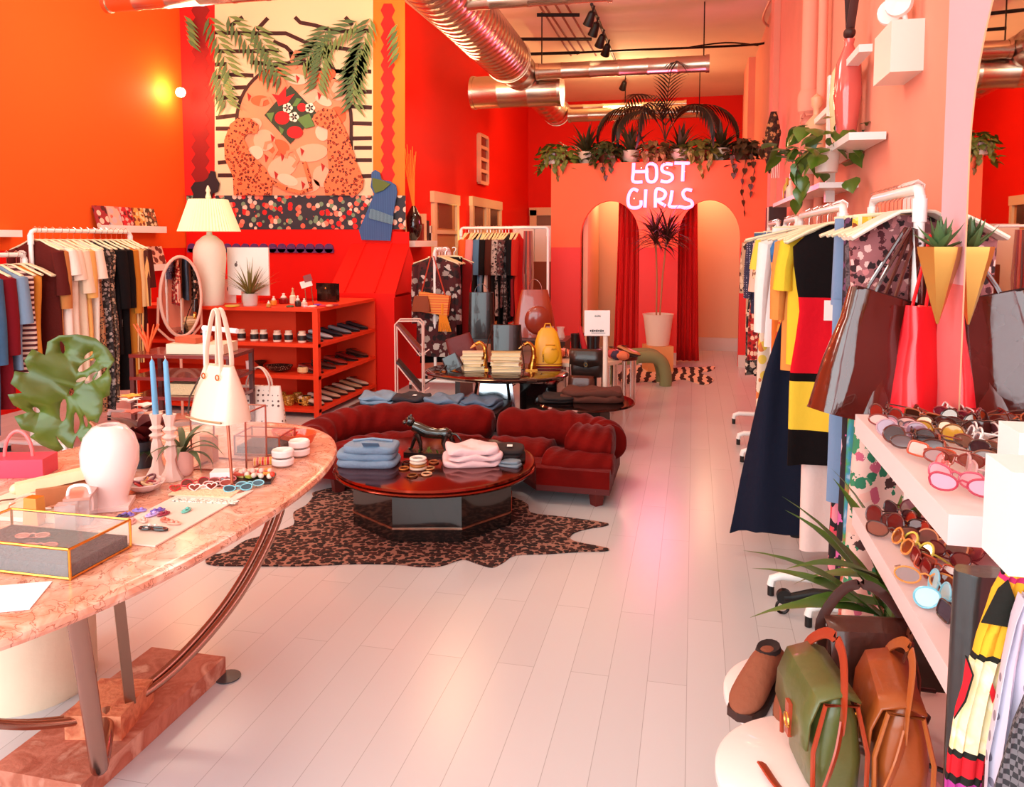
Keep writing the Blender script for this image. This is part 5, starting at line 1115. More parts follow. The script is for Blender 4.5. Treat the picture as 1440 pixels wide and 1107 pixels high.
# the black rack on casters between them
t = thing('black_rack_base', 'black curved rack base on casters beside the white rack feet', 'rack base', (.62, 3.33, 0))
M().tube([(.1, 0, .1), (-.12, 0, .1), (-.2, 0, .075), (-.235, 0, .07)], [.02, .02, .018, .02], 10).build('arm', BLACK, t); M().tube([(-.235, -.014, .075), (-.235, .014, .075)], .03, 14).build('hub', BLACK, t)
M().tube([(-.24 + .024 * math.cos(u), 0, .03 + .026 * math.sin(u)) for u in [2 * PI * i / 14 for i in range(14)]], .006, 6, close=True).build('caster', DARKMETAL, t); M().cyl((.05, 0, .1), (.05, 0, 1.3), .012).build('post', BLACK, t)
GR = 'clothes on the right wall racks'
ZB = ZR + .006
leafp = FL('#f6c6b8', '#2f7a58', '#d0607a', '#4a2a28', '#f8b8a8', '#3f8a60', s=24)
GA = [  # y, kind, w, L, material, kw, category, label
 (2.47, 'shirt', .2, .5, FL('#9a5a5c', '#4a1018', '#e8b0a8', '#2a1014', '#c87878', s=42), {}, 'blouse', 'rose and dark red floral blouse on the near end of the nearest right rack'),
 (2.53, 'shirt', .19, .62, pat('noise', ['#2a2024', '#6a5a60', '#1a1214'], 40, .8), {}, 'top', 'charcoal mottled top behind the rose blouse on the nearest right rack'),
 (2.60, 'strap', .24, 1.2, leafp, dict(flare=1.35), 'dress', 'long pale pink dress with tropical leaf print behind the shelf plant'),
 (2.67, 'skirt', .14, .26, FL('#e8b830', '#8a3a18', '#f3d878', '#b85a20', s=50), {}, 'skirt', 'short yellow flowered skirt under the white hangers'),
 (2.73, 'strap', .2, 1.34, pat('noise', ['#dfe8f2', '#3f8ab0', '#3f9a50', '#c8402c', '#e8f0f0'], 7, .8), dict(flare=1.2), 'dress', 'watercolour blue, green and red maxi dress reaching the floor by the rack foot'),
 (2.80, 'skirt', .15, .7, FL('#2a1824', '#6a3a5a', '#3f2430', s=40), {}, 'skirt', 'dark purple lace skirt on the nearest right rack'),
 (2.87, 'strap', .2, 1.15, FL('#241820', '#d060a0', '#f6d0dc', '#a03070', '#1a1014', s=13), dict(flare=1.15), 'dress', 'black dress with big pink and white blooms on the nearest right rack'),
 (2.95, 'trousers', .16, 1.06, F('#7f93b4'), {}, 'trousers', 'slate blue wide trousers hanging beside the colour-block dress'),
 (3.04, 'strap', .19, 1.25, FL('#1c1216', '#e04858', '#f08a98', '#2a1a1c', s=14), dict(flare=1.2), 'dress', 'black dress with red roses at the far end of the nearest right rack'),
 (3.56, 'dress', .19, 1.02, None, dict(bands=[(0, F('#1c1012')), (.3, F('#d80f22')), (.62, F('#1c1012')), (.655, F('#f3c53c')), (.86, F('#1c1012'))], tagp=(-.04, -.44)), 'dress', 'black, red and yellow colour-block dress with a price tag'),
 (3.62, 'strap', .2, 1.28, F('#f6d4cc'), dict(flare=1.0), 'slip', 'pale pink slip hanging below the colour-block dress'),
 (3.70, 'shirt', .2, .62, F('#f6c636'), dict(sleeve=.2), 'shirt', 'bright yellow button shirt on the second right rack'),
 (3.78, 'shirt', .215, .66, F('#e89248'), dict(sleeve=.34, smt=F('#e89248')), 'jacket', 'tan orange jacket beside the yellow shirt'),
 (3.83, 'shirt', .2, .4, F('#6e6a70'), {}, 'top', 'grey top with a wide pointed hem by the tan jacket'),
 (3.90, 'dress', .19, 1.47, F('#272b44'), dict(flare=2.15, wave=.02), 'dress', 'long flared navy dress sweeping the floor'),
 (3.98, 'strap', .2, 1.35, pat('dots', ['#181014', '#f3e8e0', '#f3e8e0'], 30, .85), {}, 'dress', 'black dress with white dots behind the navy dress'),
 (4.06, 'dress', .215, 1.1, FL('#d8431c', '#f09030', '#8a1c14', s=24), {}, 'dress', 'orange and red flame-print dress on the second right rack'),
 (4.14, 'shirt', .23, .42, FL('#3a76b0', '#f0a050', '#2a5a90', '#78a8d0', s=22), {}, 'top', 'blue embroidered short top on the second right rack'),
 (4.22, 'strap', .33, 1.15, F('#e8702a'), {}, 'dress', 'plain orange maxi dress on the second right rack'),
 (4.32, 'shirt', .25, .62, F('#fbf0ec'), dict(sleeve=.46, tagp=None), 'shirt', 'long white shirt with hanging sleeves on the second right rack'),
 (4.40, 'trousers', .2, 1.28, F('#f8eae4'), {}, 'trousers', 'white trousers below the long white shirt'),
 (4.50, 'strap', .18, .95, F('#1e1618'), {}, 'dress', 'plain black dress near the far end of the second right rack'),
 (4.62, 'shirt', .25, .4, F('#f3d050'), dict(sleeve=.14), 't-shirt', 'lemon yellow t-shirt at the far end of the second right rack'),
 (4.72, 'dress', .24, 1.0, CL('#f6d8c0', '#e0783c', '#f3c850', s=16), {}, 'dress', 'cream dress with orange and yellow squares on the second right rack'),
 (5.02, 'shirt', .2, .6, FL('#e8c8a8', '#7a4a2c', '#c88a58', s=34), dict(sleeve=.2), 'blouse', 'beige and brown printed blouse on the third right rack'),
 (5.12, 'shirt', .19, .62, F('#c8181c'), dict(sleeve=.16, smt=F('#f6dccc')), 't-shirt', 'red t-shirt with cream sleeves on the third right rack'),
 (5.22, 'dress', .2, 1.0, FL('#2a1c1c', '#f0e0d0', '#b03028', s=28), {}, 'dress', 'black dress with cream and red flowers on the third right rack'),
 (5.32, 'shirt', .2, .62, F('#f6c8b4'), dict(sleeve=.3), 'shirt', 'peach shirt with long sleeves on the third right rack'),
 (5.42, 'strap', .2, 1.1, CL('#1c1618', '#4a6a5a', '#e8d0b8', s=18), {}, 'dress', 'black dress with scattered green marks on the third right rack'),
 (5.52, 'trousers', .15, .85, F('#6f86a8'), {}, 'jeans', 'washed blue jeans at the far end of the third right rack'),
 (6.13, 'shirt', .19, .6, pat('dots', ['#34304c', '#c8c0d0', '#c8c0d0'], 60, .85), dict(sleeve=.4), 'shirt', 'navy dotted shirt with long sleeves on the farthest right rack'),
 (6.23, 'dress', .19, .95, FL('#b81c1c', '#f3c0a0', '#6a1014', s=30), {}, 'dress', 'red printed dress on the farthest right rack'),
 (6.35, 'trousers', .15, .9, F('#54708e'), {}, 'jeans', 'mid blue jeans on the farthest right rack'),
 (6.47, 'dress', .19, 1.1, FL('#1e1818', '#5a5048', '#e8c8b0', s=24), {}, 'dress', 'black dress with pale sprigs on the farthest right rack'),
 (6.6, 'strap', .18, 1.0, F('#2a1c20'), {}, 'dress', 'very dark plum dress on the farthest right rack'),
 (6.7, 'shirt', .19, .8, FL('#c8a080', '#3a2420', '#e8c8a8', s=24), dict(sleeve=.4), 'coat', 'brown mottled coat at the end of the farthest right rack')]
for i, (y, kd, w_, L, mt, kw, ct, lb) in enumerate(GA):
    near = y < 3.3
    garment(lb, ct, ((.66 if near else BX), 2.7 + (y - 2.47) * .86 if near else y, 1.701 if near else ZB if y < 4.9 else ZB - .01), random.Random(i).uniform(-.05, .05) + .1 if near else random.Random(i).uniform(-.12, .12), kd, min(w_, .185) if near else w_, L, mt, seed=i, group=GR, **kw)
# spare white hangers pushed together on the near rack
def hanger(label, loc, rz, group, c=HWOOD, w_=.215, tilt=0):
    t = thing('clothes_hanger', label, 'hanger', loc, rz, group)
    M().tube([(-w_, 0, -.155), (-w_ * .6, 0, -.108), (-.05, 0, -.074), (0, 0, -.07), (.05, 0, -.074), (w_ * .6, 0, -.108), (w_, 0, -.155)], [.017, .017, .013, .012, .013, .017, .017], 8, sx=.5, up=(0, 1, 0)).build('bar', c, t)
    M().tube([(0, 0, -.07), (0, 0, -.03), (.018, 0, -.012), (.02, 0, .008), (.0, 0, .022), (-.02, 0, .01)], .0024, 5).build('hook', mat('#f6e8e2', .3, metal=.3), t); t.rotation_euler = (0, tilt, rz)
    return t
ORD = ['first', 'second', 'third', 'fourth', 'fifth', 'sixth', 'seventh', 'eighth', 'ninth', 'tenth', 'eleventh']
for i in range(11): hanger(ORD[i] + ' empty wooden hanger from the near end of the nearest right rack', (.66, 2.63 + .016 * i, 1.701), .12 + .04 * (i % 4), 'spare wooden hangers on the nearest right rack', mat('#fbf0dc', .4), .19)
for i in range(5): hanger(ORD[i] + ' empty wooden hanger from the near end of the second right rack', (BX, 3.525 + .03 * i, ZB), -.15 + .05 * (i % 3), 'spare wooden hangers on the second right rack')
# totes on the near rack
def tote(name, label, loc, rz, W, H, c, hl, cc='#2a1210', lean=.0):
    t = thing(name, label, 'bag', loc, 0, 'totes on the nearest right rack'); t.rotation_euler = (0, lean, rz)
    rows = []; n = 24
    for k, z in enumerate([-hl - H, -hl - H + .01, -hl - H * .6, -hl - H * .25, -hl]):
        ww = W / 2 * (1 - .16 * (z + hl + H) / H); dd = .055 * (1 - .7 * (z + hl + H) / H) + .008
        rows.append([Vector((ww * abs(math.cos(g)) ** .3 * (1 if math.cos(g) > 0 else -1), dd * abs(math.sin(g)) ** .6 * (1 if math.sin(g) > 0 else -1) + .008 * math.sin(z * 30 + math.cos(g) * 4), z)) for g in [2 * PI * q_ / n for q_ in range(n)]])
    m = M().grid(rows, True); m.add(rows[0], [tuple(range(n))[::-1]]); m.build('body', c, t, ang=50)
    for s_ in (-1, 1): M().tube([(-W * .25, s_ * .022, -hl - .03), (-W * .22, s_ * .02, -hl + .02), (-.01, s_ * .01, -.005), (.01, s_ * .01, -.005), (W * .22, s_ * .02, -hl + .02), (W * .25, s_ * .022, -hl - .03)], .0055, 6).build('handle', c, t)
    M().tube([(-W * .42, -.022, -hl), (W * .42, -.022, -hl)], .004, 5).build('seam', mat(cc, .4), t)
    return t
PAT_ = mat('#4a1a14', .14, coat=1., bump=.6, bs=9, var=.2, vs=8)
tote('patent_tote', 'large glossy dark brown patent tote hanging on the near rack end', (.635, 2.585, ZR - .1), .45, .34, .38, PAT_, .22, lean=.26)
tote('patent_tote', 'second brown patent tote tucked behind the large one', (.665, 2.63, ZR - .1), .6, .27, .35, mat('#5a2218', .3, coat=.5, bump=.3, bs=20), .24, lean=.2)
tote('red_tote', 'bright red leather tote hanging beside the white rack post', (.7, 2.575, ZR - .12), .75, .2, .37, mat('#f01020', .3, coat=.4), .22, '#ff5a50', lean=.1)

# -------- left racks
rack('white pipe rack on the left under the magazines', (-4.6, 4.72), (-4.6, 5.74), 1.61)
rack('lower white pipe rack at the very left edge', (-4.6, 3.55), (-4.6, 4.66), 1.44)
GL = 'clothes on the left wall racks'
LS = [(4.76, 'shirt', .2, .95, F('#5a1c18'), dict(sleeve=.3), 'coat', 'dark maroon coat at the near end of the left rack'),
 (4.80, 'shirt', .2, .9, F('#c88048'), dict(sleeve=.4), 'jacket', 'tan suede jacket beside the maroon coat on the left rack'),
 (4.85, 'shirt', .21, .9, F('#fbe8dc'), dict(sleeve=.16, tagp=(.12, -.4)), 't-shirt', 'bright white t-shirt nearest on the left rack'),
 (4.92, 'shirt', .2, 1.0, F('#f6dcc8'), dict(sleeve=.2), 'blouse', 'off-white blouse second among the pale tops on the left rack'),
 (4.99, 'shirt', .2, 1.05, F('#f3d4b8'), dict(sleeve=.3), 'blouse', 'ivory blouse third among the pale tops on the left rack'),
 (5.06, 'shirt', .2, .9, F('#f0b468'), dict(sleeve=.34), 'shirt', 'pale orange shirt in the middle of the left rack'),
 (5.12, 'shirt', .2, 1.1, F('#f8e4d4'), dict(sleeve=.2), 'shirt', 'last white shirt before the prints on the left rack'),
 (5.19, 'dress', .2, 1.3, pat('leopard', ['#b07048', '#241210', '#5a3018'], 60, .85), {}, 'dress', 'brown leopard-print dress on the left rack'),
 (5.26, 'dress', .2, 1.3, FL('#2a2222', '#b8a098', '#5a4a48', s=34), {}, 'dress', 'black and grey floral dress on the left rack'),
 (5.33, 'dress', .2, 1.25, FL('#3a2a24', '#d0a080', '#7a5a48', s=50), {}, 'dress', 'brown small-flower dress on the left rack'),
 (5.40, 'shirt', .2, .9, F('#241a1c'), dict(sleeve=.45, tagp=(.14, -.5)), 'jacket', 'black jacket with a paper tag on the left rack'),
 (5.46, 'shirt', .2, 1.2, F('#1e1416'), dict(sleeve=.45, tagp=(.14, -.75)), 'coat', 'long black coat on the left rack'),
 (5.52, 'shirt', .2, 1.1, F('#c87828'), dict(sleeve=.5), 'coat', 'mustard brown coat near the far end of the left rack'),
 (5.58, 'shirt', .2, 1.05, F('#f0c890'), dict(sleeve=.45), 'cardigan', 'straw-coloured cardigan near the far end of the left rack'),
 (5.64, 'shirt', .2, 1.0, pat('stripev', ['#f3c078', '#5a2418'], 20, .85), dict(sleeve=.45), 'shirt', 'gold and brown striped shirt at the far end of the left rack'),
 (5.69, 'shirt', .2, .75, F('#4a1814'), dict(sleeve=.3), 'top', 'dark brown-red top last on the left rack')]
LS2 = [(3.62, 'shirt', .2, 1.0, CL('#4a3438', '#a08088', '#2a1c20', s=40), dict(sleeve=.45), 'shirt', 'grey checked long shirt at the far-left edge'),
 (3.72, 'dress', .2, 1.15, F('#2a1a1c'), {}, 'dress', 'black dress at the very left edge of the picture'),
 (3.84, 'shirt', .2, 1.1, pat('stripev', ['#b0282c', '#2a1216', '#f0d8d0'], 14, .85), dict(sleeve=.5), 'shirt', 'dark red striped shirt at the left edge'),
 (3.98, 'shirt', .2, .75, F('#f3cccb'), dict(sleeve=.25, tagp=(.16, -.5)), 'blouse', 'pale pink blouse in front of the denim jackets'),
 (4.10, 'shirt', .21, .95, F('#5f7484', var=.2, vs=10), dict(sleeve=.55, tagp=(.12, -.62)), 'jacket', 'grey-blue denim jacket on the lower left rack'),
 (4.22, 'shirt', .21, 1.1, F('#46688c', var=.25, vs=10), dict(sleeve=.55, tagp=(.14, -.7)), 'jacket', 'blue denim jacket beside the grey-blue one'),
 (4.34, 'shirt', .2, .95, F('#7a1420'), dict(sleeve=.5), 'sweater', 'deep wine red sweater on the lower left rack'),
 (4.43, 'shirt', .2, .7, F('#7f9ab8'), dict(sleeve=.3), 'shirt', 'light denim shirt beside the wine red sweater'),
 (4.51, 'shirt', .2, .8, pat('stripeh', ['#5a1820', '#f3ccbc'], 9, .85), {}, 'dress', 'dark red dress with broad pale stripes on the lower left rack'),
 (4.59, 'shirt', .2, .85, F('#d08030'), {}, 'top', 'ochre top at the far end of the lower left rack')]
for i, (y, kd, w_, L, mt, kw, ct, lb) in enumerate(LS + LS2):
    garment(lb, ct, (-4.6, y, 1.616 if i < len(LS) else 1.446), random.Random(i + 50).uniform(-.1, .1), kd, w_, L, mt, seed=i + 50, group=GL, **kw)
for i in range(3): hanger(ORD[i] + ' pale wooden hanger sticking out at the end of the lower left rack', (-4.6, 4.625 + .012 * i, 1.446), .25, 'hangers on the lower left rack')

# -------- racks at the hall wall
RP = (-2.58, 7.69)
rack('white pipe rack with the flowered coat before the hall wall', RP, (-2.6, 8.25), 1.44, .5)
garment('black and grey coat with big dark red blossoms facing the room', 'coat', (-2.58, 7.73, 1.446), 0, 'shirt', .23, 1.02, FL('#4a1216', '#c8b8b0', '#2a1618', '#a09088', '#1c0c10', s=15), sleeve=.6, seed=3, thick=.04)
garment('plain black dress behind the flowered coat', 'dress', (-2.58, 7.85, 1.446), .1, 'dress', .22, 1.1, F('#1c1416'), seed=4)
garment('black trousers with a pale label behind the flowered coat', 'trousers', (-2.55, 7.95, 1.446), .3, 'trousers', .18, 1.0, F('#241c1e'), seed=5)
garment('dark red dress at the back of the flowered-coat rack', 'dress', (-2.5, 8.1, 1.446), .2, 'dress', .2, 1.0, F('#8a1a1c'), seed=6)
for i in range(8): hanger(ORD[i] + ' cream padded hanger behind the flowered coat', (-2.58, 7.76 + .05 * i, 1.446), .15 * (i % 3), 'hangers by the flowered coat', mat('#f3d8a0', .6))
xq0, xq1 = -2.75, -1.68
rack('white pipe rack of dark clothes in front of the white cabinet', (xq0, 9.2), (xq1, 9.2), 1.69, .5)
qc = [('#e8702a', 'orange'), ('#e05a28', 'burnt orange'), ('#c81c28', 'crimson'), ('#e88a88', 'rose pink'), ('#3a2a2c', 'dark brown'), ('#54789a', 'steel blue'), ('#7aa0b8', 'pale blue'), ('#241a1c', 'black'), ('#f3d0c0', 'shell pink'), ('#4a2018', 'chestnut'), ('#2a2224', 'charcoal'), ('#b8a098', 'black-and-white printed'), ('#1e1618', 'deep black'), ('#5a2a2c', 'maroon printed'), ('#2c2426', 'dark patterned'), ('#241c20', 'ink black'), ('#8a1c24', 'wine'), ('#c0281c', 'scarlet')]
for i, (c, nm) in enumerate(qc):
    fm_ = FL(c, '#1c1214', '#8a7a78', s=30) if 'print' in nm or 'pattern' in nm else F(c)
    garment(nm + ' garment seen edge-on on the rack before the white cabinet', 'dress' if i % 3 else 'shirt', (xq0 + .06 + (xq1 - xq0 - .42) * i / 17, 9.2, 1.697), PI / 2 + random.Random(i).uniform(-.15, .15), 'dress' if i % 3 else 'shirt', .2, .75 + .1 * (i * 7 % 5), fm_, sleeve=.4 if i % 2 else 0, seed=i + 90, group='clothes on the rack before the white cabinet', thick=.022, hang=mat('#f3d8a0', .5))
# ================================================================ right wall: sunglasses shelves, mirror, planters
MF = .45
t = thing('sunglasses_shelf', 'upper thick white wall shelf crowded with sunglasses', 'shelf', (.572, 1.92, 1.0)); M().box((0, 0, .028), (.25, .83, .056)).build('board', mat('#f6dedc', .4), t, smooth=False)
t = thing('sunglasses_shelf', 'lower thick white wall shelf with yellow and blue sunglasses', 'shelf', (.572, 1.75, .745)); M().box((0, 0, .02), (.25, 1.17, .05)).build('board', mat('#f3d8d6', .4), t, smooth=False)
o = M().box((0, 0, .07), (.1, .1, .14)).box((.0, -.052, .075), (.05, .004, .03)).build('display_box', mat('#fdf6f4', .4)); o.location = (.62, 1.6, 1.058); tag(o, 'bright white box on the near end of the upper sunglasses shelf', 'box')
us = [ # px, py, frame, lens, kind, description (upper shelf)
 (1222, 595, '#5a1814', '#8a2a20', 'round', 'wine-red round'), (1234, 605, '#7a2018', '#e8b0a8', 'oval', 'small brick red oval'), (1248, 590, '#4a1410', '#b06058', 'cat', 'dark red cat-eye'), (1262, 610, '#6a5058', '#b88a9c', 'oval', 'thin mauve oval'),
 (1250, 618, '#c09098', '#a87a8c', 'round', 'wire mauve round'), (1284, 592, '#8a3018', '#5a2014', 'rect', 'tall tortoise rectangular'), (1296, 600, '#a04a20', '#3a1c10', 'rect', 'amber-brown rectangular'), (1268, 628, '#5a1c14', '#4a3a3c', 'round', 'brown wire round'),
 (1280, 622, '#3a1410', '#5a3a38', 'oval', 'dark slim oval'), (1310, 612, '#4a1c14', '#c8862c', 'aviator', 'amber-lensed tortoise aviator'), (1318, 622, '#8a4a18', '#e0a038', 'round', 'golden-lensed round'), (1325, 588, '#fbf0ee', '#6a2a30', 'rect', 'white wrap-round'),
 (1345, 596, '#8a1c28', '#7a2030', 'oval', 'burgundy striped oval'), (1288, 640, '#4a2018', '#6a4a48', 'oval', 'narrow brown oval'), (1320, 640, '#8a2c1c', '#7a3828', 'oval', 'rust narrow oval'), (1304, 652, '#c0482c', '#a05038', 'rect', 'coral-brown slim'),
 (1350, 612, '#3a1410', '#5a2420', 'cat', 'folded dark cat-eye'), (1362, 626, '#f8eceb', '#8a6068', 'cat', 'white angular'), (1372, 640, '#7a3020', '#8a5a48', 'oval', 'long brown oval'), (1390, 612, '#5a1c18', '#4a1a18', 'oval', 'deep burgundy oval'),
 (1408, 622, '#fbf2f0', '#8a4a58', 'oval', 'big white oval'), (1420, 606, '#4a1814', '#3a1412', 'round', 'dark brown round'), (1340, 662, '#8a2c20', '#9a4838', 'oval', 'russet oval'), (1315, 668, '#d86060', '#f0b0b0', 'oval', 'pale coral clear'),
 (1396, 652, '#3a1818', '#4a2c30', 'aviator', 'large smoked aviator'), (1410, 664, '#8a5a48', '#8a6458', 'oval', 'taupe oval with pale rim'), (1362, 672, '#e0a8a8', '#e8c0c0', 'rect', 'nearly clear pink'), (1335, 688, '#c85068', '#e8a8b4', 'cat', 'rose-lensed cat-eye'),
 (1352, 702, '#b03048', '#d88098', 'cat', 'pink and violet gradient'), (1385, 690, '#e0b8b8', '#c8a8ac', 'oval', 'clear oval with grey lenses')]
where = lambda px, py: ('at the far end' if py < 600 else 'beyond the middle' if py < 625 else 'in the middle' if py < 655 else 'towards the near end')
for i, (px, py, f, l, kd, ds) in enumerate(us):
    p = PZ(px, py + 4, 1.0575); sunglasses('%s sunglasses %s of the upper white shelf' % (ds, where(px, py)), Vector((min(max(p.x, .49), .66), min(p.y, 2.3), 1.068)), -1.0 + .75 * math.sin(i * 2.1), f, l, kd, .027, .024, .0026, tilt=-.12 - .3 * (i % 2), group='sunglasses on the upper shelf', sc=.88)
ls = [(1226, 738, '#5a1c18', '#6a2420', 'round', 'dark red round'), (1232, 756, '#4a2018', '#8a3828', 'cat', 'brown cat-eye'), (1262, 730, '#3a1418', '#4a1c20', 'cat', 'black-cherry cat-eye'), (1250, 768, '#e08a3c', '#8a4020', 'cat', 'orange cat-eye'), (1270, 748, '#3a1210', '#5a1c1c', 'aviator', 'nearly black aviator'),
      (1298, 728, '#7a3038', '#a06068', 'round', 'plum round'), (1286, 750, '#8a2018', '#c8402c', 'round', 'red-lensed round'), (1282, 778, '#f6e060', '#6a2c1c', 'round', 'bright yellow round'), (1310, 756, '#e87838', '#7a2820', 'oval', 'orange oval'), (1320, 774, '#f0a070', '#7a1c20', 'round', 'peach round'),
      (1290, 800, '#6a1414', '#8a2420', 'rect', 'crimson rectangular'), (1326, 790, '#5a1418', '#7a2028', 'cat', 'claret cat-eye'), (1300, 826, '#e89048', '#8a3c20', 'oval', 'apricot oval'), (1312, 810, '#c85030', '#8a2c20', 'rect', 'brick folded'), (1316, 838, '#88d0e4', '#b8e4ee', 'round', 'clear sky-blue round'), (1322, 862, '#78c8e0', '#c0e8f0', 'aviator', 'clear turquoise aviator'),
      (1340, 762, '#5a1c20', '#8a3038', 'oval', 'shaded burgundy oval'), (1352, 776, '#7a2430', '#a04048', 'round', 'shaded raspberry round'), (1336, 884, '#241418', '#4a3034', 'rect', 'black slim')]
for i, (px, py, f, l, kd, ds) in enumerate(ls):
    p = PZ(px, py + 4, .792); sunglasses('%s sunglasses %s of the lower white shelf' % (ds, 'at the far end' if py < 762 else 'in the middle' if py < 812 else 'at the near end'), Vector((min(max(p.x, .49), .66), min(2.3, max(1.25, p.y)), .792)), -.95 + .6 * math.sin(i * 1.7), f, l, kd, .028, .027, .0032 if 'bright' in ds or 'orange' in ds else .0024, tilt=-.25 - .3 * (i % 2), group='sunglasses on the lower shelf', sc=.92)
# arched wall mirror
t = thing('arched_mirror', 'tall arched wall mirror on the pink wall reflecting the shop', 'mirror', (XP, 0, 0))
yl = PX(1359, 500, XP).y; pts = [(1.9, 2.55)]
YW = .59; r_ = YW
prof = [(yl, 1.06), (yl, 1.75)] + [(yl - YW + YW * math.cos(a), 1.75 + .6 * math.sin(a)) for a in [PI * i / 24 for i in range(1, 24)]] + [(yl - 2 * YW, 1.75), (yl - 2 * YW, 1.06)]
M().prism([(-.012, y, z) for y, z in prof], (.01, 0, 0)).build('glass', mat('#f6ecec', .01, metal=1), t, smooth=False)
M().tube([(-.008, y, z) for y, z in prof], .006, 6, close=True).build('frame', mat('#f3c8a0', .3, metal=.4), t)
# gold cone planter with succulent
t = thing('cone_planter', 'gold cone-shaped wall planter on the pink pilaster', 'planter', PX(1351, 347, XP))
M().lathe([(.003, -.21), (.02, -.15), (.055, -.02), (.058, 0), (.054, 0), (.05, -.02), (0, -.03)], (-.05, 0, 0), 6, sy=1.0).build('cone', mat('#d8a050', .3, metal=.7), t, ang=20)
s_ = thing('succulent', 'grey-green pointed succulent in the gold cone planter', 'plant', t.location + Vector((-.05, 0, -.012)))
m = M()
for i in range(14): blade(m, (0, 0, 0), i * 2.4, .35 + .09 * i, .095, .014, -.25, 5, fold=.5)
m.build('leaves', mat('#4f6a3c', .5, var=.25, vs=20), s_)
# emergency light
t = thing('emergency_light', 'white twin-head emergency light box high on the right wall', 'light', (XR, 3.56, 2.3))
M().box((-.06, 0, .0), (.12, .3, .2)).build('housing', mat('#fbe6da', .4), t)
for y in (.05, -.08):
    M().cyl((-.05, y, .1), (-.06, y, .14), .01).build('neck', WHITE, t); M().lathe([(0, -.03), (.04, -.025), (.055, 0), (.05, .02), (0, .03)], (0, 0, 0), 18).xf(Matrix.Translation((-.08, y, .18)) @ Matrix.Rotation(PI / 2, 4, 'X') @ Matrix.Rotation(-.5, 4, 'Y')).build('lamp_head', mat('#fff0ea', .35), t)
# big soil pipe
t = thing('wall_pipe', 'thick pink painted pipe running up the right wall', 'pipe', (XR - .09, 5.95, 0))
M().cyl((0, 0, 0), (0, 0, HC), .058, n=24).build('pipe_run', SALMON, t); M().lathe([(.058, 0), (.075, .02), (.078, .12), (.07, .15), (.058, .17)], (0, 0, 2.42), 24).build('collar', SALMON, t)
t = thing('wall_pipe', 'slimmer pink pipe beside the thick one', 'pipe', (XR - .06, 5.6, 0)); M().cyl((0, 0, 0), (0, 0, HC), .03, n=16).build('pipe_run', SALMON, t)
# white wall unit above the racks
t = thing('wall_shelf_unit', 'white post and crossbar wall shelf above the clothes racks', 'shelf', (XR, 4.9, 0))
M().box((-.1, 0, 2.12), (.05, .05, .72)).build('post', PVC, t, smooth=False)
for z, y0, y1 in ((2.44, -.85, 0), (2.02, -.95, 1.4), (2.3, 0, .55)): M().box((-.09, (y0 + y1) / 2, z), (.16 if z < 2.1 else .06, y1 - y0, .035)).build('crossbar', PVC, t, smooth=False)
t2 = thing('wall_shelf', 'long white wall shelf above the farther right racks', 'shelf', (XR - .1, 5.9, 1.84)); M().box((0, 0, 0), (.2, 2.6, .03)).build('board', PVC, t2, smooth=False)
def U(px, py, y): p = PY(px, py, y); return Vector((min(p.x, XR - .1), y, p.z))
def decor(name, label, cat, loc, prof, mt, n=18, **k): return lathe_thing(name, label, cat, loc, prof, mt, 'body', n, **k)
t = thing('cat_figure', 'pink cat figurine on the white wall shelf', 'figurine', (XR - .1, 5.85, 2.04)); M().tube([(0, 0, .0), (0, 0, .12), (0, -.01, .24)], [.05, .06, .035], 12).ball((0, -.01, .3), .06).build('body', mat('#c87060', .4), t)
for s_ in (-1, 1): M().lathe([(.022, 0), (0, .05)], (s_ * .035, -.01, .34), 8).build('ear', mat('#c87060', .4), t)
decor('bust_bottle', 'pale peach torso-shaped bottle beside the cat figurine', 'bottle', (XR - .1, 5.5, 2.04), [(.06, 0), (.075, .05), (.06, .14), (.085, .23), (.05, .28), (.02, .31), (.02, .35), (.035, .37), (.035, .42), (0, .45)], mat('#e8b088', .4))
o = decor('tall_vase', 'tall glossy rose vase standing on the white wall shelf', 'vase', (XR - .1, 4.42, 2.04), [(.03, 0), (.05, .06), (.07, .25), (.062, .4), (.03, .48), (.022, .5), (.028, .53), (.02, .53)], mat('#d86058', .12, coat=.7))
o = decor('tall_vase', 'cream half-hidden vase behind the rose vase', 'vase', (XR - .1, 4.62, 2.04), [(.03, 0), (.045, .06), (.06, .25), (.05, .4), (.02, .46)], mat('#f6d0a0', .2))
t = thing('black_ribbon', 'dark bow and long ribbons hanging above the rose vase', 'ribbon', (XR - .1, 4.42, 2.6))
M().tube([(0, 0, 0), (-.01, .05, .3), (.0, .02, .6), (.0, .03, 1.0)], .02, 6, sx=.3).build('ribbon', mat('#3a1814', .6), t); M().tube([(0, 0, 0), (.02, -.15, .35), (.04, -.3, .6), (.04, -.4, 1.0)], .024, 6, sx=.3).build('ribbon', mat('#4a1c14', .6), t); M().ball((0, 0, 0), (.03, .05, .03)).build('knot', mat('#3a1814', .6), t)
M().tube([(0, 0, 0), (-.0, .03, -.08)], .014, 5).build('ribbon_tail', mat('#3a1814', .6), t)
t = thing('feather_art', 'dark leopard-speckled strip hanging on the far right wall', 'wall decoration', U(1106, 200, 8.2) + Vector((-.02, 0, 0))); M().tube([(0, 0, .3), (0, .02, .1), (-.01, .1, -.12), (0, .2, -.28)], [.03, .075, .06, .02], 8, sx=.5).build('body', FL('#4a2a18', '#c88a58', '#2a1410', s=30), t)
t = thing('feather_art', 'white and red paper strips below the speckled wall strip', 'wall decoration', U(1100, 250, 8.1)); M().tube([(0, 0, .22), (0, .02, 0)], .04, 6, sx=.4).build('body', pat('stripev', ['#fbeee4', '#d83a30'], 20, .7), t)
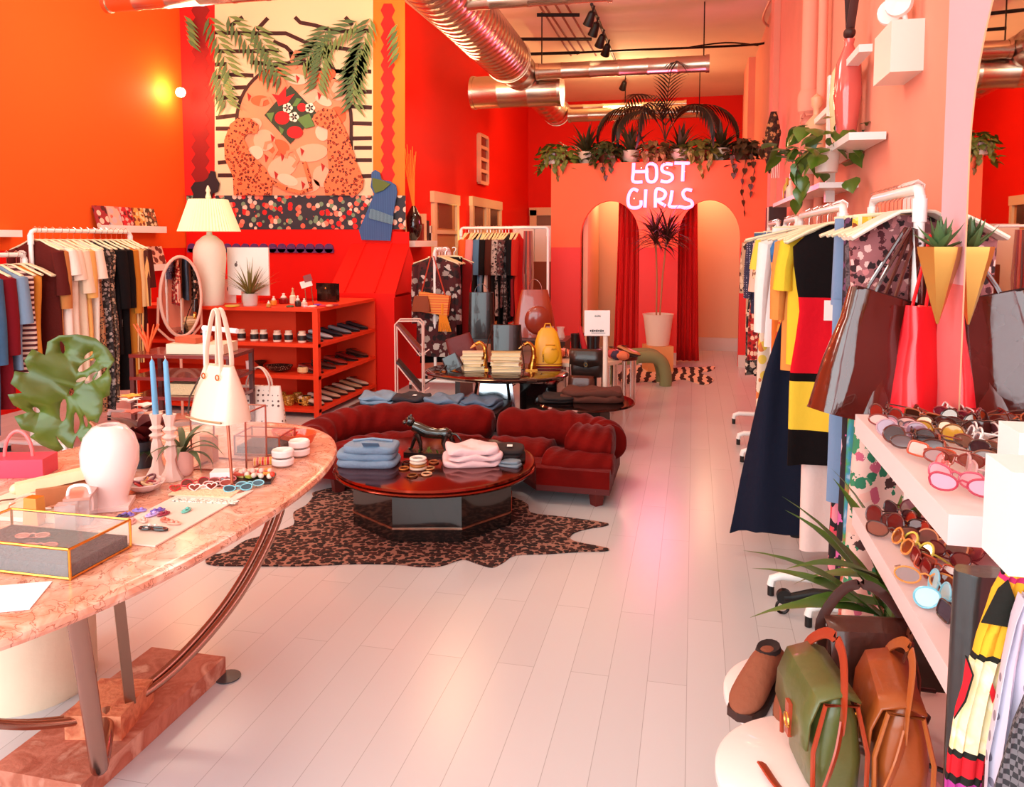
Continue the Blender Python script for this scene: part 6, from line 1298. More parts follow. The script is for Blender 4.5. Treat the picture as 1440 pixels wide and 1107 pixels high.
for i, (px, c, lb, h) in enumerate([(1078, '#c8a030', 'yellow-topped', .2), (1085, '#3a1c18', 'dark brown', .13), (1092, '#f3d8c8', 'white pear-shaped', .16)]):
    y = 6.9 - .12 * i; o = decor('bottle', lb + ' bottle on the long white wall shelf', 'bottle', (XR - .12, y, 1.856), [(.03, 0), (.035, .03), (.032, h * .6), (.012, h * .8), (.014, h)], mat(c, .25))
for i, (y, c, lb) in enumerate([(7.4, '#3a1814', 'dark bound'), (7.55, '#f3e0d0', 'cream bound'), (7.7, '#8a1c1c', 'red bound')]):
    o = M().box((0, 0, .12), (.15, .04, .24)).build('book', mat(c, .6)); o.location = (XR - .14, y, 1.6); tag(o, lb + ' book standing on the low ledge by the back racks', 'book', 'books by the back racks')
t = thing('wall_ledge', 'short white ledge holding books by the back racks', 'shelf', (XR - .1, 7.55, 1.585)); M().box((0, 0, 0), (.2, .5, .025)).build('board', PVC, t, smooth=False)
# broad-leaved vine on the shelf unit
def heart_leaf(m, p, yaw, pitch, s_, roll=0):
    q = Euler((pitch, roll, yaw)).to_matrix(); pts = [(0, 0), (.3, -.12), (.5, .1), (.48, .4), (.3, .7), (0, 1.1), (-.3, .7), (-.48, .4), (-.5, .1), (-.3, -.12)]
    vs = [Vector(p) + q @ Vector((x * s_, y * s_, -.18 * abs(x) * s_ - .25 * y * y * s_)) for x, y in pts] + [Vector(p) + q @ Vector((0, .45 * s_, .03 * s_))]
    m.add(vs, [(i, (i + 1) % 10, 10) for i in range(10)])
def vine(name, label, loc, n, spread, down, ls_, mt, potm=None, seed=1, group=None, trails=(), stemc='#5a3a20', pot=(.07, .12)):
    rg = random.Random(seed); t = thing(name, label, 'plant', loc, 0, group)
    if potm: M().lathe([(pot[0] * .8, 0), (pot[0], pot[1]), (pot[0] * .92, pot[1]), (pot[0] * .88, pot[1] * .85), (0, pot[1] * .85)], n=18).build('pot', potm, t)
    m = M(); s2 = M(); z0 = pot[1] if potm else .02
    for i in range(n):
        a = rg.uniform(0, 2 * PI); r = spread * math.sqrt(rg.random()); z = z0 + rg.uniform(-.2, 1) * spread * .55 - down * (r / spread) ** 2 * rg.random()
        heart_leaf(m, (r * math.cos(a), r * math.sin(a) * .8, z), a - PI / 2 + rg.uniform(-.8, .8), rg.uniform(-1.1, .3), ls_ * rg.uniform(.7, 1.15), rg.uniform(-.4, .4))
    for (x, y, L) in trails:
        P_ = [Vector((x * .6, y * .6, z0)), Vector((x, y, z0 + .01))] + [Vector((x + .02 * math.sin(k * 1.3 + x * 40), y + .015 * math.cos(k), z0 - L * k / 6)) for k in range(1, 7)]
        s2.tube(P_, .003, 5)
        for k in range(2, 8): heart_leaf(m, P_[k], rg.uniform(0, 6), -1.3, ls_ * .8)
    m.build('leaves', mt, t, smooth=True, ang=80)
    if s2.v: s2.build('stems', mat(stemc, .7), t)
    return t
vine('trailing_pothos', 'broad-leaved green pothos trailing over the white wall shelf', (XR - .18, 4.5, 1.9), 64, .3, .18, .095, mat('#4d6a1a', .3, var=.3, vs=8, coat=.3), mat('#f3dcd0', .4), 5, trails=[(-.1, .3, .25), (-.12, .1, .2)])
# dracaena in a white box on the floor
t = thing('planter_box', 'white box planter on the floor under the sunglasses shelves', 'planter', (.56, 2.31, 0)); M().box((0, 0, .18), (.27, .38, .36)).build('box', mat('#f0dcd8', .5), t, smooth=False); M().box((0, 0, .362), (.23, .34, .01)).build('soil', SOIL, t, smooth=False)
t = thing('dracaena', 'tall green sword-leaved dracaena growing from the white box planter', 'plant', (.56, 2.36, .368))
m = M(); rg = random.Random(4)
for i, (a, q, l) in enumerate([(3.0, 1.15, .5), (3.3, .75, .5), (2.9, .5, .42), (3.5, .35, .45), (2.6, .9, .42), (3.9, .9, .36), (3.2, .15, .34), (2.2, 1.2, .4), (4.4, 1.1, .34), (3.1, 1.4, .42), (1.2, 1.3, .3), (3.7, .55, .4), (2.75, .0, .3), (0, 1.2, .26), (4.9, 1.2, .4)]): blade(m, (0, 0, .06 + .012 * i), a, q, l * .95, .034, .5, 8, fold=.3)
m.build('leaves', mat('#56732c', .4, var=.3, vs=10, coat=.2), t); M().tube([(0, 0, 0), (0, 0, .24)], .016, 8).build('stem', mat('#6a7a3c', .6), t)
# low white display ledge and the two round tables
t = thing('display_plinth', 'low white display ledge under the sunglasses shelves', 'plinth', (.575, 1.73, 0)); M().box((0, 0, .2), (.24, .76, .4)).build('body', mat('#f3d9d6', .5), t, smooth=False)
RT = []
for i, (x, y, z, r, lb) in enumerate([(.3, 1.97, .43, .21, 'farther, lower round white side table carrying the brown clogs'), (.28, 1.62, .46, .22, 'nearest round white side table carrying leather bags')]):
    t = thing('side_table', lb, 'side table', (x, y, 0)); M().lathe([(0, z - .03), (r - .01, z - .03), (r, z - .022), (r, z - .006), (r - .008, z), (0, z)], n=56).build('tabletop', mat('#f8e4e0', .35, coat=.2), t)
    for k in range(3): M().tube([(.1 * math.cos(k * 2.09 + 1), .1 * math.sin(k * 2.09 + 1), z - .03), (.15 * math.cos(k * 2.09 + 1), .15 * math.sin(k * 2.09 + 1), .0)], [.016, .011], 10).build('leg', mat('#e0a868', .5), t)
CLG = '#8a4a30'
def clog(label, loc, rz):
    t = thing('suede_clog', label, 'shoe', loc, rz, 'brown suede clogs')
    rows = []; L = .25
    for s_, hw, zt_, zb_ in [(0, .012, .07, .035), (.04, .03, .085, .03), (.2, .036, .1, .026), (.35, .037, .108, .02), (.5, .037, .098, .014), (.68, .043, .072, .01), (.85, .042, .05, .01), (.96, .026, .034, .012), (1, .006, .022, .016)]:
        rows.append([Vector((hw * abs(math.cos(a)) ** .8 * (1 if math.cos(a) > 0 else -1), L * (s_ - .5), (zt_ + zb_) / 2 + (zt_ - zb_) / 2 * math.sin(a))) for a in [2 * PI * k / 14 for k in range(14)]])
    m = M().grid(rows, True); m.add(rows[-1], [tuple(range(14))]); m.build('upper', mat(CLG, .8, bump=.3, bs=60, var=.15), t, sub=1)
    M().lathe([(.029, 0), (.026, .01), (0, .0)], (0, -L * .24, .094), 14, sy=1.5).build('opening', mat('#241210', .9), t)
    M().prism([(x, y, 0) for x, y in [(-.02, -.125), (.02, -.125), (.036, -.05), (.036, .0), (.043, .06), (.03, .115), (0, .128), (-.03, .115), (-.043, .06), (-.036, 0), (-.036, -.05)]], (0, 0, .02)).build('sole', mat('#3a1c14', .6), t)
    return t
clog('left brown suede clog at the edge of the round table', (.17, 1.93, .433), PI - .45); clog('right brown suede clog, half hidden by the green bag', (.255, 1.9, .433), PI - .3)
# saddle bags
def saddle(label, loc, rz, c, trim, W=.2, H=.19, D=.075, name='saddle_bag', strap=True, buckle=True, tilt=0):
    t = thing(name, label, 'bag', loc, 0); t.rotation_euler = (tilt, 0, rz); cm = mat(c, .38, coat=.25, bump=.2, bs=30, var=.15, vs=8); tm = mat(trim, .35, coat=.3, bump=.1)
    rows = []; n = 28
    for k, (z, ws, ds) in enumerate([(0, .9, .7), (.01, .98, .95), (H * .4, 1.0, 1.05), (H * .75, .96, .85), (H * .95, .9, .5), (H, .8, .25)]):
        rows.append([Vector((W / 2 * ws * abs(math.cos(g)) ** .45 * (1 if math.cos(g) > 0 else -1), D / 2 * ds * abs(math.sin(g)) ** .6 * (1 if math.sin(g) > 0 else -1), z)) for g in [2 * PI * q_ / n for q_ in range(n)]])
    m = M().grid(rows, True); m.add(rows[0], [tuple(range(n))[::-1]]); m.add(rows[-1], [tuple(range(n))]); m.build('body', cm, t, ang=50)
    fl_ = [[Vector((W / 2 * 1.02 * x, y, z)) for x in (-1, -.5, 0, .5, 1)] for y, z in [(D * .35, H * .97), (0, H * 1.03), (-D * .42, H * .97), (-D * .6, H * .75), (-D * .64, H * .5)]]
    for p_ in fl_[-1]: p_.z -= .03 * (1 - abs(p_.x) / (W / 2)) 
    M().grid(fl_).build('flap', cm, t, solid=.005)
    for s_ in (-1, 1): M().tube([(s_ * W * .5, -D * .5, .015), (s_ * W * .51, -D * .52, H * .5), (s_ * W * .49, -D * .3, H * .93), (s_ * W * .49, D * .3, H * .93), (s_ * W * .51, D * .5, H * .5), (s_ * W * .5, D * .5, .015)], .005, 6).build('piping', tm, t)
    if strap:
        M().tube(sm([(-W * .5, 0, H * .7), (-W * .55, .0, H * .98), (-W * .2, .02, H * 1.28), (W * .2, .02, H * 1.28), (W * .55, 0, H * .98), (W * .5, 0, H * .7)], 5), .013, 6, sx=.25, up=(1, 0, 0)).build('handle', tm, t)
        M().tube(sm([(W * .52, 0, H * .8), (W * .62, -.02, H * .5), (W * .58, -.05, H * .1), (W * .45, -.1, .012), (0, -.12, .01)], 5), .012, 6, sx=.3).build('shoulder_strap', tm, t)
    if buckle:
        M().box((0, -D * .68, H * .52), (.022, .008, .07)).build('buckle_strap', tm, t); M().tube([(.014 * math.cos(u), -D * .72, H * .5 + .014 * math.sin(u)) for u in [2 * PI * k / 12 for k in range(12)]], .0025, 5, close=True).build('ring', BRASS, t)
    return t
saddle('olive green leather saddle bag with red-brown trim on the nearest round table', (.27, 1.64, .462), 1.75 + PI, '#5a5e2c', '#a83a1c', .2, .21, .1)
saddle('cognac brown leather satchel on the nearest round table', (.41, 1.66, .462), 1.5 + PI, '#a8501e', '#b8602a', .22, .2, .1)
saddle('dark chocolate backpack with a top loop and key ring behind the other bags', (.39, 1.88, .433), .15, '#4a2218', '#3a1a12', .17, .24, .1)
saddle('dark brown bag half hidden behind the cognac satchel', (.45, 1.81, .462), 1.3 + PI, '#5a2c1c', '#6a3420', .18, .17, .08, strap=True)
t = thing('leather_strap', 'long thin black bag strap looped on the white plinth', 'strap', (.56, 1.75, .402))
M().tube(sm([(.05, .35, .006), (-.1, .3, .03), (-.02, .15, .05), (-.12, .05, .03), (.1, -.05, .01), (-.1, -.1, .04), (-.14, -.2, .012), (.02, -.28, .01), (.12, -.2, .008)], 6), .0055, 6).build('strap_loop', mat('#241412', .4), t)
# clothes hanging at the lower right under a white wall box
a = PY(1397, 645, 1.22); b = PY(1397, 782, 1.22)
t = thing('wall_bracket_box', 'bright white box fixed to the pink wall at the right edge, over the hanging clothes', 'box', (XP, 1.2, 0)); M().box(((a.x - XP) / 2, 0, (a.z + b.z) / 2), (XP - a.x, .1, a.z - b.z)).build('box', mat('#fdf4f2', .4), t, smooth=False)
M().tube([(a.x - XP + .02, -.052, b.z + .03), (a.x - XP + .02, -.052, b.z + .06)], .003, 5).build('catch', mat('#8a8080', .4), t)
M().cyl((a.x - XP + .01, 0, b.z - .012), (-.0, 0, b.z - .012), .006, n=8).build('rail', DARKMETAL, t)
def cloth_path(name, label, cat, y, rowsp, mt, wv=.008, th=.012, bands=None, nf=3, dy=0.):
    """rowsp: (left x, right x, picture row) measured in the plane the cloth hangs in"""
    group = 'clothes at the lower right corner'; n = 36; rows = []
    P_ = [(PY(l, v, y).x, PY(r, v, y).x, PY(l, v, y).z) for l, r, v in rowsp]; o_ = Vector((P_[0][0], y, P_[0][2])); t = thing(name, label, cat, o_, 0, group)
    for i, (l, r, z) in enumerate(P_):
        c = (l + r) / 2; a_ = (r - l) / 2; rows.append([Vector((c + a_ * abs(math.cos(g)) ** .7 * (1 if math.cos(g) > 0 else -1), y + dy * i, z)) - o_ + Vector((0, th * math.sin(g) + wv * math.sin(math.cos(g) * nf * 2.4 + i * .3), 0)) for g in [2 * PI * k / n for k in range(n)]])
    m = M(); mats = [mt]
    if bands:
        mats = []
        for q_, (i0, i1, bm_) in enumerate(bands): m.cur = q_; mats.append(bm_); m.grid(rows[i0:i1 + 1], True)
    else: m.grid(rows, True)
    m.add(rows[0], [tuple(range(n))[::-1]]); m.add(rows[-1], [tuple(range(n))]); m.build('cloth', mats, t, ang=75)
    return t
Yw, Bk, Cr = F('#f0b030'), F('#3a3630'), pat('noise', ['#f6e4c0', '#f3d8a0', '#fbf0dc'], 20, .8)
cloth_path('leather_skirt', 'black leather skirt hanging at the lower right, beside the lower shelf', 'skirt', 1.33, [(1342, 1432, 800), (1341, 1432, 806), (1338, 1430, 860), (1334, 1428, 940), (1329, 1426, 1040), (1326, 1425, 1130), (1326, 1425, 1250)], mat('#2a2626', .3, coat=.4, bump=.25, bs=16), .003, .024)
sk = cloth_path('silk_scarf', 'long yellow, black, cream and red scarf-print skirt at the lower right', 'skirt', 1.2, [(1413, 1447, 790), (1409, 1449, 806), (1406, 1446, 813), (1396, 1440, 830), (1388, 1434, 855), (1378, 1427, 882), (1374, 1424, 892), (1368, 1418, 915), (1364, 1414, 922), (1352, 1400, 970), (1340, 1394, 1010), (1334, 1388, 1048), (1332, 1386, 1056), (1330, 1383, 1082), (1328, 1380, 1092), (1326, 1378, 1150), (1324, 1376, 1230)], None, .004, .014, [(0, 1, Yw), (1, 2, F('#c8306a')), (2, 3, Yw), (3, 5, Yw), (5, 7, Yw), (7, 8, Bk), (8, 11, Cr), (11, 12, Bk), (12, 13, F('#d8222c')), (13, 14, Bk), (14, 16, F('#b03a8a'))], nf=5)
for nm2, mt2, pg in (('print_patch', Bk, [(1418, 816), (1427, 840), (1427, 884), (1380, 876), (1392, 852), (1404, 828)]), ('print_stripe', F('#d8222c'), [(1359, 925), (1367, 950), (1356, 985), (1342, 1008), (1344, 994), (1354, 962)]),
                     ('print_outline', Bk, [(1357, 922), (1361, 924), (1370, 950), (1359, 987), (1342, 1012), (1342, 1008), (1356, 985), (1367, 950)]), ('print_stripe', F('#d8222c'), [(1396, 962), (1392, 975), (1396, 990), (1401, 976)])):
    M().prism([PY(x, y, 1.178) - sk.location for x, y in pg], (0, .002, 0)).build(nm2, mt2, sk, smooth=False)
cloth_path('sheer_scarf', 'sheer lilac scarf with grey dots at the right edge', 'scarf', 1.15, [(1436, 1475, 840), (1424, 1480, 870), (1410, 1484, 930), (1399, 1486, 1000), (1388, 1486, 1060), (1384, 1486, 1150)], pat('dots', ['#d8ccdc', '#8a7c8c', '#8a7c8c'], 34, .8), .012, .01, nf=6)
cloth_path('tweed_skirt', 'grey tweed skirt at the lower right corner', 'skirt', 1.1, [(1440, 1500, 985), (1424, 1505, 1020), (1410, 1510, 1070), (1398, 1515, 1110), (1390, 1515, 1180)], pat('check', ['#6a6468', '#2a282c'], 140, .9), .006, .014)
# ================================================================ centre tables of bags
def DT(px, py, z, dz=0): v = PZ(px, py, z); v.z += dz; return v
TH = .47; c_ = PZ(698, 521, TH)
t = thing('display_table', 'dark oval display table with a mirrored pedestal behind the sofa', 'table', (c_.x, c_.y, 0))
M().lathe([(0, TH - .035), (.56, TH - .035), (.6, TH - .02), (.6, TH - .008), (.58, TH), (0, TH)], n=60, sy=.75).build('tabletop', mat('#2a1512', .08, coat=.8), t)
M().tube([(0, 0, .0), (0, 0, TH - .035)], [.26, .17], 4).xf(Matrix.Rotation(PI / 4 + YAW, 4, 'Z')).build('mirror_pedestal', mat('#b8c0c8', .12, metal=1), t, smooth=False)
m = M()
for sx in (-1, 1): m.tube([(sx * .185, -.19, 0), (sx * .12, -.125, TH - .04)], .012, 4)
m.build('pedestal_edge', BLACK, t)
t = thing('black_plinth', 'glossy black block standing under the right side of the oval table', 'plinth', (c_.x + .38, c_.y + .05, 0)); M().box((0, 0, .2), (.3, .4, .4)).build('body', mat('#120c0c', .1, coat=.8), t, smooth=False)
def stack(px, py, n, lb, grp, W=.2, seed=1):
    rg = random.Random(seed); p = DT(px, py, TH); z = TH + .002
    for i in range(n):
        h = rg.uniform(.02, .034); t = thing('book', '%s in the pile of cream books %s' % (['bottom book', 'second book', 'third book', 'fourth book', 'fifth book', 'sixth book'][i] if i < n - 1 else 'top book', lb), 'book', (p.x, p.y, z), YAW + rg.uniform(-.25, .25), grp)
        M().box((0, 0, h / 2), (W * .97, .13, h * .8)).build('pages', mat('#f3dcae', .8), t, smooth=False); m = M(); m.box((0, 0, .002), (W, .14, .004)); m.box((0, 0, h - .002), (W, .14, .004)); m.box((0, .07, h / 2), (W, .004, h)); m.build('cover', mat(['#f3e2c4', '#e8c890', '#f6e8d4', '#d8b078'][i % 4], .6), t, smooth=False)
        z += h + .001
    return z
z1 = stack(665, 520, 5, 'by the swan bookend', 'books by the swan bookend', .17, 2)
z2 = stack(712, 522, 6, 'under the black handbag', 'books under the black handbag', .24, 3)
def swan(label, px, py, rz):
    t = thing('swan_bookend', label, 'bookend', DT(px, py, TH, .002), rz)
    M().tube(sm([(.02, 0, .0), (.03, 0, .06), (.04, 0, .12), (.03, 0, .19), (-.005, 0, .225), (-.04, 0, .21)], 5), [.032] * 5 + [.026] * 5 + [.02] * 5 + [.015] * 5 + [.015] * 5 + [.018], 12).build('neck', mat('#c88a3c', .25, metal=1), t)
    M().tube([(-.045, 0, .208), (-.085, 0, .178)], [.014, .004], 8).build('beak', mat('#e8b870', .3, metal=1), t); M().box((.02, 0, .006), (.1, .07, .012)).build('foot', mat('#c88a3c', .25, metal=1), t)
swan('brass swan bookend left of the black handbag', 676, 520, YAW); swan('brass duck-head bookend beside the yellow backpack', 744, 521, YAW)
bl = mat('#1e1210', .25, coat=.5)
t = handbag('black_handbag', 'shiny black box handbag standing on the pile of cream books', (DT(712, 520, TH).x, DT(712, 520, TH).y, z2 + .002), YAW, .26, .21, .09, bl, 0, taper=.95, round_=False)
M().tube(sm([(-.12, -.04, .17), (-.16, -.1, .0), (-.12, -.14, -.2), (.03, -.16, -.28), (.14, -.13, -.16), (.13, -.07, .02), (.12, -.05, .16)], 5), .005, 6).build('strap', bl, t)
t = handbag('red_handbag', 'dark red suede handbag leaning on the left of the oval table', DT(652, 516, TH, .1), YAW - .1, .24, .17, .07, mat('#6a1612', .5, bump=.2), 0, taper=.9, round_=False); t.rotation_euler = (0, -.3, YAW)
t = handbag('black_pouch', 'small black leather pouch in front of the dark red handbag', DT(640, 522, TH, .02), YAW - .3, .16, .12, .05, bl, 0, taper=.8); t.rotation_euler = (0, -.45, YAW)
M().tube(sm([(-.05, -.03, .06), (-.16, -.05, .02), (-.26, -.04, .0), (-.24, .0, -.0), (-.1, -.03, .0)], 5), .005, 6).build('strap', bl, t)
YB_ = mat('#f0a818', .45, coat=.15, bump=.15, bs=20)
t = thing('yellow_backpack', 'bright yellow small backpack with a dark red base on the oval table', 'bag', DT(770, 517, TH, .002), YAW)
rows = []
for z, w_, d_ in [(0, .12, .06), (.02, .125, .066), (.12, .12, .064), (.22, .105, .055), (.3, .08, .04), (.335, .05, .024)]: rows.append([Vector((w_ * abs(math.cos(g)) ** .55 * (1 if math.cos(g) > 0 else -1), d_ * abs(math.sin(g)) ** .6 * (1 if math.sin(g) > 0 else -1), z)) for g in [2 * PI * k / 28 for k in range(28)]])
m = M().grid(rows[1:], True); m.add(rows[-1], [tuple(range(28))]); m.build('body', YB_, t); m = M().grid([[p.copy() for p in rows[0]], [Vector((p.x * 1.01, p.y * 1.01, .04)) for p in rows[1]]], True); m.add(rows[0], [tuple(range(28))[::-1]]); m.build('base_panel', mat('#8a1418', .45), t)
M().ball((.02, -.062, .12), (.07, .018, .085)).build('front_pocket', YB_, t); M().tube([(-.02, -.07, .2), (.06, -.07, .2)], .004, 5).build('zip', BRASS, t); M().tube([(-.03, 0, .335), (-.02, 0, .37), (.02, 0, .37), (.03, 0, .335)], .006, 6).build('loop', YB_, t)
for k, (x, z) in enumerate([(.03, .165), (.045, .165), (.06, .168)]): M().tube([(x, -.083, z - .008), (x + .004, -.084, z + .008), (x + .009, -.083, z - .006)], .0016, 5).build('logo_mark', mat('#5a3a10', .5), t)
for k in range(5): M().box((-.04, -.073, .06 + .014 * k), (.008, .003, .009)).build('logo_letter', mat('#5a2a10', .5), t)
t = handbag('orange_backpack', 'big glossy orange-brown backpack behind the black handbag', (-1.5, 7.5, .602), YAW, .42, .46, .18, mat('#a83a1c', .25, coat=.6, bump=.2, bs=10), .1, taper=.6)
M().ball((.03, -.09, .17), (.13, .035, .14)).build('front_pocket', mat('#98301a', .25, coat=.6), t)
t = handbag('black_tote', 'tall black tote standing behind the oval table', (-1.98, 7.3, .602), YAW, .26, .44, .1, bl, .08, taper=.9, round_=False)
t = thing('bench', 'dark bench behind the oval table carrying big bags', 'bench', (-1.7, 7.45, 0)); M().box((0, 0, .58), (1.1, .5, .04)).build('seat', mat('#2a1512', .3), t, smooth=False)
for x in (-.5, .5): M().box((x, 0, .28), (.05, .45, .56)).build('leg', mat('#2a1512', .3), t, smooth=False)
handbag('white_pouch', 'pale grey-white pouch between the dark red and black handbags', (-1.98, 6.75, .41), YAW, .1, .22, .08, mat('#d8c8c0', .6), 0)
# hanging items
t = thing('orange_straw_bag', 'orange woven flap bag hanging before the flowered coat', 'bag', (-2.56, 7.6, 1.4), 0)
M().box((0, 0, -.5), (.32, .07, .2), m=Matrix.Rotation(.12, 3, 'Y')).build('body', pat('stripeh', ['#e88830', '#d86420', '#e03018', '#e88830', '#e89038'], 6, .6), t); M().tube([(-.14, 0, -.42), (-.03, 0, -.02), (.0, 0, -.02), (.12, 0, -.42)], .007, 6).build('strap', mat('#c03a20', .5), t)
m = M()
for k in range(9): m.tube([(.07 + .008 * k, -.03, -.6), (.06 + .016 * k, -.03, -.78)], .006, 5)
m.build('tassel', mat('#f09020', .7), t); M().tube([(.1, -.03, -.5), (.1, -.03, -.6)], .014, 6).build('tassel_head', mat('#f09020', .7), t)
handbag('brown_suede_bag', 'brown suede bag low on the flowered-coat rack', (-2.68, 7.55, .82), 0, .2, .16, .06, mat('#8a3c1c', .8), 0)
t = thing('red_belt_bundle', 'bundle of red and brown belts hanging at the end of the dark clothes rack', 'belts', (-1.95, 9.15, 1.65))
for k in range(5): M().tube([(.02 * k, 0, 0), (.03 * k - .02, 0, -.5), (.02 * k, 0, -.95 + .1 * (k % 3))], .014, 6, sx=.4).build('belt', mat(['#b02818', '#6a2a18', '#c84828', '#8a1c14', '#a05030'][k], .5), t)
# wire magazine stand
t = thing('magazine_stand', 'pink-white wire stand with slanted pockets of dark magazines', 'stand', PZ(583, 580, 0) + Vector((0, 0, 0)), YAW + .05)
wm = mat('#f6c8bc', .35)
for y in (-.08, .12): M().tube([(-.16, y, 0), (-.16, y, .8), (-.13, y, .83), (.05, y, .83), (.08, y, .8), (.08, y, 0)], .007, 8).build('wire_frame', wm, t)
for z in (.62, .28):
    M().tube([(-.14, -.08, z + .16), (.06, -.08, z - .1), (.14, -.08, z - .04)], .006, 6).build('wire_pocket', wm, t)
    M().box((-.04, .02, z + .06), (.34, .2, .02), m=Matrix.Rotation(.86, 3, 'Y')).build('magazines', mat(['#7a2420', '#3a1814'][z < .5], .4), t)
# low round table of folded knits
LH = .33; c2 = PZ(822, 563, LH)
t = thing('low_round_table', 'low round chrome-edged table right of the sofa back', 'table', (c2.x, c2.y, 0)); M().lathe([(0, LH - .02), (.36, LH - .02), (.38, LH - .012), (.37, LH), (0, LH)], n=48).build('tabletop', mat('#3a1c18', .08, metal=.8), t); M().lathe([(.2, 0), (.2, .02), (.19, LH - .02)], n=8).build('base', BLACK, t, smooth=False)
folded('folded_knit', 'brown folded trousers lying on the low round table', Vector((c2.x + .05, c2.y, LH + .002)), YAW - .1, .5, .22, 2, mat('#5a2c20', .85), .045, 'trousers', 21, puff=.02)
folded('folded_knit', 'black folded trousers under the brown pair on the low round table', Vector((c2.x - .2, c2.y - .05, LH + .002)), YAW, .26, .3, 2, mat('#1c1416', .85), .02, 'trousers', 22)
# round table with camera bags, boots and sign
RH = .5; c3 = Vector((-.98, 6.95, 0))
t = thing('accessory_table', 'round table loaded with boots, belts and bags behind the low table', 'table', c3); M().lathe([(0, RH - .03), (.38, RH - .03), (.38, RH), (0, RH)], n=40).build('tabletop', mat('#f3d8c0', .3), t)
for k in range(9): a = 2 * PI * k / 9; M().cyl((.3 * math.cos(a), .3 * math.sin(a), 0), (.3 * math.cos(a), .3 * math.sin(a), RH - .03), .012, n=8).build('leg', CHROME, t)
def onr(px, dy): v = PY(px, 480, c3.y + dy); return Vector((v.x, v.y, RH + .002))
saddle('dark olive-black messenger bag hanging by the sign pole', (PY(825, 540, 6.35).x, 6.35, .43), 0, '#2a1812', '#1c100c', .26, .22, .1, name='messenger_bag', strap=False)
saddle('brown fringed bag standing under the black messenger bag', (PY(818, 560, 6.3).x, 6.28, .2), 0, '#5a2a1e', '#6a3a2c', .2, .24, .08, name='brown_bag', strap=False)
t = thing('bag_pedestal', 'dark pedestal holding the brown and black bags', 'pedestal', (PY(820, 560, 6.33).x, 6.33, 0)); M().box((0, 0, .09), (.3, .22, .18)).build('body', BLACK, t, smooth=False); M().box((0, .09, .3), (.2, .03, .25)).build('back_panel', BLACK, t, smooth=False)
t = thing('price_sign', 'white card sign with black lettering on a pale pole by the bags', 'sign', (PY(851, 545, 6.2).x, 6.2, 0), YAW)
zb = PY(851, 470, 6.2).z; zt = PY(851, 438, 6.2).z
M().cyl((0, 0, 0), (0, 0, zb), .02, n=14).build('pole', mat('#f0d8c8', .4), t); M().lathe([(.1, 0), (.1, .012), (.02, .02)], n=24).build('foot', WHITE, t); M().box((-.07, -.02, (zb + zt) / 2), (.2, .01, zt - zb + .02)).build('sign_board', mat('#fff0ec', .5), t, smooth=False)
m = M()
for k, x in enumerate([-.09, -.078, -.066, -.054]): m.tube([(x, -.027, zt - .04), (x + .005, -.027, zt - .025), (x + .009, -.027, zt - .042)], .0017, 4)
for k in range(7): m.box((-.12 + .016 * k, -.027, zb + .03), (.011, .002, .014 + .004 * (k % 2)))
m.box((-.06, -.027, zb + .012), (.11, .002, .003)); m.build('lettering', mat('#2a1c1c', .6), t, smooth=False)
for i, (px, dy) in enumerate([(807, 0), (815, .05), (829, .02), (836, .05)]):
    shoe('ankle_boot', ['left boot of the shiny black pair hung with a red scarf', 'right boot of the shiny black pair hung with a red scarf', 'left boot of the plain black pair', 'right boot of the plain black pair'][i], onr(px, dy), .3, '#1c1012', heel=.03, L=.2, boot=.2 if i < 2 else .18, group='black boots on the accessory table', cat='boot', scale=.95)
t = thing('red_scarf', 'red scarf draped down beside the black boots', 'scarf', onr(816, -.05)); M().tube(sm([(0, 0, .28), (.01, 0, .2), (.04, 0, .08), (.06, 0, .01)], 4), [.012, .014, .016, .018, .02, .022, .024, .024, .026, .026, .026, .026, .026], 8, sx=.4).build('cloth', mat('#c8141c', .7), t)
t = thing('coral_scarf', 'twisted coral and cream scarves heaped under the boots', 'scarf', onr(815, -.12)); m = M()
for k in range(6): m.tube(sm([(-.14 + .05 * k, 0, .02), (-.12 + .05 * k, .03, .07), (-.08 + .05 * k, 0, .03), (-.06 + .05 * k, -.04, .06)], 4), .016, 6)
m.build('cloth', pat('stripev', ['#e86848', '#f3c0a0', '#6a2a20'], 9, .8), t)
for i, (px, dy, c, lb) in enumerate([(793, -.05, '#f0a090', 'salmon'), (786, -.12, '#d86a48', 'terracotta'), (868, -.1, '#3a2c48', 'navy'), (876, -.12, '#e87850', 'orange'), (862, -.02, '#c84a4a', 'rose red')]):
    blob('rolled_scarf', lb + ' scarf rolled up on the accessory table', 'scarf', onr(px, dy), (.055, .05, .04), mat(c, .8), 'rolled scarves', fn=lambda e: e * (1 + .1 * math.sin(9 * e.x + 7 * e.y)))
for i, px in enumerate([760, 775]):
    o = M().lathe([(.03, 0), (.045, .02), (.03, .09), (.04, .12)], n=16).build('glass_cup', mat('#f0d8d0', .1, alpha=.5)); o.location = (PY(px, 440, 7.4).x + .1, 7.35, .602); tag(o, ['left', 'right'][i] + ' small clear cup on the bench behind the yellow backpack', 'cup')
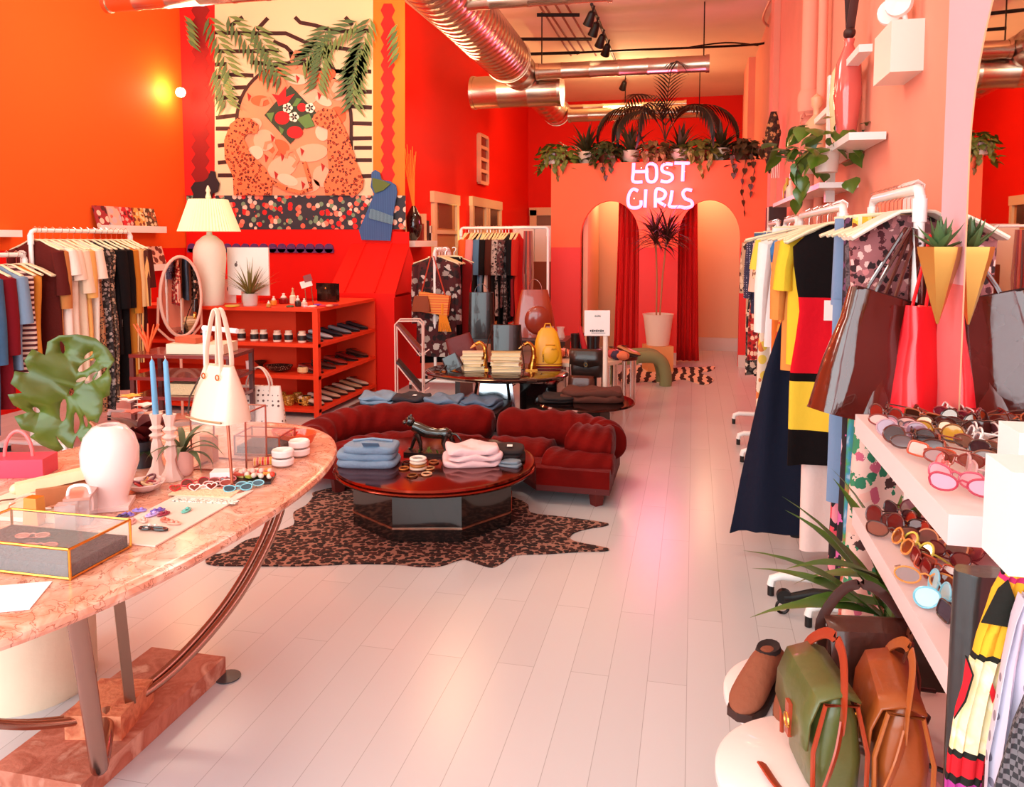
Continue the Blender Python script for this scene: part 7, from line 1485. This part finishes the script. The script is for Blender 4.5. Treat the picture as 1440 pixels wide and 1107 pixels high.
# shoes on the chrome round stand
c4 = PZ(872, 500, .45); t = thing('chrome_stand', 'round stand on many chrome legs carrying tan shoes', 'stand', (c4.x, c4.y, 0)); M().lathe([(0, .42), (.17, .42), (.17, .45), (0, .45)], n=30).build('tabletop', mat('#4a201a', .15, metal=.5), t)
for k in range(10): a = 2 * PI * k / 10; M().cyl((.14 * math.cos(a), .14 * math.sin(a), 0), (.14 * math.cos(a), .14 * math.sin(a), .42), .012, n=8).build('leg', CHROME, t)
shoe('wedge_sandal', 'tan suede lace-up shoe at the front of the chrome stand', (c4.x - .02, c4.y - .04, .452), 1.2 + PI, '#a85428', heel=.04, L=.25); shoe('wedge_sandal', 'tan shoe with pale insole behind on the chrome stand', (c4.x + .08, c4.y + .06, .452), 1.0 + PI, '#c87848', heel=.04, L=.25)
# olive arch chair
t = thing('arch_chair', 'sage green padded arch-legged chair before the fitting rooms', 'chair', PZ(935, 544, 0) + Vector((-.18, .1, 0)), YAW)
SG = mat('#8a8a5c', .7, bump=.15)
for y, nm in ((-.08, 'front_arch'), (.14, 'rear_arch')): M().tube(sm([(-.28, y, .29), (.0, y, .31), (.12, y, .26), (.17, y, .12), (.17, y, .0)], 5), .06, 12, sx=1.1, up=(0, 1, 0)).build(nm, SG, t)
M().box((-.28, .03, .28), (.3, .34, .09)).build('seat', SG, t)
M().tube([(-.4, .03, .24), (-.4, .03, 0)], .05, 10).build('rear_leg', SG, t)
# potted dragon tree on its block
pb = PZ(920, 517, 0); t = thing('wooden_block', 'pale orange wooden cube under the white tree pot', 'block', (-.4, 9.45, 0), .3); M().box((0, 0, .15), (.3, .3, .3)).build('body', mat('#f0a868', .6, var=.1, vs=4), t, smooth=False)
t = thing('dragon_tree', 'dragon tree with two thin stems in a tall white pot between the arches', 'plant', (-.4, 9.45, .302))
M().lathe([(.13, 0), (.17, .32), (.185, .37), (.17, .37), (.16, .33), (0, .33)], n=32).build('pot', mat('#f6d8c4', .4), t); M().lathe([(.155, .335), (0, .34)], n=20).build('soil', SOIL, t)
for s_, dx in ((-1, -.04), (1, .09)): M().tube([(0.02 * s_, 0, .33), (dx * .5, 0, .8), (dx, 0, 1.28)], .01, 8).build('stem', mat('#b87850', .7), t)
rg = random.Random(9)
for dx in (-.04, .09):
    m = M()
    for k in range(80): blade(m, (dx, 0, 1.18 + .0022 * k), rg.uniform(0, 2 * PI), rg.uniform(-.2, 1.45), rg.uniform(.3, .5), .013, .55, 5)
    m.build('leaf_crown', mat('#5a2a20', .55, var=.35, vs=9), t)
# curtains
def curtain(label, x0, x1, z1, y):
    t = thing('red_curtain', label, 'curtain', ((x0 + x1) / 2, y, 0)); n = 60; w_ = (x1 - x0) / 2; rows = []
    for z, s_ in [(z1, .8), (z1 * .75, .85), (z1 * .4, .95), (.25, 1.02), (.02, 1.08)]:
        rows.append([Vector((w_ * s_ * (2 * k / n - 1), .028 * math.sin(k * .55) + .012 * math.sin(k * 2.3 + z), z)) for k in range(n + 1)])
    M().grid(rows).build('cloth', mat('#d81008', .75), t, solid=.006, ang=80)
    M().cyl((-w_ * 1.1, 0, z1 + .01), (w_ * 1.1, 0, z1 + .01), .012).build('rail', BRASS, t)
curtain('red curtain at the right side of the left arch', -.98, -.56, 2.1, 10.16); curtain('red curtain at the left side of the right arch', -.3, .07, 2.1, 10.16)
# cabinets beside the block
t = thing('white_cabinet', 'tall white two-door cabinet behind the rack of dark clothes', 'cabinet', (-2.14, 10.7, 0)); M().box((0, .2, .87), (.62, .4, 1.74)).build('carcass', mat('#f3d6c0', .4), t)
for s_ in (-1, 1): d_ = M().box((s_ * .152, -.01, .87), (.295, .02, 1.68)).build('door', mat('#f6dac6', .3), t); M().box((s_ * .03, -.03, .95), (.015, .03, .16)).build('handle', CHROME, d_)
t = thing('cardboard_box', 'tall brown cardboard box with vertical black print beside the cabinet', 'box', (-1.92, 10.2, 0)); M().box((0, 0, .63), (.3, .12, 1.26)).build('body', mat('#8a3c1c', .7), t, smooth=False)
m = M()
for k in range(9): m.box((.06, -.062, .25 + .05 * k), (.02, .003, .035)); m.box((.0, -.062, .25 + .05 * k), (.012, .003, .03))
m.build('lettering', mat('#2a120c', .7), t, smooth=False)
# plants along the top of the fitting rooms
pots = [(786, 'v', 'leftmost bushy trailing plant'), (824, 's', 'spiky plant, leftmost of four in white pots,'), (852, 'v', 'dense dark trailing plant left of the sign,'), (886, 's', 'spiky white-potted plant above the letter L,'), (922, 'v', 'pink-green leafy plant above the neon letters'), (956, 's', 'spiky white-potted plant right of the palm,'), (986, 'v', 'yellow-green trailing plant right of the neon sign'), (1014, 's', 'spiky plant, rightmost of four in white pots,'), (1045, 'v', 'large trailing vine at the right end')]
PW = mat('#f3d0b8', .4)
for i, (px, k, lb) in enumerate(pots):
    p = PY(px, 225, YF + .16); loc = (p.x, YF + .17 + .04 * (i % 2), FH + .002)
    if k == 's': spiky('spiky_plant', lb + ' on top of the fitting rooms', loc, True, 34, .42, .026, mat('#3f3a1c', .5, var=.4, vs=10), PW, (.07, .11, .16), .6, .35, 1.5, group='plants on top of the fitting rooms', rnd=i)
    else:
        big = i == 8
        vine('trailing_plant', lb + ' on top of the fitting rooms', loc, 170 if i != 4 else 110, .27, .24, .085, mat(['#6a7a2c', '#3f4a1c', '#8a6a3c', '#7a7a34', '#4a3c20'][i // 2], .5, var=.5, vs=9), mat('#8a3a20', .6), 20 + i, 'plants on top of the fitting rooms', trails=[(x, -.2 - .02 * q_, (.75 if big else .3) * (1 - .3 * q_)) for q_, x in enumerate([.0, .1, -.12, .2][:4 if big else 3])], pot=(.1, .14))
# areca palm standing on the block
t = thing('palm', 'tall dark palm with arching fronds rising above the neon sign', 'plant', (PY(935, 225, YF + .5).x, YF + .5, FH + .001))
M().lathe([(.1, 0), (.14, .2), (.12, .2), (0, .17)], n=20).build('pot', mat('#6a2a1c', .6), t)
def frond(m, s2, base, yaw, pitch, L, droop, n=24, lw=.24):
    p = Vector(base); d = pitch; P_ = [p.copy()]
    for i in range(n):
        p = p + Vector((math.cos(d) * math.cos(yaw), math.cos(d) * math.sin(yaw), math.sin(d))) * (L / n); d -= droop / n * (1 + i / n); P_.append(p.copy())
        if i > 3:
            for s_ in (-1, 1): blade(m, p, yaw + s_ * (1.05 - .3 * i / n), d - .15, lw * 1.3 * (1 - .45 * abs(i / n - .45)), .016, .5, 3)
    s2.tube(P_, .006, 5)
for yaw, pt, L, dr in [(PI, 1.25, 1.0, 2.0), (.1, 1.2, 1.0, 1.9), (PI - .4, .95, .9, 2.1), (.5, .95, .9, 2.0), (-1.4, 1.45, 1.15, 1.4), (-1.9, 1.2, 1.0, 2.1), (-.8, 1.15, .95, 2.0), (2.2, 1.35, 1.1, 1.5), (PI + .5, .75, .75, 1.9), (-.25, .8, .8, 1.9)]:
    m = M(); s2 = M(); frond(m, s2, (0, 0, .3 if pt > 1 else .5), yaw, pt + .1, L * 1.3, dr); fr_ = m.build('frond', mat('#2a2418', .5, var=.4, vs=8), t); s2.build('frond_stem', mat('#5a3a1c', .6), fr_)
t = thing('face_planter', 'small white square pot with a drawn face at the left end of the fitting-room top', 'pot', PY(774, 225, YF + .08) + Vector((0, 0, .0))); t.location.z = FH + .002
M().box((0, 0, .07), (.13, .12, .14)).build('body', mat('#fbe4d8', .5), t); M().tube([(-.02, -.063, .1), (.01, -.063, .11), (.02, -.063, .07), (.0, -.063, .04)], .006, 5).build('face_mark', mat('#2a1c1c', .5), t)
# ---- left wall bits
def lshelf(label, y0, y1, z, books, grp, dx=.14):
    t = thing('picture_ledge', label, 'shelf', (XL, (y0 + y1) / 2, z)); M().box((dx / 2, 0, -.02), (dx, y1 - y0, .035)).build('board', PVC, t, smooth=False); M().box((dx - .005, 0, .01), (.012, y1 - y0, .05)).build('lip', PVC, t, smooth=False)
    for i, (c, lb) in enumerate(books):
        y = y0 + (y1 - y0) * (i + .5) / len(books) * .94; o = M().box((0, 0, .12), (.012, (y1 - y0) / len(books) * .88, .24)).build('magazine', c, smooth=False); o.location = (XL + .09, y, z); o.rotation_euler = (0, -.28, 0); tag(o, lb, 'magazine', grp)
lshelf('upper white picture ledge with five magazines on the orange wall', 6.85, 7.85, 1.66, [(CL('#a02830', '#f0c8b8', '#5a1418', s=14), 'dark red magazine, first on the upper picture ledge'), (CL('#f3b0a0', '#c8b0b8', '#e86858', s=12), 'pink magazine with a pale figure on the upper picture ledge'), (FL('#c8202c', '#f0a8a0', '#6a1018', s=22), 'red patterned magazine in the middle of the upper picture ledge'), (FL('#e8a050', '#8a3a20', '#f3d0a0', s=22), 'orange magazine, fourth on the upper picture ledge'), (FL('#5a3a28', '#e8c8a0', '#a85a38', s=22), 'brown patterned magazine last on the upper picture ledge')], 'magazines on the upper ledge')
lshelf('lower white picture ledge behind the left rack', 7.3, 7.95, 1.24, [(CL('#f3d0b8', '#e07850', '#b03028', s=12), 'cream and orange magazine on the lower picture ledge'), (CL('#f0b8a0', '#7a3028', s=14), 'peach magazine on the lower picture ledge')], 'magazines on the lower ledge')
o = M().box((.06, 0, 0), (.12, .35, .06)).build('wall_shelf', PVC); o.location = (XL, 5.72, 1.6); tag(o, 'short empty white shelf at the left edge of the orange wall', 'shelf')
# ---- shelf on the hall wall with vase and frames
t = thing('wall_shelf', 'thick white shelf on the hall wall with a black vase', 'shelf', (XH, 8.95, 1.5)); M().box((.1, 0, .0), (.2, .8, .07)).build('board', PVC, t, smooth=False)
lathe_thing('black_vase', 'glossy black teardrop vase on the hall shelf', 'vase', (XH + .11, 8.75, 1.538), [(.03, 0), (.07, .05), (.1, .16), (.09, .27), (.04, .37), (.02, .4)], mat('#1c0c0c', .1, coat=.8), 'body')
for i, (y, c, h, lb) in enumerate([(8.98, '#8a2418', .2, 'red boxed'), (9.08, '#f3c8a0', .32, 'tall cream'), (9.18, '#3a1814', .24, 'dark brown'), (9.28, '#f6e0d0', .18, 'black-and-white chequered')]):
    o = M().box((0, 0, h / 2), (.07, .06, h)).build('ornament_box', pat('check', ['#1c1212', '#f6e8e0'], 11, .5) if i == 3 else mat(c, .5)); o.location = (XH + .11, y, 1.538); tag(o, lb + ' ornament on the hall shelf beside the black vase', 'ornament')
t = thing('framed_picture', 'thin gold frame with dried stems leaning on the hall wall', 'frame', (XH + .02, 8.72, 1.54))
M().tube([(.05, -.1, 0), (.01, -.1, .72), (.01, .2, .72), (.05, .2, 0)], .01, 6, close=True).build('frame_edge', mat('#c88a50', .4), t)
m = M()
for k in range(8): m.tube([(.09, .05, .3), (.05, -.1 + .04 * k, .8), (.04, -.15 + .06 * k, 1.0 + .05 * (k % 3))], .005, 5)
m.build('dried_stem', mat('#e88a30', .8), t)
o = M().lathe([(.05, 0), (.06, .02), (.045, .1), (.0, .1)], n=18).build('uplight', mat('#3a2018', .4)); o.location = (XH + .12, 10.95, 1.0); tag(o, 'small uplighter glowing on the hall wall behind the rack', 'lamp')
t = thing('lamp_stand', 'dark stand under the hall uplighter', 'stand', (XH + .12, 10.95, 0)); M().cyl((0, 0, 0), (0, 0, 1.0), .015).build('pole', BLACK, t)
lamp('hall_uplight', 'SPOT', (XH + .14, 10.95, 1.12), 120, (1, .72, .3), .04, (XH + .02, 10.95, 3.0), spot_size=R(70), spot_blend=.8)
# console by the left racks
t = thing('console_table', 'dark wood console with glass shelves behind the hanging handbag', 'console', (-3.55, 5.05, 0), .12)
for z in (.72, .56, .42): M().box((0, 0, z), (.75, .4, .025)).build('shelf', mat('#7a1c12', .25, coat=.4), t, smooth=False)
for x in (-.36, .36):
    for y in (-.18, .18): M().box((x, y, .36), (.03, .03, .71)).build('leg', mat('#5a1810', .4), t, smooth=False)
o = M().box((0, 0, .035), (.42, .24, .07)).build('cream_box', mat('#f6dcc0', .5)); o.location = (-3.45, 5.02, .735); o.rotation_euler = (0, 0, .15); tag(o, 'flat cream box on the dark console', 'box')
o = M().box((0, 0, .02), (.2, .16, .04)).build('woven_box', mat('#c85a38', .7)); o.location = (-3.52, 5.02, .807); o.rotation_euler = (0, 0, -.2); tag(o, 'small terracotta box on top of the cream box', 'box')
t = thing('coral_branch', 'orange coral-shaped ornament at the left of the console', 'ornament', (-3.85, 4.95, .735))
m = M()
for k in range(7): m.tube([(0, 0, 0), (.03 * math.cos(k), .02 * math.sin(k), .08), (.1 * math.cos(k * .9), .04 * math.sin(k), .2)], [.012, .009, .004], 6)
m.build('branches', mat('#f0642a', .5), t)
o = M().box((0, 0, .04), (.36, .2, .08)).build('lace_basket', mat('#f3cfa0', .8, bump=1, bs=90)); o.location = (-3.5, 5.02, .435); o.rotation_euler = (0, 0, .12); tag(o, 'cream lace-covered basket on the lower console shelf', 'basket')
